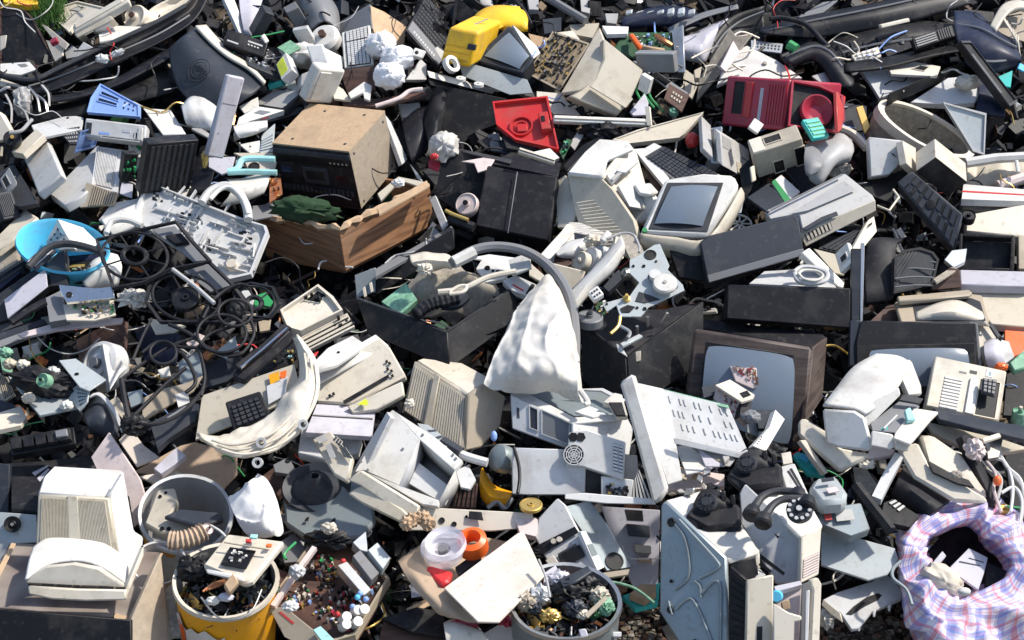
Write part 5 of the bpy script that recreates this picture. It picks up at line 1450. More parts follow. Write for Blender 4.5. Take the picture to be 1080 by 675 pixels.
T('ribbed_hose','black ribbed hose end on the sooty hood',[(438,332),(452,322),(468,318),(484,314)],[.022+.005*(i%2) for i in range(19)],'black',z=.46)
T('hose_tail','smooth black elbow behind the ribbed hose',[(466,320),(480,320),(490,312)],.026,'slate',z=.42)
S('white_handle','torn white vacuum handle at the top of the sooty hood',[[(432,270),(448,266),(470,268),(478,276)],[(434,276,.04),(450,274,.05),(470,276,.05),(478,282,.03)],[(442,280),(452,284),(466,282),(476,284)]],'cream',.01,z=.5,wr=.02)
blob('torn_tip','torn pale drip of plastic under the white handle',(448,284),6,5,'cream',z=.56,wr=.8,fs=5)
T('vacuum_hose','long grey vacuum hose arching over the white sack',[(476,278),(500,264),(526,260),(556,266),(582,284),(600,312),(606,346),(606,384)],.02,'mgrey',z=.56)
T('hose_collar','white collar of the grey vacuum hose',[(478,277),(500,266)],.025,'lgrey',z=.57,straight=True)
T('cream_strip','cream broken plastic arm lying on the sooty hood',[(462,308),(480,306),(494,302),(516,292),(544,286)],.011,'cream',z=.56)
T('cream_loop','small cream loop on the broken arm',[(474,308),(484,302),(492,302),(488,308),(474,310)],.007,'cream',z=.6)
P('socket_plate','white socket plate with two holes behind the broken cream arm',[(502,283),(508,274),(536,286),(532,294),(512,298)],'white',(-.1,.6,.8),.02,.46,holes=[(514,283,2.2),(520,286,1),(525,287,1.6)])
P('white_paper','crumpled white paper under the vacuum hose',[(494,272),(516,268),(546,272),(548,286),(530,288),(508,274)],'white','h',.008,.36)
P('marked_case','white case with a red mark by the vacuum hose',[(530,296),(544,290),(566,300),(560,314),(540,306)],'lgrey','h',.03,.46,[('flat',.1,.3,.2,.7,'red','mark'),('flat',.05,.8,.9,.95,'jet')])
P('black_plate','black plate beside the white case with a red mark',[(520,302),(536,298),(562,312),(556,318),(534,312)],'jet','h',.02,.42)
P('white_flap','white flap with a folded edge above the red marked case',[(536,274),(558,266),(560,282),(540,290)],'white','ul',.01,.52)
P('white_triangle','dirty white triangle right of the hose',[(558,276),(576,292),(572,298),(558,290)],'cream','h',.01,.48)
S('white_sack','large dirty white sack drooping below the vacuum hose',[[(574,296),(578,293),(586,300),(600,330),(606,350)],[(548,322,.06),(566,318,.12),(584,322,.14),(600,346,.12),(610,372,.04)],[(536,344,.05),(554,352,.13),(574,358,.16),(594,368,.12),(612,394,.04)],[(518,384,.03),(540,388,.1),(566,392,.14),(592,394,.1),(614,412,.02)],[(510,408),(530,414),(560,414),(590,414),(616,426)]],'sack',.003,90,70,z=.52,wr=.03,wf=3.2,fold=(.016,3.3))
P('sack_opening','white sack neck folded beside the vacuum hose',[(545,324),(574,295),(580,297),(560,330),(546,334)],'cloth','h',.01,.56)
T('knot_tail','knotted tip of the white sack',[(612,412),(620,424),(617,427)],.01,'sack',z=.6)
bn=thing('white_bin','open white bin holding reels and a grey dish','bin',w3((620,300)))
quadpart('wall',[(566,272),(600,234),(610,234),(656,248),(654,254),(606,244),(580,272)],'white',bn,.34,.01,nor='up',bev=.004)
quadpart('wall',[(566,274),(574,275),(618,286),(606,312),(596,306),(580,292)],'beige',bn,.42,.01,nor='f',bev=.004)
quadpart('floor',[(576,272),(602,244),(648,256),(620,286)],'lgrey',bn,.28,.01,nor='up')
quadpart('wall',[(598,236),(606,236),(606,262),(572,272)],'cream',bn,.32,.008,nor=(.4,.5,.7))
S('white_arm','thick white arm running from the bin towards the white sack',[[(654,246),(640,268),(612,298),(594,314)],[(658,256,.06),(640,280,.07),(618,302,.06),(604,322,.04)],[(657,268),(646,286),(626,304),(607,326)]],'white',.012,z=.52)
P('arm_cap','white square end of the thick arm with two dark holes',[(650,246),(657,250),(658,272),(652,276),(648,262)],'cream','r',.02,.56,holes=[(652,265,1.6),(653,272,1.6)])
S('grey_dish','smooth grey dish inside the white bin',[[(586,266),(598,256),(616,252)],[(588,270,.03),(604,263,.04),(618,256,.02)],[(596,272),(608,272),(616,264)]],'lgrey',.008,z=.34)
for i,(x,y,r,k) in enumerate([(612,275,10,'cream'),(622,272,12,'white'),(630,269,11,'lgrey')]):
 disc('white_reel',['cream reel half in the white bin','white reel between the cream and pale reels','pale reel nearest the thick white arm'][i],(x,y),r,k,(-.75,.3,.6),.03,.42,hub='grey')
blob('yellow_foam','yellowish foam tuft among the reels',(626,254),8,5,'cream',z=.42,wr=.7)
B('white_tube','white stub between the foam tuft and the bin rim',(638,256),(646,246),(632,252),(638,260),'white',z=.44,bev=.006)
disc('dark_cup','dark mesh below the grey dish',(594,274),9,'brown','h',.01,.36,cat='mesh scrap')
T('thin_cable','thin grey cable looping from the bin to the metal bracket',[(640,252),(656,246),(668,248),(674,260),(674,266)],.005,'grey',z=.56)
P('dirty_corner','dirty brown grille at the foot of the computer tower',[(652,244),(672,248),(680,268),(668,280),(660,264)],'dirty','h',.02,.4)
o,pl=P('metal_bracket','pale blue drilled metal bracket with a white gear',[(664,274),(672,270),(690,258),(696,257),(706,280),(704,284),(720,300),(722,306),(684,324),(676,334),(654,334),(650,322),(640,329),(635,320),(664,312),(674,298),(664,288)],'pale',(-.05,.6,.8),.006,.58,holes=[(686,269,5),(679,281,1.2),(668,281,1),(692,276,.8),(688,292,3.4),(712,303,2),(672,325,1),(680,326,1.4),(640,321,.8)])
quadpart('cutout',[(674,308),(686,312),(696,316),(680,320),(670,318)],'dgrey',o,.583,.003,nor=(-.05,.6,.8),bev=0)
quadpart('cutout',[(654,326),(662,322),(670,324),(664,330),(656,330)],'jet',o,.583,.003,nor=(-.05,.6,.8),bev=0)
mb=MB()
c=pl.p(701,305,.03)
mb.lathe(c,pl.n,[(0,.012),(.04,.012),(.045,.006),(.045,-.004),(.02,-.004),(.02,-.03)],'white',28)
mb.lathe(c,pl.n,[(0,.016),(.007,.016),(.007,.01)],'grey',12)
mb.build('gear',o)
mb=MB()
mb.lathe(pl.p(691,294,.01),pl.n,[(0,.02),(.022,.02),(.022,0)],'lgrey',20)
mb.build('roller',o)
mb=MB()
mb.lathe(pl.p(661,316,0),pl.n,[(0,.03),(.006,.03),(.008,.012),(.014,.01),(.014,0)],'gold',16)
mb.build('pin',o)
bc=thing('black_case','open black case with loose brackets on top','case',w3((665,400)))
quadpart('top_plate',[(612,338),(624,326),(700,326),(740,318),(662,376),(640,362)],'soft',bc,.4,.01,nor='up')
quadpart('side_panel',[(613,340),(660,376),(662,420),(640,424),(614,400)],'jet',bc,.42,.02,nor=(-.6,.1,.8))
quadpart('side_panel',[(662,376),(742,318),(742,380),(700,410),(664,420)],'jet',bc,.42,.02,nor=(.5,.1,.85))
quadpart('edge_strip',[(612,338),(616,336),(664,372),(662,377)],'dgrey',bc,.44,.006,nor='h')
T('brass_arm','brass forked arm standing on the open black case',[(644,352),(652,344),(654,334)],.007,'gold',z=.54)
T('brass_arm','second prong of pale brass lying on the black case',[(654,344),(664,350),(662,356)],.007,'metal',z=.54)
P('steel_lever','long pale steel lever on the open black case',[(654,362),(674,352),(678,354),(657,365)],'pale','up',.01,.54)
for i,q in enumerate([(672,344,672,352),(683,334,683,344),(704,330,698,340)]):
 T('steel_pin',['steel pin by the long lever','steel pin under the metal bracket','bent pin right of the metal bracket foot'][i],[(q[0],q[1],.05),(q[2],q[3],0)],.006,'metal',z=.48,straight=True)
disc('blue_grey_disc','blue grey plastic disc below the white connector',(622,334),13,'mgrey','up',.03,.54,hub='slate')
P('steel_corner','torn steel corner at the tip of the open black case',[(650,362),(656,366),(662,376),(652,370)],'lgrey','h',.006,.52)
P('case_latch','grey latch hanging from the open black case',[(670,371),(676,370),(676,380),(671,382)],'beige','f',.01,.5,cat='latch')
B('white_connector','white multi-pin connector beside the thick arm',(627,317),(637,310),(620,308),(627,321),'white',[('ab','btn',.1,.1,.9,.9,3,2,'dgrey',.002,.5)],z=.6)
blob('grey_knob','round silver knob above the white connector',(661,289),6,6,'metal',z=.44,wr=.1)
P('slate_block','slate block between thick arm and silver knob',[(636,302),(652,284),(660,290),(642,308)],'slate','h',.03,.36)
P('green_board_scrap','little green board below the white connector',[(626,320),(640,316),(642,330),(632,334)],'pcb','h',.006,.44,[('comps',0,0,1,1,14,('gold','copper','jet','white'))])
tv=thing('television','old brown television with curved pale screen reflecting the sky','television',w3((800,450)))
quadpart('bezel',[(732,346),(857,366),(848,472),(836,474),(722,420)],'tvwood',tv,.4,.03,nor=(-.1,.1,.99),bev=.012)
quadpart('top_panel',[(732,345),(744,336),(866,350),(874,356),(858,366)],'soft',tv,.36,.02,nor='up',bev=.008)
quadpart('side_panel',[(858,366),(873,355),(868,420),(852,444),(846,470)],'tvwood',tv,.38,.02,nor=(.8,.2,.6),bev=.004)
quadpart('screen_surround',[(744,360),(838,374),(836,474),(736,438)],'jet',tv,.425,.004,nor=(-.1,.1,.99),bev=.003)
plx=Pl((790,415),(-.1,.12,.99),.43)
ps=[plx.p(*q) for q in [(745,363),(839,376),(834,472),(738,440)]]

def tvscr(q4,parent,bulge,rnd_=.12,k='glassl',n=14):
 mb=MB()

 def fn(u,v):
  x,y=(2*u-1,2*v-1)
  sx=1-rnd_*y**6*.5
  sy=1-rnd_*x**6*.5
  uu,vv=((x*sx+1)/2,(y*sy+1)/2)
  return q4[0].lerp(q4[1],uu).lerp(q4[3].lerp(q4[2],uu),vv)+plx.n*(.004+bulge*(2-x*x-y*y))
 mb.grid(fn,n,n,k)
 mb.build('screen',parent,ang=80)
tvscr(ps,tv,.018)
P('wall_mesh','speckled red brown chip slab leaning on the television screen',[(770,386),(780,388),(798,388),(799,408),(794,410),(776,402)],'pinkish','f',.03,.52,[('comps',0,0,1,1,70,('copper','maroon','cream','brown','pinkish'),.006)],cat='chip slab')
P('transformer','transformer with cream bracket in front of the television',[(756,408),(780,418),(784,438),(776,442),(752,420)],'pinkish','l',.06,.54,[('comps',0,0,1,1,40,('copper','brown','maroon','cream'),.004)])
P('transformer_bracket','cream steel bracket with a square hole on the transformer',[(754,406),(770,400),(796,416),(794,420),(782,424),(776,420)],'cream','up',.01,.58,holes=[[(780,415),(788,412),(792,417),(784,420)]])
P('transformer_shade','black block under the cream bracket, its shade made solid',[(782,424),(794,420),(792,430),(780,440)],'jet','r',.03,.56,cat='black block')  # dark block put in for the shade below the bracket
P('dark_capsule','dark cylinder lying left of the transformer',[(740,408),(756,404),(756,416),(742,420)],'slate','h',.03,.5)
P('white_cased_plate','slate plate with white edge at the foot of the television',[(796,432),(818,432),(826,440),(812,452),(800,452)],'slate','h',.02,.56)
P('white_edge_block','white block right of the slate plate',[(818,432),(828,442),(808,476),(794,470),(812,450)],'white','r',.03,.6,[('btn',.1,.7,.3,.95,1,4,'jet',.002,.4)])
P('dotted_panel','blue grey panel with a dotted edge below the white block',[(788,444),(802,444),(800,460),(788,456)],'steelb','h',.01,.52)
blob('grey_motor','grey motor lump on the slate plate',(792,440),9,6,'mgrey',z=.58,wr=.4)
t2=thing('television','grey television with wide dark bezel behind the white printer','television',w3((970,400)))
quadpart('bezel',[(908,338),(1030,340),(1034,392),(1000,410),(906,406),(902,362)],'soft',t2,.4,.02,nor='f',bev=.006)
quadpart('bezel_cheek',[(1022,339),(1031,341),(1036,390),(1028,388)],'mgrey',t2,.42,.01,nor='f')
quadpart('screen_surround',[(904,364),(1028,362),(1030,400),(904,400)],'jet',t2,.415,.003,nor='f')
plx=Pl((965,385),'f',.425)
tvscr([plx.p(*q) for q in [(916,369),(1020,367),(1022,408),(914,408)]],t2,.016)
P('dark_post','dark upright post left of the grey television',[(897,338),(908,338),(904,386),(896,386)],'slate','f',.03,.42)
t3=thing('television','cream-framed television with white picture tube above the grey one','television',w3((985,335)))
quadpart('bezel',[(943,318),(1020,309),(1036,311),(1044,338),(950,340)],'tan',t3,.36,.02,nor='up',bev=.006)
quadpart('bezel_inner',[(963,322),(1024,314),(1034,318),(1040,338),(966,338)],'dgrey',t3,.375,.002,nor='up')
S('tube_neck',None,[[(966,330),(990,320),(1012,318),(1036,330)],[(966,336,.02),(990,330,.06),(1012,330,.06),(1040,338,.02)],[(966,342),(990,342),(1014,342),(1044,344)]],'cream',.008,z=.36,parent=t3)
P('cream_bar','rounded tan bar above the cream-framed television',[(946,312),(1022,305),(1026,308),(1022,311),(948,318)],'tan','up',.02,.38,bev=.005)
P('brown_triangle','dark brown cabinet corner left of the cream-framed television',[(916,340),(938,320),(950,322),(946,340)],'brown','h',.02,.3)
P('cream_board','cream board right of the grey television',[(1028,340),(1042,336),(1054,354),(1040,384),(1034,372)],'cream','h',.02,.34)
P('dark_strip','thin dark strip across the cream board',[(1038,334),(1042,335),(1056,354),(1052,356)],'slate','h',.012,.38)
P('terracotta_panel','orange red panel at the right edge',[(1060,348),(1086,350),(1086,368),(1070,376),(1060,362)],'orange','h',.02,.26)
P('white_strip','white and lilac strip above the orange red panel',[(1046,340),(1086,344),(1086,349),(1050,346)],'lav','h',.02,.24)
S('white_cup','white rounded cup shell left of the orange red panel',[[(1038,362),(1048,358),(1056,362)],[(1038,374,.05),(1050,372,.06),(1058,376,.03)],[(1042,388),(1050,388),(1058,386)]],'lav',.01,z=.34)
P('grey_clip','grey ribbed clip beside the white cup shell',[(1056,358),(1064,360),(1070,376),(1060,384),(1056,372)],'lgrey','h',.02,.34)
P('green_housing','long green housing at the right edge',[(1064,382),(1086,364),(1086,386),(1070,392)],'pcbl','h',.03,.34,bev=.006)
blob('orange_plug','orange plug between the ivory case and green housing',(1056,387),6,4,'orange',z=.42,wr=.3)
P('black_mesh_area','black fabric heap under the green housing',[(1062,394),(1086,386),(1086,440),(1058,438)],'jet','h',.02,.16)
disc('cup','pale green cup with dark rim at the right edge',(1076,435),8,'pcbl','up',.04,.36,hub='cream')
iv=P('ivory_case','ivory appliance case with ridged panel and open bay',[(987,375),(1062,391),(1054,444),(976,428)],'cream',(.05,.5,.86),.05,.5,[('vent',.18,.35,.42,.98,10,'u','white','cream'),('hole',.66,.28,.93,.98,'jet'),('panel',.52,.3,.64,1,'white',.01),('flat',.36,.2,.46,.23,'mgrey','slot'),('flat',.5,.14,.6,.2,'dgrey','slot'),('flat',.72,.05,.82,.2,'lav','sticker'),('flat',.76,.1,.79,.18,'aqua','sticker')],bev=.005)[0]
quadpart('inner_rollers',[(1033,404),(1048,406),(1046,424),(1032,420)],'slate',iv,.54,.01,(('btn',.05,.05,.95,.95,3,4,'mgrey',.01,.7),),nor=(.05,.5,.86))
pr=thing('printer','white desktop printer with open paper mouth and teal paper guide','printer',w3((920,480)))
plp=Pl((915,440),(0,.3,.95),.62)
S('top_cover',None,[[(924,374),(900,388),(882,410),(868,428)],[(946,376,.0),(932,396,.02),(914,416,.02),(900,432,.02)],[(958,382,-.02),(950,404,0),(934,424,.0),(912,438,.01)]],'white',.012,z=.6,parent=pr)
quadpart('end_cap',[(867,431),(901,433),(912,440),(920,470),(916,476),(884,472),(871,468)],'white',pr,.62,.02,nor=(-.4,.1,.9),bev=.008)
quadpart('end_cap',[(944,392),(950,384),(958,378),(962,380),(972,406),(973,416),(958,418),(950,400)],'white',pr,.58,.03,nor=(.2,.4,.9),bev=.006)
quadpart('front_cheek',[(900,434),(948,408),(950,416),(920,446),(918,452)],'white',pr,.63,.02,nor=(0,.3,.95),bev=.004)
quadpart('tray_floor',[(918,446),(952,420),(970,428),(946,456),(920,454)],'mgrey',pr,.6,.006,nor='up')
quadpart('carriage',[(952,416),(974,420),(970,426),(948,422)],'dgrey',pr,.61,.01,nor='h')
quadpart('output_tray',[(944,456),(964,430),(990,434),(982,442),(960,468),(942,462)],'white',pr,.63,.012,nor='up',bev=.003)
quadpart('front_lip',[(920,454),(942,458),(944,472),(938,474),(918,470)],'white',pr,.64,.012,nor='f',bev=.004)
quadpart('front_lip',[(943,460),(960,466),(958,476),(944,474)],'cream',pr,.645,.012,nor='f',bev=.004)
quadpart('paper_guide',[(954,432),(960,429),(966,442),(957,444)],'aqua',pr,.65,.02,nor='h',bev=.003)
quadpart('paper_guide',[(928,452),(936,448),(937,453),(930,455)],'teal',pr,.63,.01,nor='h')
T('guide_rail',None,[(932,452),(946,438)],.004,'lgrey',z=.62,parent=pr,straight=True)
P('printer_base','cream printer base tilted under the white printer',[(842,444),(848,440),(874,456),(886,472),(918,478),(912,484),(886,497),(842,458)],'cream',(-.1,.4,.9),.03,.54,bev=.008)
P('lilac_wedge','lilac grey wedge under the printer output tray',[(918,470),(944,474),(940,480),(914,484)],'pinkish','h',.02,.52)
P('white_slat','narrow white slat below the tilted printer base',[(844,464),(850,464),(874,498),(870,500)],'cream','r',.02,.5)
o,pl=P('blue_slotted_strip','bright blue slotted plastic strip',[(836,480),(842,476),(868,492),(870,502),(852,500)],'teal','h',.02,.42,[('btn',.1,.1,.9,.9,5,2,'sky',.01,.7)])
P('dark_plank','long slate plank lying under the ivory case',[(984,428),(1002,432),(1040,442),(1086,450),(1086,464),(1030,452),(990,442)],'slate','up',.02,.52,bev=.003)
P('ivory_bar','dirty ivory bar under the slate plank',[(978,444),(1004,450),(1056,462),(1086,472),(1050,478),(1010,468),(984,456)],'beige','h',.03,.44,bev=.006)
P('copier_lid','cream open frame cover leaning towards the checked bag',[(946,472),(968,466),(980,490),(1040,524),(1042,530),(1006,528),(964,503)],'cream',(-.1,.45,.88),.025,.54,bev=.008)
P('copier_cover','cream rounded cover above the open frame cover',[(970,458),(984,458),(1016,480),(1042,520),(1040,526),(1014,508),(978,488)],'cream',(.1,.5,.85),.03,.5,bev=.01)
P('copier_gap','dark sheet painting the shaded gap with a grey knob between the two cream covers',[(978,486),(1000,498),(1022,506),(1028,514),(1010,510),(984,498)],'jet','h',.01,.56)  # dark sheet stands in for the shade between the covers
blob('grey_knob','soft grey knob between the two cream covers',(1008,501),6,4,'dirty',z=.62,wr=.3)
S('dark_roller','broad black roller cover below the open cream frame',[[(952,492),(970,506),(1004,528)],[(946,508,.05),(964,520,.07),(988,538,.06)],[(940,522),(956,534),(974,548)]],'soft',.01,z=.42)
T('grey_arm','flat grey arm leaning under the printer',[(948,482),(936,504),(924,528)],.024,'lgrey',z=.5,n=4)
P('machine_frame','dark printer chassis with silver rails left of the checked bag',[(932,530),(942,526),(970,544),(960,556),(940,552),(930,540)],'jet','h',.03,.5,[('vent',.3,.05,.95,.5,3,'u','metal')])
T('black_bar','long black bar slanting between meter and chassis',[(902,512),(916,530),(940,560)],.02,'soft',z=.52,n=6)
P('mossy_mesh','grey mesh scrap under the printer',[(900,492),(914,494),(926,512),(916,524),(902,506)],'dirty','h',.012,.42)
blob('ivory_scrap','small ivory scrap under the lilac wedge',(914,490),7,4,'cream',z=.48,wr=.6)
for i,(path,k,r) in enumerate([([(1044,482),(1060,488),(1068,512),(1066,540)],'lgrey',.006),([(1050,470),(1062,492),(1076,506),(1082,530)],'white',.007),([(1056,520),(1070,514),(1078,530),(1074,560)],'lgrey',.006),([(1062,534),(1078,536)],'green',.004),([(1046,494),(1056,506),(1052,526)],'grey',.006),([(1068,500),(1080,520),(1076,556)],'grey',.005),([(1040,486),(1050,500),(1048,516),(1056,540)],'pinkish',.006)]):
 T('wire',['pale wire curling down beside the red plug','thick white wire along the right edge','pale looped wire right of the brass nut','short green wire near the brass green cap','grey wire left of the red plug','grey wire nearest the frame edge','pinkish wire by the crumpled copper scrap'][i],path,r,k,z=.46)
blob('red_plug','small red plug among the wires',(1052,507),4,5,'orange',z=.5,wr=.1)
disc('brass_nut','brass green cap among the wires',(1060,536),5,'gold','h',.03,.46,hub='grey')
P('black_strut','black strut beside the wires',[(1014,460),(1020,458),(1052,520),(1050,536),(1042,520)],'soft','r',.03,.48)
P('steel_cup','steel folded cup at the head of the wires',[(1036,464),(1052,458),(1058,462),(1054,482),(1042,484),(1040,470)],'metal','h',.02,.5)
P('cream_tab','cream tab over the steel folded cup',[(1036,462),(1054,456),(1056,460),(1038,466)],'cream','up',.01,.56)
blob('copper_scrap','crumpled pinkish scrap beside the black strut',(1028,474),8,9,'pinkish',z=.52,wr=.7)
P('dark_back','dark blue grey sheet behind the wires',[(1058,462),(1086,474),(1086,550),(1066,530)],'soft','h',.02,.2)
rb=S('ripped_bucket','ripped cream bucket wall lying on its side',[[(310,356),(316,376),(316,400),(302,414),(288,436),(262,452),(230,460),(208,460)],[(314,356,.06),(326,378,.07),(328,406,.08),(314,428,.09),(294,448,.09),(262,464,.08),(232,470,.07),(212,464,.05)],[(312,352,.02),(332,380,.03),(336,412,.05),(326,444,.06),(300,470,.06),(262,484,.05),(236,478,.04),(212,466,.02)]],'cream',.012,40,14,z=.56,wr=.03,cat='bucket')
for dz in ((-2,-1),(-7,-6),(-13,-11)):
 T('ridge',None,[(q[0]+dz[0],q[1]+dz[1],.085) for q in [(334,384),(336,412),(325,442),(300,468),(262,480),(236,475)]],.005,'cream',z=.575,parent=rb,n=6)
for c in ((276,467),(320,448),(272,488)):
 mb=MB()
 mb.lathe(w3((c[0],c[1],.68)),cv(-.1,.1,.98),[(.012,-.03),(.018,0),(.018,.01),(.01,.01),(.009,.0)],'lgrey',16)
 mb.build('lug',rb)
P('shipping_card','beige board with an orange badge inside the ripped bucket',[(213,417),(310,384),(314,400),(302,424),(250,446),(206,464)],'beige',(-.05,.4,.9),.012,.52,[])
quadpart('badge',[(284,397),(295,393),(296,404),(286,407)],'bucket',THINGS[-1],.535,.002,nor=(-.05,.4,.9),bev=0)
quadpart('badge',[(296,394),(303,392),(302,400),(297,402)],'orange',THINGS[-1],.535,.002,nor=(-.05,.4,.9),bev=0)
quadpart('label',[(282,409),(304,398),(302,418),(284,428)],'lgrey',THINGS[-1],.535,.002,nor=(-.05,.4,.9),bev=0)
P('black_keypad','black keypad resting on the beige board',[(237,424),(274,412),(286,438),(246,454)],'soft',(-.05,.4,.9),.03,.58,[('btn',.12,.2,.9,.95,5,5,'dgrey',.006,.7)],bev=.005)
P('black_box_inside','black tray of pins inside the ripped bucket',[(270,388),(298,360),(314,362),(314,388),(276,400)],'jet','h',.02,.44,[('comps',.1,.3,.7,.95,20,('gold','jet','aqua','dgrey'),.02)])
P('black_rod_case','smooth black handle case across the ripped bucket mouth',[(245,392),(298,344),(314,352),(306,360),(258,402),(246,398)],'soft','h',.03,.58,[('flat',.3,.45,.95,.55,'metal','trim')],bev=.008)
P('printer_chassis','cream printer chassis with black spindle parts',[(296,330),(336,303),(352,316),(362,330),(318,352),(304,348)],'cream','h',.03,.44,[('hole',.5,.15,.9,.5,'jet'),('comps',.45,.1,.95,.55,14,('black','dgrey','jet'),.03)],rim=.02,rk='cream')
P('printer_rails','cream slotted rails below the black spindle parts',[(312,358),(366,330),(374,344),(320,372)],'cream','h',.02,.42,[('vent',.02,.1,.98,.9,3,'u','beige'),('comps',.7,.1,1,.9,8,('black','jet'),.03)])
P('white_scoop','smooth white pointed cover with a small dark dot',[(326,384),(344,366),(372,352),(381,358),(380,366),(356,382),(330,390)],'white','up',.03,.5,holes=[(357,372,1)],bev=.01)
P('red_scrap','thin red strip under the pointed white cover',[(324,376),(336,370),(330,380)],'red','h',.008,.48)
o,pl=P('printer','long cream dot printer lying under the pointed white cover',[(332,394),(400,356),(411,366),(428,396),(372,426),(334,424)],'cream',(-.15,.55,.82),.04,.44,bev=.006)
quadpart('top_band',[(332,388),(396,352),(410,364),(336,404)],'white',o,.45,.012,nor=(-.1,.7,.7),bev=.004)
quadpart('paper_slot',[(362,424),(410,396),(411,399),(364,427)],'jet',o,.448,.003,nor=(-.15,.55,.82),bev=0)
for i,q in enumerate([(408,382),(411,384),(409,390),(414,397),(413,392),(352,416),(348,418)]):
 quadpart('button',[(q[0]-1.5,q[1]),(q[0]+1,q[1]-1.5),(q[0]+2,q[1]+1),(q[0]-.5,q[1]+2)],'jet',o,.449,.004,nor=(-.15,.55,.82),bev=0)
P('printer_front','cream front bar with lime sticker below the long printer',[(366,428),(424,402),(426,416),(398,432),(372,436)],'cream',(-.1,.4,.9),.03,.46,bev=.004,feats=[])
quadpart('sticker',[(378,428),(386,422),(389,425),(388,429)],'lime',THINGS[-1],.475,.002,nor=(-.1,.4,.9),bev=0)
P('grey_printer','lavender grey flat printer lid left of the white drive cage',[(334,426),(396,430),(392,460),(322,456)],'lav','up',.02,.44,[('vent',.02,.38,.98,.44,1,'u','grey')])
P('grey_printer_front','stepped lavender grey printer front under its flat lid',[(318,452),(382,462),(378,478),(344,484),(314,478)],'lgrey','h',.04,.4,[('flat',.1,.7,.5,.8,'jet','slot')],bev=.004)
cm=thing('crt_monitor','yellowed beige monitor shell with ribbed side below the black crate','monitor',w3((480,450)))
quadpart('rib_side',[(437,380),(495,416),(490,476),(424,432)],'beige',cm,.44,.02,[('vent',.04,.08,.94,.98,24,'v','beige','tan')],nor=(-.35,.35,.87),bev=.005)
quadpart('top_cover',[(438,380),(446,377),(488,382),(514,396),(512,404),(496,417)],'cream',cm,.45,.02,nor='up',bev=.008)
quadpart('end_cover',[(495,416),(512,404),(534,418),(528,450),(508,472),(490,476)],'tan',cm,.44,.03,nor=(.6,.1,.8),bev=.006)  # shade on the right end is painted in as a darker tan
quadpart('rib_band',[(458,393),(464,397),(452,456),(446,452)],'beige',cm,.452,.006,nor=(-.35,.35,.87))
blob('torn_tab','little cream tab stuck on the ribbed monitor',(432,426),4,4,'cream',z=.54,wr=.6)
o,pl=P('drive_cage','white metal drive cage with a big open bay',[(408,437),(414,432),(443,464),(421,512),(384,496),(374,498)],'white',(-.15,.6,.79),.02,.56,bev=.002)
quadpart('top_strip',[(414,432),(460,462),(488,486),(480,496),(443,464)],'white',o,.56,.02,nor=(-.15,.6,.79),bev=.002)
quadpart('bottom_strip',[(421,512),(463,528),(462,534),(446,532),(384,497)],'white',o,.5603,.02,nor=(-.15,.6,.79),bev=.002)
recess('bay',o,pl,[(443,464),(480,496),(463,528),(421,512)],.1,'lgrey','grey')  # recess is modelled; its shade is also put into the greyer colours
quadpart('bay_step',[(438,478),(474,506),(466,522),(428,500)],'lgrey',o,.5,.01,nor=(-.15,.6,.79),bev=0)
quadpart('side_panel',[(366,506),(374,492),(408,434),(412,440),(384,496),(372,502)],'lgrey',o,.55,.02,nor=(-.7,.3,.6))
quadpart('front_foot',[(366,506),(380,496),(442,534),(438,548),(424,542),(380,512)],'cream',o,.58,.03,nor=(-.2,.1,.97),bev=.004)
for q in ((425,474),(388,496),(446,459),(478,480),(481,484),(460,454),(381,487)):
 quadpart('screw',[(q[0]-1.5,q[1]),(q[0],q[1]-1.5),(q[0]+1.5,q[1]),(q[0],q[1]+1.5)],'mgrey',o,.565,.004,nor=(-.15,.6,.79),bev=0)
P('cage_lid','yellowed cream lid under the white drive cage',[(366,520),(384,510),(424,536),(436,548),(424,552),(380,530)],'beige',(-.2,.3,.9),.025,.56,bev=.006)
P('perforated_flange','pale blue flange with holes above the drive cage',[(440,446),(452,448),(476,466),(470,472),(448,460)],'pale','up',.006,.52,[('btn',.1,.2,.9,.8,5,2,'slate',.002,.3)])
T('grey_handle','grey cylindrical shaft right of the drive cage',[(468,468),(488,480),(514,488)],.016,'lgrey',z=.5)
T('black_sleeve','dark sleeve on the grey cylindrical shaft',[(466,466),(486,478)],.022,'slate',z=.51,straight=True)
disc('clear_cup','round blue grey cup cap right of the ribbed monitor',(524,482),14,'steelb',(-.7,.3,.6),.05,.5,prof=[(0,.3),(.5,.25),(.9,0),(1,-.4),(.95,-1)],cat='cup')
blob('blue_bulb','small bright blue bulb above the blue grey cup',(521,460),3,5,'blue',z=.5,wr=.1)
o,pl=P('desk_phone','cream push button phone keypad standing beside the grey printer',[(328,463),(348,454),(372,482),(366,508),(352,500)],'cream',(-.2,.5,.84),.03,.56,bev=.006)
quadpart('keys',[(356,468),(366,474),(374,486),(364,484)],'cream',o,.575,.002,(('btn',.0,.0,1,1,3,4,'dgrey',.004,.6),),nor=(-.2,.5,.84),bev=0)
quadpart('keys',[(352,466),(356,462),(363,468),(360,474)],'cream',o,.577,.002,(('btn',.0,.0,1,1,2,3,'dgrey',.004,.6),),nor=(-.2,.5,.84),bev=0)
quadpart('display',[(344,472),(350,470),(356,484),(350,486)],'grey',o,.575,.002,nor=(-.2,.5,.84),bev=0)
quadpart('display',[(334,464),(344,460),(347,466),(338,470)],'grey',o,.575,.002,nor=(-.2,.5,.84),bev=0)
dr=thing('washing_drum','grey appliance lid with a large dark funnel','appliance lid',w3((340,560)))
quadpart('lid',[(298,516),(304,500),(330,488),(366,490),(392,520),(396,550),(380,566),(330,572),(300,552)],'steelb',dr,.4,.03,nor=(-.1,.7,.7),bev=.01)
mb=MB()
c=V(334,515,D(334,515)-.46)
ax=cv(.02,.55,.8)
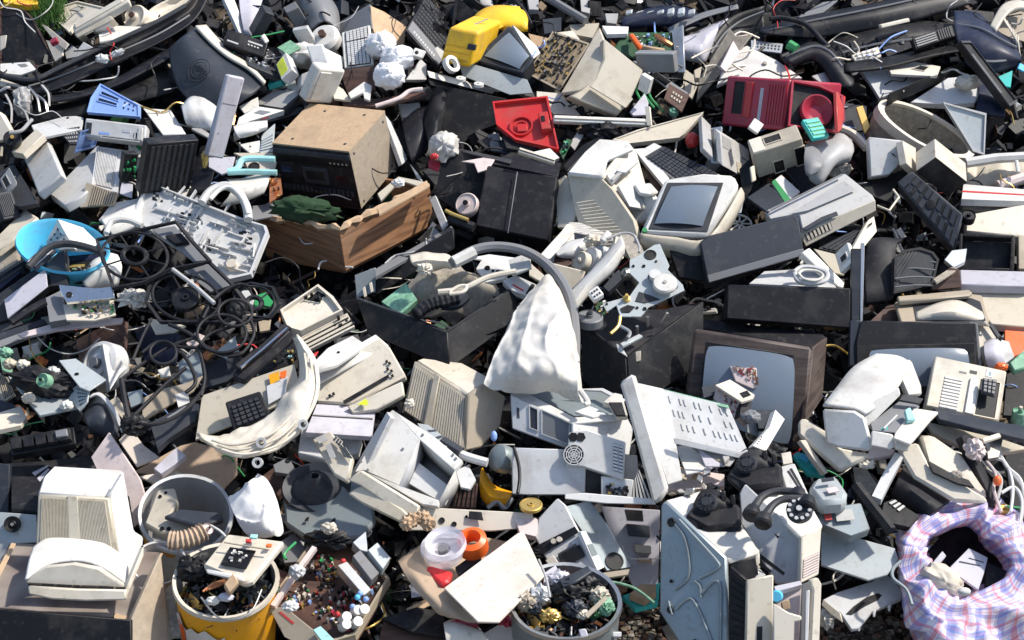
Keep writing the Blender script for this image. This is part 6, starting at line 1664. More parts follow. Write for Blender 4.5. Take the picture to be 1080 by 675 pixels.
r=35*D(334,515)/FP
mb.lathe(c,ax,[(r,-.01),(r*.95,.01),(r*.7,.0),(r*.6,.02),(r*.35,.04),(r*.16,.085),(r*.12,.09),(r*.1,.06),(0,.05)],'slate',36,squash=.82,x=RT)
mb.build('funnel',dr)
for q in ((306,532),(324,548),(352,549)):
 quadpart('slot',[(q[0]-3,q[1]+1),(q[0]-1,q[1]-2),(q[0]+2,q[1]-3),(q[0]+1,q[1]+1)],'jet',dr,.42,.003,nor=(-.1,.7,.7),bev=0)
S('cloth_bag','white cloth bag hanging between orange rimmed bucket and grey funnel',[[(272,502),(282,508),(292,530),(298,556),(298,564)],[(258,514,.06),(268,524,.09),(278,540,.1),(284,556,.08),(288,566,.04)],[(241,528,.02),(246,540,.05),(252,552,.05),(260,562,.03),(270,568,.0)]],'cloth',.005,40,40,z=.5,wr=.02,wf=4,fold=(.016,2))
P('grey_boss','grey corner bracket with a boss under the ripped bucket',[(288,490),(304,482),(310,492),(304,500),(290,498)],'mgrey','h',.02,.36,holes=[(304,486,2)])
P('dark_box','dark brown box corner beside the white cloth bag',[(276,502),(290,492),(304,512),(294,524)],'brown','h',.03,.26)

def bucket(name,label,c,r,ax,h,k,inner,z=0,top=1.0,bot=.82,rimk=None,sq=1,soil='jet',fill=0):
 o=thing(name,label,'bucket',w3(c))
 a=cv(*ax).normalized()
 cc=V(*c,D(*c)-.12-z)
 rr=r*D(*c)/FP
 mb=MB()
 mb.lathe(cc,a,[(0,-h),(rr*bot,-h),(rr*top,0)],k,40,wob=.02)
 mb.build('wall',o)
 mb=MB()
 mb.lathe(cc,a,[(rr*top,0),(rr*(top-.04),0),(rr*(bot-.02),-h*.75),(0,-h*.75)],inner,40,wob=.02)
 mb.build('lining',o)
 mb=MB()
 mb.lathe(cc,a,[(rr*(top-.05),.003),(rr*(top+.02),.006),(rr*(top+.035),-.008),(rr*(top+.01),-.016)],rimk or k,40,wob=.02)
 mb.build('rim',o)
 if fill:
  mb=MB()
  rq=rr*(top-.05)*(1-.15*fill)
  mb.lathe(cc,a,[(rq,-h*fill),(rq*.5,-h*fill+.02),(0,-h*fill+.03)],soil,24)
  x=a.orthogonal().normalized()
  y=a.cross(x)
  rz=random.Random(9)
  for i in range(260):
   t=rz.uniform(0,6.28)
   q=rq*math.sqrt(rz.random())*.95
   c2=cc+a*(-h*fill+rz.uniform(.0,.05))+x*q*math.cos(t)+y*q*math.sin(t)
   d=[Vector((rz.gauss(0,1),rz.gauss(0,1),rz.gauss(0,1))).normalized() for _ in range(2)]
   u,v=(d[0]*rz.uniform(.008,.035),d[1]*rz.uniform(.004,.016))
   w_=u.cross(v).normalized()*.004
   mb.hexa([c2-u-v,c2+u-v,c2+u+v,c2-u+v,c2-u-v+w_,c2+u-v+w_,c2+u+v+w_,c2-u+v+w_],rz.choice(['jet','jet','jet','soft','black','dgrey','brown','copper','gold','lgrey','slate','pcbl','mgrey']))
  q=mb.build('scrap_fill',o)
  q['kind']='stuff'
 return (o,cc,a,rr)
VU=(0,.866,.5)
o,c_,a_,r_=bucket('yellow_bucket','yellow bucket full of black scraps with a torn label',(238,612),49,(.05,.8,.6),.42,'bucket','grey',z=.5,bot=.84,rimk='cream',fill=.2)

def wrap(parent,name,cc,a,rr,h,a0,a1,h0,h1,k,bot=.84,off=.004,wob=0):
 x=a.orthogonal()
 x=(RT-a*RT.dot(a)).normalized()
 y=a.cross(x)
 mb=MB()

 def fn(u,v):
  an=R(a0+(a1-a0)*u)
  hh=-(h0+(h1-h0)*v)
  q=rr*(1-(1-bot)*(-hh/h))+off+.02*rr
  if wob:
   hh+=wob*noise.noise(Vector((u*5,v*5,0)))
  return cc+a*hh+x*(math.cos(an)*q)+y*(math.sin(an)*q)
 mb.grid(fn,16,4,k)
 return mb.build(name,parent)
wrap(o,'label',c_,a_,r_,.42,205,275,.085,.4,'white',wob=.04)
wrap(o,'red_mark',c_,a_,r_,.42,212,224,.1,.38,'orange',off=.007,wob=.03)
for an in (246,252,258,266):
 wrap(o,'letter_stroke',c_,a_,r_,.42,an,an+3.5,.13,.18 if an !=262 else .165,'navy',off=.008)
T('pail_wire','thin wire handle drooping on the yellow bucket front',[(212,630),(232,652),(262,648),(276,622)],.003,'metal',z=.62)
for i,(x,y,rx,ry) in enumerate([(205,602,14,9),(222,596,16,8),(262,612,14,10),(272,598,8,10),(196,592,6,5),(240,604,8,6)]):
 blob('black_scrap',['black lump at the left rim of the yellow bucket','black lump under the cream cassette player','black lump at the right of the yellow bucket','black lump at the far right rim of the yellow bucket','tiny black lump at the bucket back rim','black lump in the middle of the yellow bucket'][i],(x,y),rx,ry,'jet',z=.56,wr=.6,fs=5)
for i in range(6):
 T('copper_lead','copper lead strip, %s in the yellow bucket bundle'%['first','second','third','fourth','fifth','sixth'][i],[(214+i*3,624-i),(224+i*3,616-i*.6),(236+i*2,612-i)],.004,'copper',z=.62,group='copper leads in the yellow bucket')
B('tan_block','small tan block in the yellow bucket',(242,626),(252,614),(236,616),(242,630),'chip',z=.64)
blob('white_bit','round white bit in the yellow bucket',(224,634),6,4,'white',z=.62,wr=.4)
blob('white_bit','lavender white bit beside the round white one',(238,630),7,4,'lav',z=.62,wr=.3)
o,pl=P('cassette_player','cream cassette recorder resting on the yellow bucket',[(213,596),(240,562),(300,570),(266,612),(258,615)],'cream',(-.1,.75,.65),.03,.66,bev=.008)
quadpart('cassette_well',[(243,579),(271,583),(260,603),(233,598)],'jet',o,.672,.004,(('comps',.2,.2,.8,.8,14,('mgrey','grey','white'),.008),),nor=(-.1,.75,.65))
quadpart('front_lip',[(217,600),(256,608),(258,614),(218,605)],'white',o,.69,.02,nor='f',bev=.004)
quadpart('red_key',[(259,568),(265,568),(265,571),(259,571)],'red',o,.69,.01,nor='up')
quadpart('blue_key',[(264,563),(272,563),(271,567),(263,567)],'aqua',o,.69,.008,nor='up')
quadpart('orange_key',[(281,573),(287,573),(286,576),(280,576)],'orange',o,.69,.008,nor='up')
quadpart('seam',[(236,571),(284,579),(284,580),(236,572)],'tan',o,.69,.003,nor='up',bev=0)
o,c_,a_,r_=bucket('orange_rimmed_bucket','bucket with orange rim holding a vacuum head and a ribbed tube',(196,542),45,(.15,.62,.75),.3,'bucket','grey',z=.3,bot=.8,rimk='lgrey')
P('vacuum_head','pale grey appliance with dark pad inside the orange rimmed bucket',[(152,552),(166,516),(184,514),(188,530),(176,548),(204,552),(202,562),(170,562)],'beige','h',.04,.44,holes=[(169,524,1.3),(175,520,1),(171,558,1.6),(178,558,1.6)],bev=.006)
P('dark_pad','slate blue pad in the orange rimmed bucket',[(172,544),(190,536),(232,540),(236,548),(208,554)],'slate','up',.02,.48,bev=.006)
T('ribbed_tube','brown and cream ribbed tube in the orange rimmed bucket',[(178,570),(190,570),(204,566),(216,560)],[.026+.008*(i%2) for i in range(19)],'card',z=.56)
disc('tube_end','pink round cap on the ribbed tube',(219,558),6,'pinkish','r',.04,.58,hub='brown')
T('white_twine','white twine across the rim of the orange rimmed bucket',[(222,554),(232,560),(238,566)],.004,'white',z=.6)
o,c_,a_,r_=bucket('white_bucket','white bucket squeezed between cabinet and yellow bucket',(168,594),26,(.1,.72,.7),.34,'lgrey','lgrey',z=.34,bot=.86)
P('bucket_wall','dirty grey outer wall below the white bucket',[(174,622),(192,606),(194,668),(180,672)],'dirty','f',.02,.44,cat='bucket wall')
o,pl=P('tuner_chassis','open metal chassis packed with coloured electronic parts',[(286,640),(330,577),(364,560),(412,616),(376,676),(330,690),(306,668)],'brown',(-.1,.8,.6),.01,.4,rim=.03,rk='tan')
F=Face(lambda u,v:[pl.p(290,640),pl.p(334,578),pl.p(408,618),pl.p(372,676)][0]*(1-u)*(1-v)+pl.p(334,578)*u*(1-v)+pl.p(408,618)*u*v+pl.p(372,676)*(1-u)*v,pl.c-pl.n)
feat(F,('comps',.1,.05,.95,.95,230,('red','blue','white','gold','copper','jet','cream','maroon','black','jet','metal','cream','green','jet','brown','black','mgrey'),.02),o,'dirty')
for i,q in enumerate([([(356,596),(366,592),(392,622),(384,628)],'metal'),([(372,586),(380,580),(400,604),(392,612)],'mgrey'),([(388,580),(398,572),(412,588),(404,600)],'pale'),([(372,572),(386,560),(388,582),(380,580)],'steel')]):
 P('metal_can',['long silver heat sink in the tuner chassis','dark silver can in the tuner chassis','pale metal tag standing above the tuner chassis','small steel fin at the top of the tuner chassis'][i],q[0],q[1],(.2,.7,.7),.04,.52,cat='heat sink')
P('wood_board','glossy brown wooden board through the chassis',[(282,594),(320,612),(350,614),(354,622),(348,640),(318,628),(290,618)],'brown','h',.02,.38)
for i,(x,y) in enumerate([(366,650),(378,643),(385,642),(366,658),(378,655)]):
 T('capacitor','white cylindrical capacitor, %s'%['left upper of the group','middle upper of the group','right upper of the group','left lower of the group','right lower of the group'][i],[(x-5,y+4,.0),(x,y,.05)],.016,'white',z=.46,straight=True,group='capacitors on the tuner chassis',n=14)
for i,(x,y,k) in enumerate([(377,630,'sky'),(380,626,'blue'),(386,632,'blue'),(372,640,'blue'),(356,648,'red'),(362,592,'red')]):
 blob('blue_capacitor' if k !='red' else 'red_capacitor',['bright cyan capacitor on the tuner chassis','dark blue capacitor above the cyan one','blue capacitor right of the cyan one','blue capacitor left of the white cylinders','red capacitor near the white cylinders','red capacitor at the top of the chassis'][i],(x,y),2.8,2.8,k,z=.5,wr=.1)
P('chassis_front','tan front plate of the open chassis with a red sticker',[(284,642),(300,640),(340,672),(338,690),(300,672)],'tan',(-.2,.3,.9),.01,.5,[('flat',.3,.1,.5,.4,'red','sticker')],cat='chassis front')
P('mint_tag','mint green tag and cream stick at the foot of the chassis',[(330,664),(338,660),(352,674),(344,682)],'aqua','h',.01,.54)
blob('white_plug','white plug on the chassis wires',(306,640),7,5,'white',z=.56,wr=.5)
blob('white_plug','upper white plug beside the tan chassis edge',(313,603),7,6,'lgrey',z=.56,wr=.5)
T('chassis_edge','silver brown long edge rail of the open chassis',[(288,640),(310,608),(332,578)],.012,'pinkish',z=.5,straight=True,n=4,cat='edge rail')
blob('black_rag','black rag along the top of the tuner chassis',(345,570),20,8,'jet',z=.48,wr=.7)
blob('cream_nub','cream torn nub below the grey funnel lid',(347,557),7,5,'cream',z=.54,wr=.5)
P('olive_bag','olive grey sheet right of the cassette recorder',[(294,572),(310,562),(322,578),(316,592),(300,594)],'mgrey','h',.02,.34)
T('green_tipped_wire','wire with a green tip right of the cassette recorder',[(302,590),(300,584),(312,572)],.005,'green',z=.46)
o,pl=P('metal_rail','long cream metal rail with burnt parts above the cardboard box',[(424,536),(448,535),(562,541),(562,556),(520,560),(424,559)],'cream',(0,.3,.95),.012,.52,holes=[(466,549,2.4),(479,553,2),(492,545,1)],bev=.002)
quadpart('black_gap',[(495,540),(508,541),(510,550),(494,548)],'jet',o,.535,.003,nor=(0,.3,.95),bev=0)
for i,(x,y) in enumerate([(436,548),(446,546),(452,552),(430,552)]):
 blob('burnt_part',['burnt tan lump on the metal rail','second burnt lump on the metal rail beside a coil','small burnt lump above the carton','burnt lump at the left end of the metal rail'][i],(x,y),6,6,'chip',z=.6,wr=.7)
P('brown_fins','maroon brown finned block under the drive cage',[(472,512),(504,510),(502,536),(464,535)],'brown','f',.03,.4,[('vent',.05,.05,.95,.95,7,'v','brown')])
P('pale_bracket','pale mossy torn bracket right of the drive cage',[(480,496),(494,490),(502,506),(496,516),(486,514)],'lgrey','h',.012,.5)
S('orange_bucket_side','curved ochre bucket side behind the metal rail',[[(508,494),(520,512),(540,520)],[(506,506,.03),(518,524,.04),(538,526,.02)],[(508,524),(516,532),(534,532)]],'bucket',.01,z=.36,cat='bucket side')
T('steel_spring','dark tangled spring at the end of the metal rail',[(514,536),(524,530),(532,536),(540,526)],.008,'slate',z=.5)
disc('brass_disc','tan brass disc beside the metal rail',(560,532),11,'gold','up',.01,.56,cat='disc')
P('pinkish_stub','burnt pinkish casing lump left of the grey player',[(541,540),(556,542),(568,548),(566,566),(548,562)],'pinkish','h',.03,.52)
cb=thing('cardboard_box','torn cardboard box with flap open holding clear and red reels','cardboard box',w3((480,640)))
quadpart('flap',[(574,607),(552,560),(546,562),(468,620),(504,656),(526,656)],'cardl',cb,.62,.008,nor=(-.1,.8,.6),bev=.002)
S('wall',None,[[(420,592),(432,584),(448,576)],[(426,604,.03),(436,600,.05),(452,598,.04)],[(440,624,.03),(452,626,.05),(468,622,.05)],[(462,648,.02),(484,654,.04),(504,658,.03)]],'card',.01,z=.5,parent=cb,wr=.02)
quadpart('wall',[(421,590),(444,576),(452,580),(436,606),(448,634),(432,612)],'card',cb,.5,.008,nor='f')
quadpart('inner',[(448,578),(500,564),(540,572),(480,626),(456,606)],'card',cb,.4,.008,nor='h')
disc('clear_reel','clear plastic reel in the cardboard box',(467,582),20,'clear',(-.1,.75,.65),.03,.56,hub='mgrey',prof=[(0,0),(.35,0),(.4,.5),(.9,1),(1,1),(1.05,.8),(.95,-.5),(.4,-1),(0,-1)])
disc('clear_reel_ring','second clear ring on top of the clear reel',(470,575),19,'clear',(-.1,.75,.65),.02,.62,prof=[(.8,0),(1,1),(1.05,0),(.85,-1),(.8,0)],cat='clear ring')
disc('red_reel','orange red reel ring beside the clear reel',(498,572),15,'orange',(-.1,.7,.7),.03,.56,prof=[(.5,-1),(.5,.6),(.6,.9),(.95,.6),(1,-1),(.5,-1)])
P('red_spool','red spool part under the clear reel',[(436,596),(456,596),(478,602),(474,612),(466,616),(452,604),(440,602)],'red','up',.03,.58,bev=.008)
P('dark_box_inner','slate object between reel and cardboard flap',[(480,598),(500,584),(508,588),(484,606)],'slate','h',.02,.5)
P('paper_scrap','white paper scrap tucked under the cardboard wall',[(433,616),(442,614),(446,628),(434,630)],'lav','h',.006,.46)
P('card_scrap','brown card strip under the cardboard box',[(428,642),(452,630),(454,638),(434,648)],'chip','h',.008,.42)
P('purple_box','dark purple brown box at the bottom centre',[(404,656),(430,654),(470,664),(470,690),(396,690)],'brown','h',.04,.38)
P('black_bag','black film heap under the cardboard box',[(402,652),(440,640),(468,646),(470,672),(434,666)],'jet','h',.02,.42)
S('white_bag','white bag edge at the bottom below the cardboard box',[[(468,658),(480,654),(500,664)],[(470,672,.03),(486,668,.04),(510,668,.03)],[(472,686),(492,686),(520,684)]],'cream',.008,z=.5)
P('white_bag_piece','white folded sheet between the cardboard flap and metal tub',[(510,668),(530,656),(545,640),(546,686),(505,686)],'lgrey','l',.01,.44,cat='folded sheet')
blob('red_cloth','dark red cloth peeking under the cardboard flap',(490,658),12,5,'maroon',z=.5,wr=.6)
blob('red_cloth','dark red cloth at the right of the cardboard flap',(534,652),9,7,'maroon',z=.48,wr=.6)
ct=thing('computer_case','open white computer case behind the power supply, drive bays facing left','computer case',w3((600,450)))
quadpart('front_panel',[(538,416),(604,446),(602,475),(540,452)],'lgrey',ct,.5,.02,(('hole',.32,.1,.44,.75,'slate'),('hole',.52,.05,.95,.8,'mgrey'),('flat',.1,.3,.14,.6,'dgrey','slot')),nor=(-.25,.2,.95),bev=.004)
quadpart('side_panel',[(604,446),(660,438),(668,452),(664,480),(604,478)],'lgrey',ct,.5,.02,nor=(.3,.3,.9),bev=.003)
quadpart('top_edge',[(538,415),(556,414),(606,440),(660,436),(662,441),(604,447)],'white',ct,.52,.008,nor='up')
quadpart('inner_wall',[(556,414),(634,410),(658,422),(660,436),(606,439)],'steelb',ct,.44,.006,nor='up')
quadpart('back_edge',[(600,410),(636,409),(660,421),(656,424),(634,412)],'lgrey',ct,.5,.008,nor='up')
P('drive_shell','white hood with dark inside lying in the open computer case',[(636,424),(648,414),(656,416),(662,438),(650,438),(644,426)],'white','h',.03,.58)
P('dark_hood_gap','dark sheet painting the shaded inside of the white hood',[(642,424),(656,424),(660,438),(650,438)],'soft','h',.01,.6)  # dark sheet stands in for the shade inside the hood
P('flat_box','white flat box inside the open computer case',[(606,434),(622,428),(642,436),(626,440)],'white','up',.01,.54)
P('white_case_panel','plain white case panel with a black cable in front',[(540,472),(598,474),(618,494),(617,522),(556,522),(540,521)],'lgrey',(0,.1,1),.02,.52,bev=.003)
T('black_cable','black cable hanging over the white case panel',[(542,472),(547,490),(548,506),(546,520)],.006,'jet',z=.56)
o,fr=P('power_supply','power supply box with round fan grille and two black sockets',[(600,456),(618,453),(660,466),(658,507),(614,492),(597,492)],'lgrey',(-.05,.2,.98),.08,.6,bev=.004)
c=fr.p(605,479)
F=Face(lambda u,v:fr.p(600+18*u,456+38*v),fr.c-fr.n)
feat(F,('fan',.3,.62,.036,0,'jet','lgrey'),o,'lgrey')
for x in (604.5,612.5):
 mb=MB()
 mb.lathe(fr.p(x,461),fr.n,[(0,.003),(.016,.003),(.018,-.001)],'jet',6)
 mb.build('socket',o)
F=Face(lambda u,v:fr.p(618+41*u,454+12*u+40*v),fr.c-fr.n)
feat(F,('vent',.7,.12,.82,.85,8,'u','lgrey','mgrey'),o,'lgrey')
feat(F,('vent',.85,.12,.95,.85,8,'u','lgrey','mgrey'),o,'lgrey')
o=thing('case_chassis','lower steel case frame with expansion slots behind the power supply','case frame',w3((650,520)))
quadpart('base_rail',[(596,521),(618,520),(688,526),(692,532),(640,531),(596,526)],'white',o,.56,.02,nor='f')
quadpart('dark_bay',[(618,494),(636,500),(634,521),(618,520)],'jet',o,.5,.01,nor='f')
quadpart('socket_panel',[(634,502),(668,506),(666,526),(634,522)],'lgrey',o,.52,.01,(('comps',.1,.35,.85,.9,26,('jet','brown','gold','dgrey'),.012),),nor='f')
quadpart('slot_panel',[(668,506),(674,494),(688,528),(666,526)],'mgrey',o,.51,.01,(('vent',.0,.05,1,.95,5,'v','lgrey','jet'),),nor='f')
quadpart('rear_panel',[(658,480),(672,480),(674,510),(656,508)],'grey',o,.49,.01,nor='f')
lp=thing('white_panel_case','tall bright white case panel leaning diagonally, slotted steel plate attached','case panel',w3((690,520)))
quadpart('panel',[(653,403),(668,393),(704,516),(694,530),(688,530),(664,440)],'white',lp,.7,.035,nor=(-.3,.2,.93),bev=.01)
quadpart('inner_plate',[(670,403),(700,410),(708,440),(720,506),(704,512)],'white',lp,.66,.02,nor=(.1,.3,.95),bev=.003)
pl=Pl((745,445),(.1,.35,.93),.64)
o_=quadpart('slotted_plate',[(696,410),(768,428),(788,474),(780,478),(710,462)],'lgrey',lp,.64,.008,nor=(.1,.35,.93),bev=.001)
F=Face(lambda u,v:pl.p(698,412)*(1-u)*(1-v)+pl.p(766,429)*u*(1-v)+pl.p(784,472)*u*v+pl.p(710,458)*(1-u)*v,pl.c-pl.n)
rr=random.Random(11)
for row in range(3):
 mb=MB()
 for i in range(12):
  u=.04+i*.078+rr.uniform(-.01,.01)
  v0=.06+row*.31
  hgt=rr.uniform(.17,.26)
  F.box(mb,u,v0,u+rr.uniform(.026,.046),v0+hgt,-.001,.0015,'jet')
  F.box(mb,u-.008,v0-.03,u+.05,v0,.0,.008,'white')
  if rr.random()<.5:
   F.box(mb,u+.035,v0+.05,u+.055,v0+.2,.0,.012,'lgrey')
 mb.build('slot_row',lp)
quadpart('flange',[(710,462),(780,478),(788,474),(790,480),(782,484),(712,468)],'lgrey',lp,.65,.006,nor='f')
quadpart('flange',[(696,409),(768,427),(769,430),(697,412)],'pcbl',lp,.655,.006,nor='up')
P('glossy_sheet','glossy grey sheet sliding out under the slotted plate',[(722,466),(738,470),(776,484),(770,492),(752,490)],'metal','h',.006,.56)
P('white_triangle_sheet','white sheet pile under the slotted plate',[(712,470),(738,470),(760,490),(744,496),(724,500)],'white','up',.006,.54)
P('lilac_sheet','lilac sheet between white pile and telephones',[(736,472),(764,492),(744,492)],'lav','h',.004,.565)
P('paper_heap','pinkish white heap of broken casings above the telephones',[(700,500),(722,494),(764,500),(764,512),(730,516),(704,516)],'pinkish','up',.02,.46)
rr=random.Random(2)
ORD='first second third fourth fifth sixth seventh eighth ninth tenth eleventh twelfth thirteenth fourteenth fifteenth sixteenth'.split()
for i in range(16):
 x,y=(706+i*4+rr.uniform(-1,1),rr.uniform(482,522))
 a=rr.uniform(0,3)
 s=rr.uniform(5,10)
 kk=rr.choice(['white','pinkish','tan','grey','jet','metal','cream','chip'])
 nm={'white':'white','pinkish':'pinkish','tan':'tan','grey':'grey','jet':'black','metal':'metal','cream':'cream','chip':'orange brown'}[kk]
 P('broken_bit','%s broken bit under the slotted plate, %s from the left of the heap there'%(nm,ORD[i]),[(x+s*math.cos(a),y+s*.6*math.sin(a)),(x+s*.5*math.cos(a+1.7),y+s*.5*math.sin(a+1.7)),(x-s*math.cos(a),y-s*.6*math.sin(a)),(x-s*.4*math.cos(a+1.5),y-s*.4*math.sin(a+1.5))],kk,rr.choice(['h','up','l','r']),.012,.5+rr.uniform(0,.08),group='broken bits under the slotted plate')
bc=thing('steel_case','large blue grey steel case side with pressed ribs, white drawer unit attached','steel case',w3((750,690)))
quadpart('side_plate',[(697,532),(702,528),(766,588),(768,690),(730,700),(695,645)],'steelb',bc,.62,.02,nor=(-.5,.15,.85),bev=.006)
plb=Pl((730,620),(-.5,.15,.85),.62)
for pth in ([(712,553),(722,568),(727,596),(724,612),(712,622)],[(716,548),(740,574),(756,592),(758,598),(750,604),(738,610)],[(712,643),(722,634),(730,632),(738,646),(750,676),(752,690)],[(733,613),(738,618),(739,630)],[(740,626),(752,614),(759,616),(760,640),(759,690)],[(705,634),(709,648)]):
 mb=MB()
 mb.tube(crom([plb.p(*q) for q in pth]),.0045,'steelb',6)
 mb.build('pressed_rib',bc)
for q,r in (((708,551),.012),((707,643),.01),((708,613),.005),((733,676),.005)):
 mb=MB()
 mb.lathe(plb.p(*q),plb.n,[(0,.001),(r,.001),(r*1.1,.003),(r*1.25,.001)],'jet',16)
 mb.build('hole',bc)
quadpart('top_cover',[(700,527),(756,512),(800,578),(800,582),(768,592)],'white',bc,.63,.02,nor='up',bev=.008)
quadpart('side_cheek',[(768,591),(801,579),(802,600),(796,600),(796,588),(772,596)],'cream',bc,.64,.02,nor='f',bev=.004)
quadpart('dark_bay',[(770,594),(797,588),(800,606),(790,612),(788,700),(768,700)],'jet',bc,.6,.01,nor='f')
quadpart('drawer_top',[(776,598),(794,592),(808,606),(790,612)],'grey',bc,.625,.01,(('btn',.1,.1,.9,.9,1,4,'white',.006,.6),),nor='up')
quadpart('drawer_front',[(788,612),(816,606),(815,700),(786,700)],'beige',bc,.68,.02,(('flat',.4,.57,.6,.85,'jet','slot'),),nor=(.1,.1,.99),bev=.004)
quadpart('bellows',[(770,598),(788,612),(786,700),(770,700)],'jet',bc,.63,.02,(('vent',.05,.02,.95,.98,12,'u','soft'),),nor=(-.4,0,.9))
tc=thing('tower_case','tall cream office machine tower with open lower door','office machine',w3((840,690)))
quadpart('left_panel',[(780,520),(786,510),(818,540),(846,568),(844,614),(818,616),(800,586),(782,552)],'lgrey',tc,.62,.02,nor=(-.35,.3,.9),bev=.004)
quadpart('right_panel',[(846,566),(867,556),(864,606),(844,616)],'cream',tc,.66,.02,(('vent',.1,.5,.9,.9,7,'u','pinkish','tan'),),nor=(.5,.2,.85),bev=.004)
quadpart('top_panel',[(784,512),(842,508),(868,554),(846,568),(818,542)],'white',tc,.64,.02,nor='up',bev=.006)
quadpart('red_stamp',[(848,556),(858,552),(860,555),(850,559)],'red',tc,.664,.002,nor='up',bev=0)
for q in ([(802,584),(828,604),(826,607),(800,588)],[(802,592),(814,602),(812,604),(800,596)],[(816,562),(822,566),(820,568)]):
 quadpart('slot',q,'jet',tc,.645,.003,nor=(-.35,.3,.9),bev=0)
quadpart('shelf',[(816,618),(844,612),(846,616),(818,624)],'lav',tc,.66,.02,nor='up')
quadpart('inner_wall',[(818,622),(846,616),(858,612),(858,700),(816,700)],'pinkish',tc,.58,.01,nor='f')
quadpart('inner_shadow_wall',[(846,616),(858,612),(856,700),(842,700)],'mgrey',tc,.6,.01,nor='f')  # part of the inside in shadow, painted as a darker grey
quadpart('door_edge',[(855,612),(863,609),(867,616),(864,700),(854,700),(858,622)],'cream',tc,.68,.02,nor=(.4,.1,.9),bev=.004)
quadpart('door_edge',[(850,624),(854,622),(852,700),(848,700)],'lgrey',tc,.66,.02,nor='f',bev=.002)
quadpart('inner_door',[(816,636),(832,646),(846,650),(845,655),(838,656),(837,700),(815,700)],'cream',tc,.7,.02,nor='f',bev=.004)
quadpart('brown_block',[(824,636),(832,632),(834,642),(826,644)],'chip',tc,.66,.02,nor='f')
mb=MB()
mb.lathe(w3((819,629,.64)),cv(-.2,.1,.97),[(0,.01),(.016,.01),(.02,0),(.02,-.02)],'sky',18)
mb.build('blue_cap',tc)
quadpart('latch',[(831,620),(841,618),(841,622),(833,625)],'lgrey',tc,.62,.01,nor='f')

def phone(label,q,z,dial,sc=1.0):
 """q: px of the front-left base corner; a wedge body with dial"""
 o=thing('telephone',label,'telephone',w3(q))
 x,y=q

 def m(a,b):
  return (x+a*sc,y+b*sc)
 quadpart('base',[m(0,-8),m(4,-2),m(22,14),m(60,8),m(60,-2),m(30,2)],'black',o,z+.02,.03,nor=(-.1,.3,.95),bev=.006)
 quadpart('base_top',[m(0,-9),m(10,-22),m(40,-26),m(58,-20),m(60,-1),m(24,4)],'soft',o,z+.03,.03,nor=(-.1,.75,.65),bev=.01)
 S('housing',None,[[m(10,-20),m(18,-34),m(30,-36),m(40,-30),m(50,-22)],[m(10,-12)+(.02,),m(22,-22)+(.05,),m(34,-26)+(.05,),m(46,-20)+(.03,),m(58,-16)+(.01,)],[m(14,-4),m(26,-6),m(38,-8),m(50,-8),m(59,-6)]],'soft',.01,z=z-.02,parent=o)
 for a in ((38,-34),(48,-30)):
  quadpart('cradle_hook',[m(a[0],a[1]),m(a[0]+5,a[1]-2),m(a[0]+6,a[1]+9),m(a[0]+1,a[1]+10)],'jet',o,z+.06,.02,nor='f',bev=.003)
 dpl=Pl(m(*dial),(-.35,.55,.77),z+.06)
 r=9*sc/FP*6.4
 mb=MB()
 mb.lathe(dpl.c,dpl.n,[(0,.004),(r*.5,.004),(r*.55,.0),(r,.0),(r*1.05,-.004),(r*1.12,-.012)],'dgrey',28)
 mb.build('dial',o)
 ex=dpl.n.orthogonal().normalized()
 ey=dpl.n.cross(ex)
 for i in range(10):
  an=R(i*31+10)
  mb=MB()
  mb.lathe(dpl.c+(ex*math.cos(an)+ey*math.sin(an))*r*.78,dpl.n,[(0,.0018),(r*.15,.0018),(r*.17,-.001)],'jet',8)
  mb.build('finger_hole',o)
 return o
phone('black rotary telephone without handset, on the steel case',(722,553),.62,(23,-24))
phone('black rotary telephone lying on the back of the office machine',(766,510),.62,(21,-22),1.0)

def handset(label,pts,z):
 o=thing('handset',label,'handset',w3(pts[0]))
 c=crom([w3(q,z) for q in pts])
 n=len(c)
 mb=MB()
 mb.tube(c,[.017-.005*math.sin(math.pi*i/(n-1)) for i in range(n)],'dgrey',10)
 mb.build('grip',o)
 for e,d in ((0,1),(-1,-2)):
  mb=MB()
  ax=cv(-.25,-.55,.55)
  mb.lathe(c[e],ax.normalized(),[(0,-.016),(.02,-.012),(.028,.008),(.03,.024),(.025,.032),(0,.034)],'black',18)
  mb.build('earpiece' if e==0 else 'mouthpiece',o)
handset('black handset lying nearer the upper telephone',[(794,538),(804,524),(820,518),(842,520)],.74)
handset('black handset in front of the other, curving to the loose dial',[(806,546),(816,532),(830,526),(852,528)],.78)
o,pl=disc('loose_dial','loose telephone dial with white centre on the tower case',(843,537),12,'slate',(-.2,.5,.85),.02,.8,hub='lgrey')
ex=pl.n.orthogonal().normalized()
ey=pl.n.cross(ex)
for i in range(10):
 an=R(i*33)
 mb=MB()
 mb.lathe(pl.c+(ex*math.cos(an)+ey*math.sin(an))*.033,pl.n,[(0,.006),(.006,.006),(.007,.001)],'lgrey',8)
 mb.build('finger_hole',o)
P('white_slot_case','grey white case with three black slots behind the telephones',[(822,492),(838,488),(856,528),(862,548),(846,540),(830,520)],'lgrey','h',.04,.6,[('flat',.25,.12,.42,.9,'jet','slot'),('flat',.5,.1,.66,.85,'jet','slot')],bev=.004)
P('white_bracket_scrap','white bracket scrap above the slotted grey white case',[(824,478),(834,476),(836,488),(826,490)],'cream','h',.012,.6)
blob('dark_parts','dark scrap parts behind the telephones',(812,478),14,8,'soft',z=.5,wr=.7)
mt=thing('electricity_meter','blue grey electricity meter with rounded cover','meter',w3((875,530)))
quadpart('base',[(854,516),(893,528),(894,534),(866,536),(856,526)],'steelb',mt,.58,.03,nor='f',bev=.006)
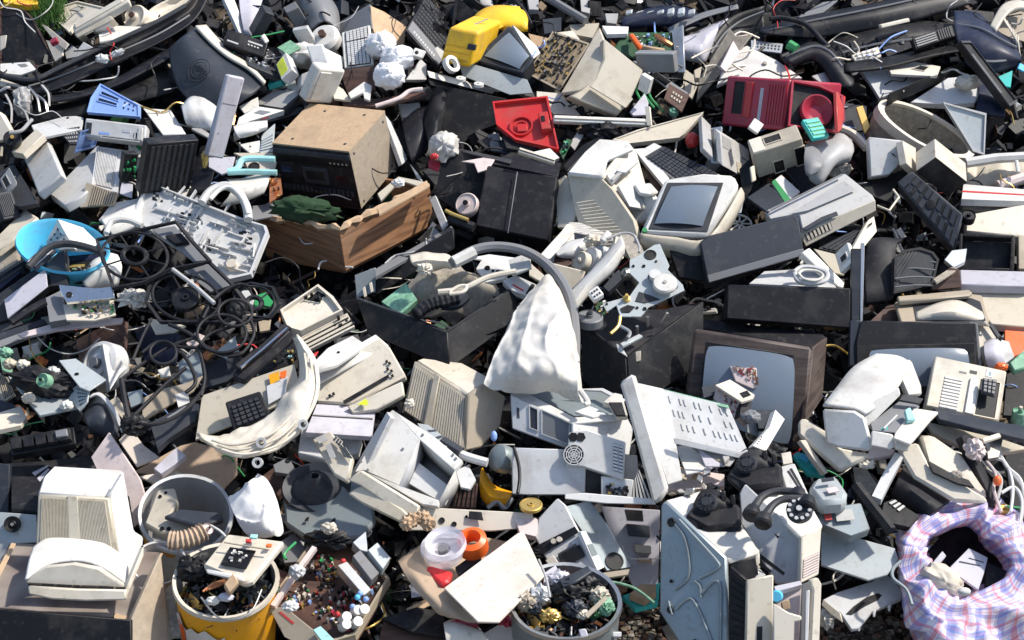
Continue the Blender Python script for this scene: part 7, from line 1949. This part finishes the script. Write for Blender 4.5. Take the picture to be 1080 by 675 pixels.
quadpart('cover',[(853,514),(860,503),(882,500),(894,518),(892,528),(866,530)],'pale',mt,.62,.06,nor='up',bev=.014)
quadpart('window',[(866,505),(879,503),(880,506),(867,508)],'slate',mt,.645,.003,nor='up',bev=0)
quadpart('dial_plate',[(871,515),(882,513),(885,518),(874,520)],'pinkish',mt,.645,.003,nor='up',bev=0)
bx=P('metal_box','slate blue metal box with red patch and white label',[(862,534),(894,532),(908,530),(918,558),(898,566),(864,552)],'steelb',(0,.55,.83),.05,.56,bev=.004)[0]
quadpart('red_patch',[(868,545),(876,544),(877,550),(870,551)],'red',bx,.575,.002,nor=(0,.55,.83),bev=0)
quadpart('label',[(880,541),(898,539),(901,550),(882,552)],'lgrey',bx,.575,.002,nor=(0,.55,.83),bev=0)
P('steel_plate','long crumpled blue grey galvanised plate behind the tower case',[(866,552),(900,566),(944,578),(948,590),(936,606),(916,612),(866,596)],'pale',(-.05,.6,.8),.01,.44,bev=.002)
P('dark_meter_case','dark case behind the meter',[(846,528),(856,524),(862,536),(864,550),(852,548)],'slate','h',.03,.46)
P('purple_case','dim purple grey case under the computer case frame',[(634,534),(696,538),(694,624),(668,620),(650,580)],'lav','f',.02,.12,[('panel',.35,.2,.8,.35,'slate',.03),('panel',.4,.45,.8,.55,'beige',.03),('panel',.42,.6,.8,.66,'chip',.03),('flat',.4,.02,.7,.15,'jet','slot')])
P('green_board_edge','green plastic tray with brown block at the ground',[(656,628),(680,620),(696,614),(694,636),(670,642)],'teal','up',.02,.16)
P('brown_block','brown block on the green plastic tray',[(664,626),(676,616),(692,616),(692,624),(680,632)],'chip','up',.03,.2)
blob('red_brown_lump','red brown lump left of the green tray',(649,621),11,6,'rust',z=.18,wr=.4)
T('green_wire','pale green wire arching from the metal tub to the steel case',[(616,612),(640,613),(668,620),(690,636)],.005,'pcbl',z=.4)
o,pl=P('player_front','tilted white equipment front with two knobs and dark window',[(568,546),(588,525),(596,532),(632,602),(620,607),(588,614),(564,566)],'lgrey',(-.25,.35,.9),.03,.52,bev=.004)
quadpart('black_band',[(567,576),(607,556),(611,562),(572,586)],'jet',o,.53,.003,nor=(-.25,.35,.9),bev=0)
for x,y in ((585,572),(591,570)):
 mb=MB()
 mb.lathe(pl.p(x,y),pl.n,[(0,.02),(.009,.02),(.01,0)],'cream',12)
 mb.build('knob',o)
quadpart('cassette_window',[(589,587),(612,575),(618,587),(594,600)],'jet',o,.53,.004,nor=(-.25,.35,.9),bev=0)
quadpart('button_pad',[(576,592),(584,586),(590,594),(582,600)],'cream',o,.535,.008,nor=(-.25,.35,.9))
quadpart('slot',[(589,585),(608,574),(609,576),(590,587)],'dgrey',o,.532,.004,nor=(-.25,.35,.9),bev=0)
P('drilled_chassis','perforated white chassis edge right of the equipment front',[(612,560),(618,560),(638,598),(630,602)],'white','r',.02,.54,[('btn',.1,.2,.9,.8,8,1,'steelb',.003,.5)])
P('green_grey_chassis','grey green steel chassis with a big round hole',[(596,534),(622,528),(640,552),(666,598),(640,602),(618,566)],'steelb',(.15,.5,.85),.02,.4,holes=[(648,592,8)])
P('steel_angle','olive steel angle under the grey green chassis',[(620,606),(664,600),(662,606),(626,612)],'tan','h',.012,.42)
o,c_,a_,r_=bucket('metal_tub','grey metal tub full of small scrap at the bottom edge',(596,634),52,(0,.84,.55),.34,'steelb','mgrey',z=.54,bot=.92,rimk='metal',fill=.2)
quadpart('handle',[(610,664),(618,663),(621,672),(613,674)],'lav',o,.66,.02,nor='f',bev=.003)
rr=random.Random(4)
for i,(x,y,rx,ry,k) in enumerate([(556,636,8,8,'tan'),(580,650,9,6,'gold'),(570,628,10,8,'lgrey'),(600,626,18,10,'jet'),(618,618,14,8,'jet'),(606,642,10,7,'slate'),(632,628,9,7,'beige'),(638,640,8,7,'pcbl'),(614,648,6,4,'cream'),(590,610,10,6,'lav'),(564,642,6,5,'slate'),(626,648,6,4,'pcb')]):
 blob('tub_scrap',['tan scrap at the left rim of the metal tub','gold coloured coil in the metal tub','crumpled clear bag in the metal tub','large black lump in the middle of the metal tub','black lump at the back of the metal tub','slate lump in front of the black one in the tub','pale crumpled part at the right of the tub','pale green part at the right rim of the tub','small cream part at the front of the tub','lavender part at the back left of the tub','dark nut at the left of the tub','dark green part at the front right of the tub'][i],(x,y),rx,ry,k,z=.6,wr=.6,fs=5)
P('tub_strip','brown and cream strip leaning in the metal tub',[(616,648),(638,628),(641,631),(620,652)],'tan','h',.006,.68)
T('tub_wire','grey wire rising from the metal tub',[(568,590),(576,610),(580,630)],.004,'grey',z=.66)
S('tub_cover_scrap','black curved cover scrap above the metal tub',[[(590,612),(604,606),(620,598)],[(594,620,.02),(608,614,.03),(624,604,.01)]],'slate',.01,z=.62)
P('blue_fabric','pale blue lilac film above the metal tub',[(574,604),(586,596),(594,612),(582,622),(572,624)],'lav','h',.01,.58)
B('white_foot','white peg beside the metal tub at the bottom edge',(646,672),(656,672),(646,666),(644,673),'lgrey',z=.5)
o,pl=P('plastic_moulding','grey white plastic moulding with a curved black opening lying on the ground',[(868,632),(884,624),(922,612),(924,600),(936,606),(954,624),(950,632),(920,645),(906,662),(898,664),(886,646),(872,640)],'lgrey',(0,.75,.66),.015,.36,bev=.003)
mb=MB()
mb.prism([pl.p(*q,-.001) for q in [(892,648),(900,640),(914,630),(926,626),(930,628),(926,633),(912,640),(898,649)]],pl.n*.003,'jet')
mb.build('opening',o)
quadpart('side_flange',[(868,632),(886,646),(888,656),(876,648),(866,638)],'beige',o,.37,.01,nor='l')
for x,y in ((920,645),(936,639),(904,660)):
 quadpart('tab',[(x,y),(x+4,y-2),(x+3,y+6),(x+1,y+6)],'lgrey',o,.37,.008,nor='f')
blob('torn_paper','white torn paper on the ground beside the tower case',(872,652),6,9,'sack',z=.3,wr=.8)

def bagpt(an,t):
 """outline: inner mouth t=0, shoulder t=1, base t=2"""
 return None
bag=thing('checked_bag','red and blue checked woven bag with an open mouth at the lower right','bag',w3((1015,690)))
mouth=[(972,580),(984,562),(1006,552),(1030,548),(1036,566),(1052,584),(1063,600),(1058,612),(1036,622),(1016,630),(994,614),(974,600)]
shoul=[(950,578),(966,552),(1000,528),(1036,532),(1060,552),(1076,580),(1090,606),(1084,640),(1050,650),(1012,650),(980,640),(958,614)]
base_=[(944,566),(960,548),(996,519),(1012,516),(1048,528),(1080,566),(1100,610),(1100,660),(1062,684),(1004,690),(962,664),(948,624)]
bott=[(955,590),(970,570),(1000,540),(1016,540),(1048,550),(1078,586),(1094,630),(1096,690),(1062,706),(1006,712),(970,690),(955,640)]

def loop(ps,z,n=96):
 out=[]
 L=len(ps)
 pts=[w3(q,z if not callable(z) else z(q)) for q in ps]
 for i in range(L):
  p0,p1,p2,p3=[pts[(i+k)%L] for k in (-1,0,1,2)]
  for t in range(n//L):
   t/=n//L
   out.append((.5*(2*p1+(p2-p0)*t+(2*p0-5*p1+4*p2-p3)*t*t+(3*p1-p0-3*p2+p3)*t**3)).lerp(p1.lerp(p2,t),.45))
 return out
inner=[(q[0]*.86+1017*.14,q[1]*.86+588*.14) for q in mouth]
loops=[loop(inner,.16),loop(mouth,.46),loop([((a[0]+b[0])/2,(a[1]+b[1])/2) for a,b in zip(mouth,shoul)],.475),loop(shoul,.46),loop(base_,.39),loop(bott,.14)]
mb=MB()
n=len(loops[0])
NV=30
mb.uv=[]
vs=[]
for j in range(NV+1):
 v=j/NV*5
 i0=min(int(v),4)
 f=v-i0
 for i in range(n+1):
  ii=i%n
  a,b=(loops[i0][ii],loops[i0+1][ii])
  p=a.lerp(b,f)
  an=2*math.pi*i/n
  w_=.07*noise.noise(p*4.5)+.1*(.25-abs(noise.noise(p*6.5+Vector((3,1,7)))))+.035*(.25-abs(noise.noise(p*14)))+.008*noise.noise(p*40)
  vs.append(p+HN*w_*(1 if j>2 else .5)+RT*w_*.5)
  mb.uv.append((i/n*17,v*2.0+.5*noise.noise(Vector((i*.06,v,0)))))
mb.add(vs,[(j*(n+1)+i,j*(n+1)+i+1,(j+1)*(n+1)+i+1,(j+1)*(n+1)+i) for j in range(NV) for i in range(n)],'plaid')
o=mb.build('fabric',bag,ang=180,solid=.003)
P('bag_floor_scrap','black scrap deep inside the checked bag',[(976,584),(1000,556),(1034,552),(1062,602),(1040,618),(1010,624)],'jet','h',.02,.22)
P('grey_plate','purple grey plastic plate with slots inside the checked bag',[(1000,600),(1022,578),(1042,588),(1038,604),(1032,622)],'lav','h',.012,.44,[('flat',.35,.1,.4,.8,'slate','slot'),('flat',.6,.3,.64,.9,'slate','slot')])
P('lilac_stick','lilac stick inside the checked bag',[(983,594),(994,581),(998,586),(988,598)],'lav','h',.01,.5)
blob('pale_pouch','pale yellow crumpled pouch inside the checked bag',(994,612),20,13,'cream',z=.46,wr=.3,ang=-30)
blob('white_cap','small white round cap inside the checked bag',(1017,624),6,4,'white',z=.56,wr=.1)
P('dark_plate_in_bag','black block beside the slotted plate inside the checked bag',[(1040,592),(1062,602),(1058,612),(1040,618)],'soft','h',.03,.42)
T('blue_strap','pale blue strap looping on the left of the checked bag',[(950,592),(942,600),(942,610),(956,622),(962,638)],.006,'steelb',z=.5)

def find(t):
 for o in THINGS:
  if o.get('label','').startswith(t):
   return o
 print('JOIN MISSING',t)

def join(parent,part,*kids):
 P0=find(parent)
 if P0 is None:
  return
 for t in kids:
  c=find(t)
  if c is None:
   continue
  THINGS.remove(c)
  d=Vector(c['_o'])-Vector(P0['_o'])
  if c.type=='EMPTY':
   ch=[q for q in c.children]
   ch.sort(key=lambda q:q.name.split('.')[0] not in ('plate','body','disc'))
   m=ch[0]
   m.name=part
   m.parent=P0
   m.location=d
   for q in ch[1:]:
    q.parent=m
   bpy.data.objects.remove(c)
  else:
   c.name=part
   c.parent=P0
   c.location=d
   for kx in ('label','category','group'):
    if kx in c:
     del c[kx]
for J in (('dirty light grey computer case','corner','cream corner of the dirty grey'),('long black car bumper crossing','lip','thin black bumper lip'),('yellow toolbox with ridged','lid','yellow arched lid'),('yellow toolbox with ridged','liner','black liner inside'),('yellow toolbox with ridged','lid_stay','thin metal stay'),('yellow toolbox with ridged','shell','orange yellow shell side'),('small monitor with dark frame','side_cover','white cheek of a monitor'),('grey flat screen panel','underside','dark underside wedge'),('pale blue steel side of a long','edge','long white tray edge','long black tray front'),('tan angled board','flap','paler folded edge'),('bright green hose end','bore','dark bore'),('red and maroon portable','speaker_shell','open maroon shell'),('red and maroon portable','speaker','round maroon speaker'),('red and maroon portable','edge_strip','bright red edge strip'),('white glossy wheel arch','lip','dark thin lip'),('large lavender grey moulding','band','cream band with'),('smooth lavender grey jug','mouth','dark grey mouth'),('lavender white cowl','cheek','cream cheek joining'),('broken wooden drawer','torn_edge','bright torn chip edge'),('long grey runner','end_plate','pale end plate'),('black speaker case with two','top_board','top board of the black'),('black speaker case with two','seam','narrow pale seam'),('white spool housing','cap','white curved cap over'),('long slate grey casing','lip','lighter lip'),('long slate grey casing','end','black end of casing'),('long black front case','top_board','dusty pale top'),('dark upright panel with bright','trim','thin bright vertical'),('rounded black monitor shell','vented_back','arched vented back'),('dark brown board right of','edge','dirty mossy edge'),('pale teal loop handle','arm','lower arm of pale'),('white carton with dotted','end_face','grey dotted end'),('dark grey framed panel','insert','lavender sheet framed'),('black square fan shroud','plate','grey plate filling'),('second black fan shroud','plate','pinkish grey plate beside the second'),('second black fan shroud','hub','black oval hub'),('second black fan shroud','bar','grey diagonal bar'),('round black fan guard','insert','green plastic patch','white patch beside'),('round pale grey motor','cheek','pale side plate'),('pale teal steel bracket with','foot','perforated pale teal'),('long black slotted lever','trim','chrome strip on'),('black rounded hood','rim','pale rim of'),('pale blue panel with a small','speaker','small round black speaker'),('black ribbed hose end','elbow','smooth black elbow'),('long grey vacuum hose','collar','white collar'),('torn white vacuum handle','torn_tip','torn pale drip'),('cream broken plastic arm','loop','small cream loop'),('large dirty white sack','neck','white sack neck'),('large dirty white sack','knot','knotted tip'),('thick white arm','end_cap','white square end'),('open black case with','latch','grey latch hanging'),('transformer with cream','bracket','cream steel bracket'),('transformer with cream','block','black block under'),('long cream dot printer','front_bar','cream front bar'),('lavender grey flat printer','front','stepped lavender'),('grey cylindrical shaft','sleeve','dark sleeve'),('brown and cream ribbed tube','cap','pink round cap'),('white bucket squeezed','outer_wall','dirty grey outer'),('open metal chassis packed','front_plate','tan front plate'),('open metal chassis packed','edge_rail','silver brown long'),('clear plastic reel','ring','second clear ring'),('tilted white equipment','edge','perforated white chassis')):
 join(*J)
rf=random.Random(21)
fk=['jet']*20+['soft']*16+['black']*10+['dgrey']*5+['brown','slate','slate','mgrey','grey','lgrey','beige','tan','dirty','metal','pcb','pcbt','rust','copper','steelb','chip','navy','white']
mb=MB()

def frag(px,py,dz,s,k):
 c=w3((px,py),dz)
 n=Vector((rf.gauss(0,1),rf.gauss(-.6,1),rf.gauss(.8,1))).normalized()
 x=n.orthogonal().normalized()
 a=rf.uniform(0,6.28)
 y=n.cross(x)
 x,y=(x*math.cos(a)+y*math.sin(a),y*math.cos(a)-x*math.sin(a))
 t=rf.random()
 if t<.45:
  l,w_,h=(s,s*rf.uniform(.3,.9),rf.uniform(.004,.012))
 elif t<.75:
  l,w_,h=(s*1.7,s*rf.uniform(.08,.2),s*rf.uniform(.05,.2))
 else:
  l,w_,h=(s*.7,s*.6,s*.45)
 q=[x*l*sx+y*w_*sy*rf.uniform(.6,1.1) for sx,sy in ((-.5,-.5),(.5,-.5),(.5,.5),(-.5,.5))]
 mb.hexa([c+v for v in q]+[c+v*rf.uniform(.7,1)+n*h for v in q],k)

def ground_spot(x,y):
 return 640<x<700 and y>605 or (x>862 and y>606 and (x<960)) or (y>560 and 600<x<700 and (y>640))
N=0
while N<12500:
 x,y=(rf.uniform(-120,1200),rf.uniform(-110,700))
 N+=1
 if ground_spot(x,y):
  continue
 if y>660 and rf.random()<.5:
  continue
 big=rf.random()<.22
 s=rf.uniform(.12,.24) if big else rf.uniform(.02,.11)
 frag(x,y,rf.uniform(-.2,-.13) if big else rf.uniform(-.16,-.04),s,rf.choice(fk[:46] if big else fk))
o=mb.build('scrap_rubble')
o['kind']='stuff'
mb=MB()
ck=['jet']*5+['soft','grey','lgrey','white','red','blue','green','cream','gold']
for i in range(420):
 x,y=(rf.uniform(-40,1120),rf.uniform(-20,660))
 if ground_spot(x,y):
  continue
 a=rf.uniform(0,6.28)
 p=[]
 l=rf.uniform(8,22)
 for k in range(5):
  p.append((x,y,rf.uniform(-.02,.08)))
  a+=rf.uniform(-1.3,1.3)
  x+=l*math.cos(a)
  y+=l*.7*math.sin(a)
 mb.tube(crom([w3(q,.1) for q in p],4),rf.uniform(.0018,.0045),rf.choice(ck),5)
o=mb.build('cable_litter')
o['kind']='stuff'
mb=MB()
for i in range(2600):
 x,y=(rf.uniform(600,980),rf.uniform(590,720))
 c=w3((x,y))
 c.z=-.01+rf.uniform(0,.02)
 c.y+=0
 s=rf.uniform(.004,.014)
 v=[c+Vector((rf.uniform(-1,1)*s,rf.uniform(-1,1)*s,rf.uniform(-.6,1)*s)) for _ in range(4)]
 c2=c
 q=[c+Vector((sx*s*rf.uniform(.5,1),sy*s*rf.uniform(.5,1),sz*s*rf.uniform(.4,.8))) for sz in (-1,1) for sx,sy in ((-1,-1),(1,-1),(1,1),(-1,1))]
 mb.hexa(q,rf.choice(['stone','stone','soil','soil','rust','brown','dirty']))
o=mb.build('gravel')
o['kind']='stuff'
mb=MB()
for i in range(900):
 x,y=(rf.gauss(50,9),rf.gauss(14,9))
 c=w3((x,y),-.03)
 h=rf.uniform(.04,.1)
 d=Vector((rf.gauss(0,.4),rf.gauss(0,.4),1)).normalized()*h
 s=Vector((rf.gauss(0,1),rf.gauss(0,1),0)).normalized()*.003
 mb.add([c-s,c+s,c+d],[(0,1,2)],'grass')
o=mb.build('grass')
o['kind']='stuff'
gm=MB()

def gfn(u,v):
 x=(u-.5)*6.4
 px=540+x*280
 py=760-v*860
 p=V(px,py,D(px,max(py,-60))+.16)
 p.z+=.09*noise.noise(Vector((p.x*2.2,p.y*2.2,1)))+.03*noise.noise(Vector((p.x*9,p.y*9,4)))
 if py>600:
  p.z=min(p.z,-.03+.02*noise.noise(p*6))
 return p
gm.grid(gfn,110,90,'soil')
tag(gm.build('heap_core'),None,kind='structure')
mb=MB()
mb.add([Vector((-60,-30,-.12)),Vector((60,-30,-.12)),Vector((60,300,-.12)),Vector((-60,300,-.12))],[(0,1,2,3)],'soil')
tag(mb.build('ground'),None,kind='structure')
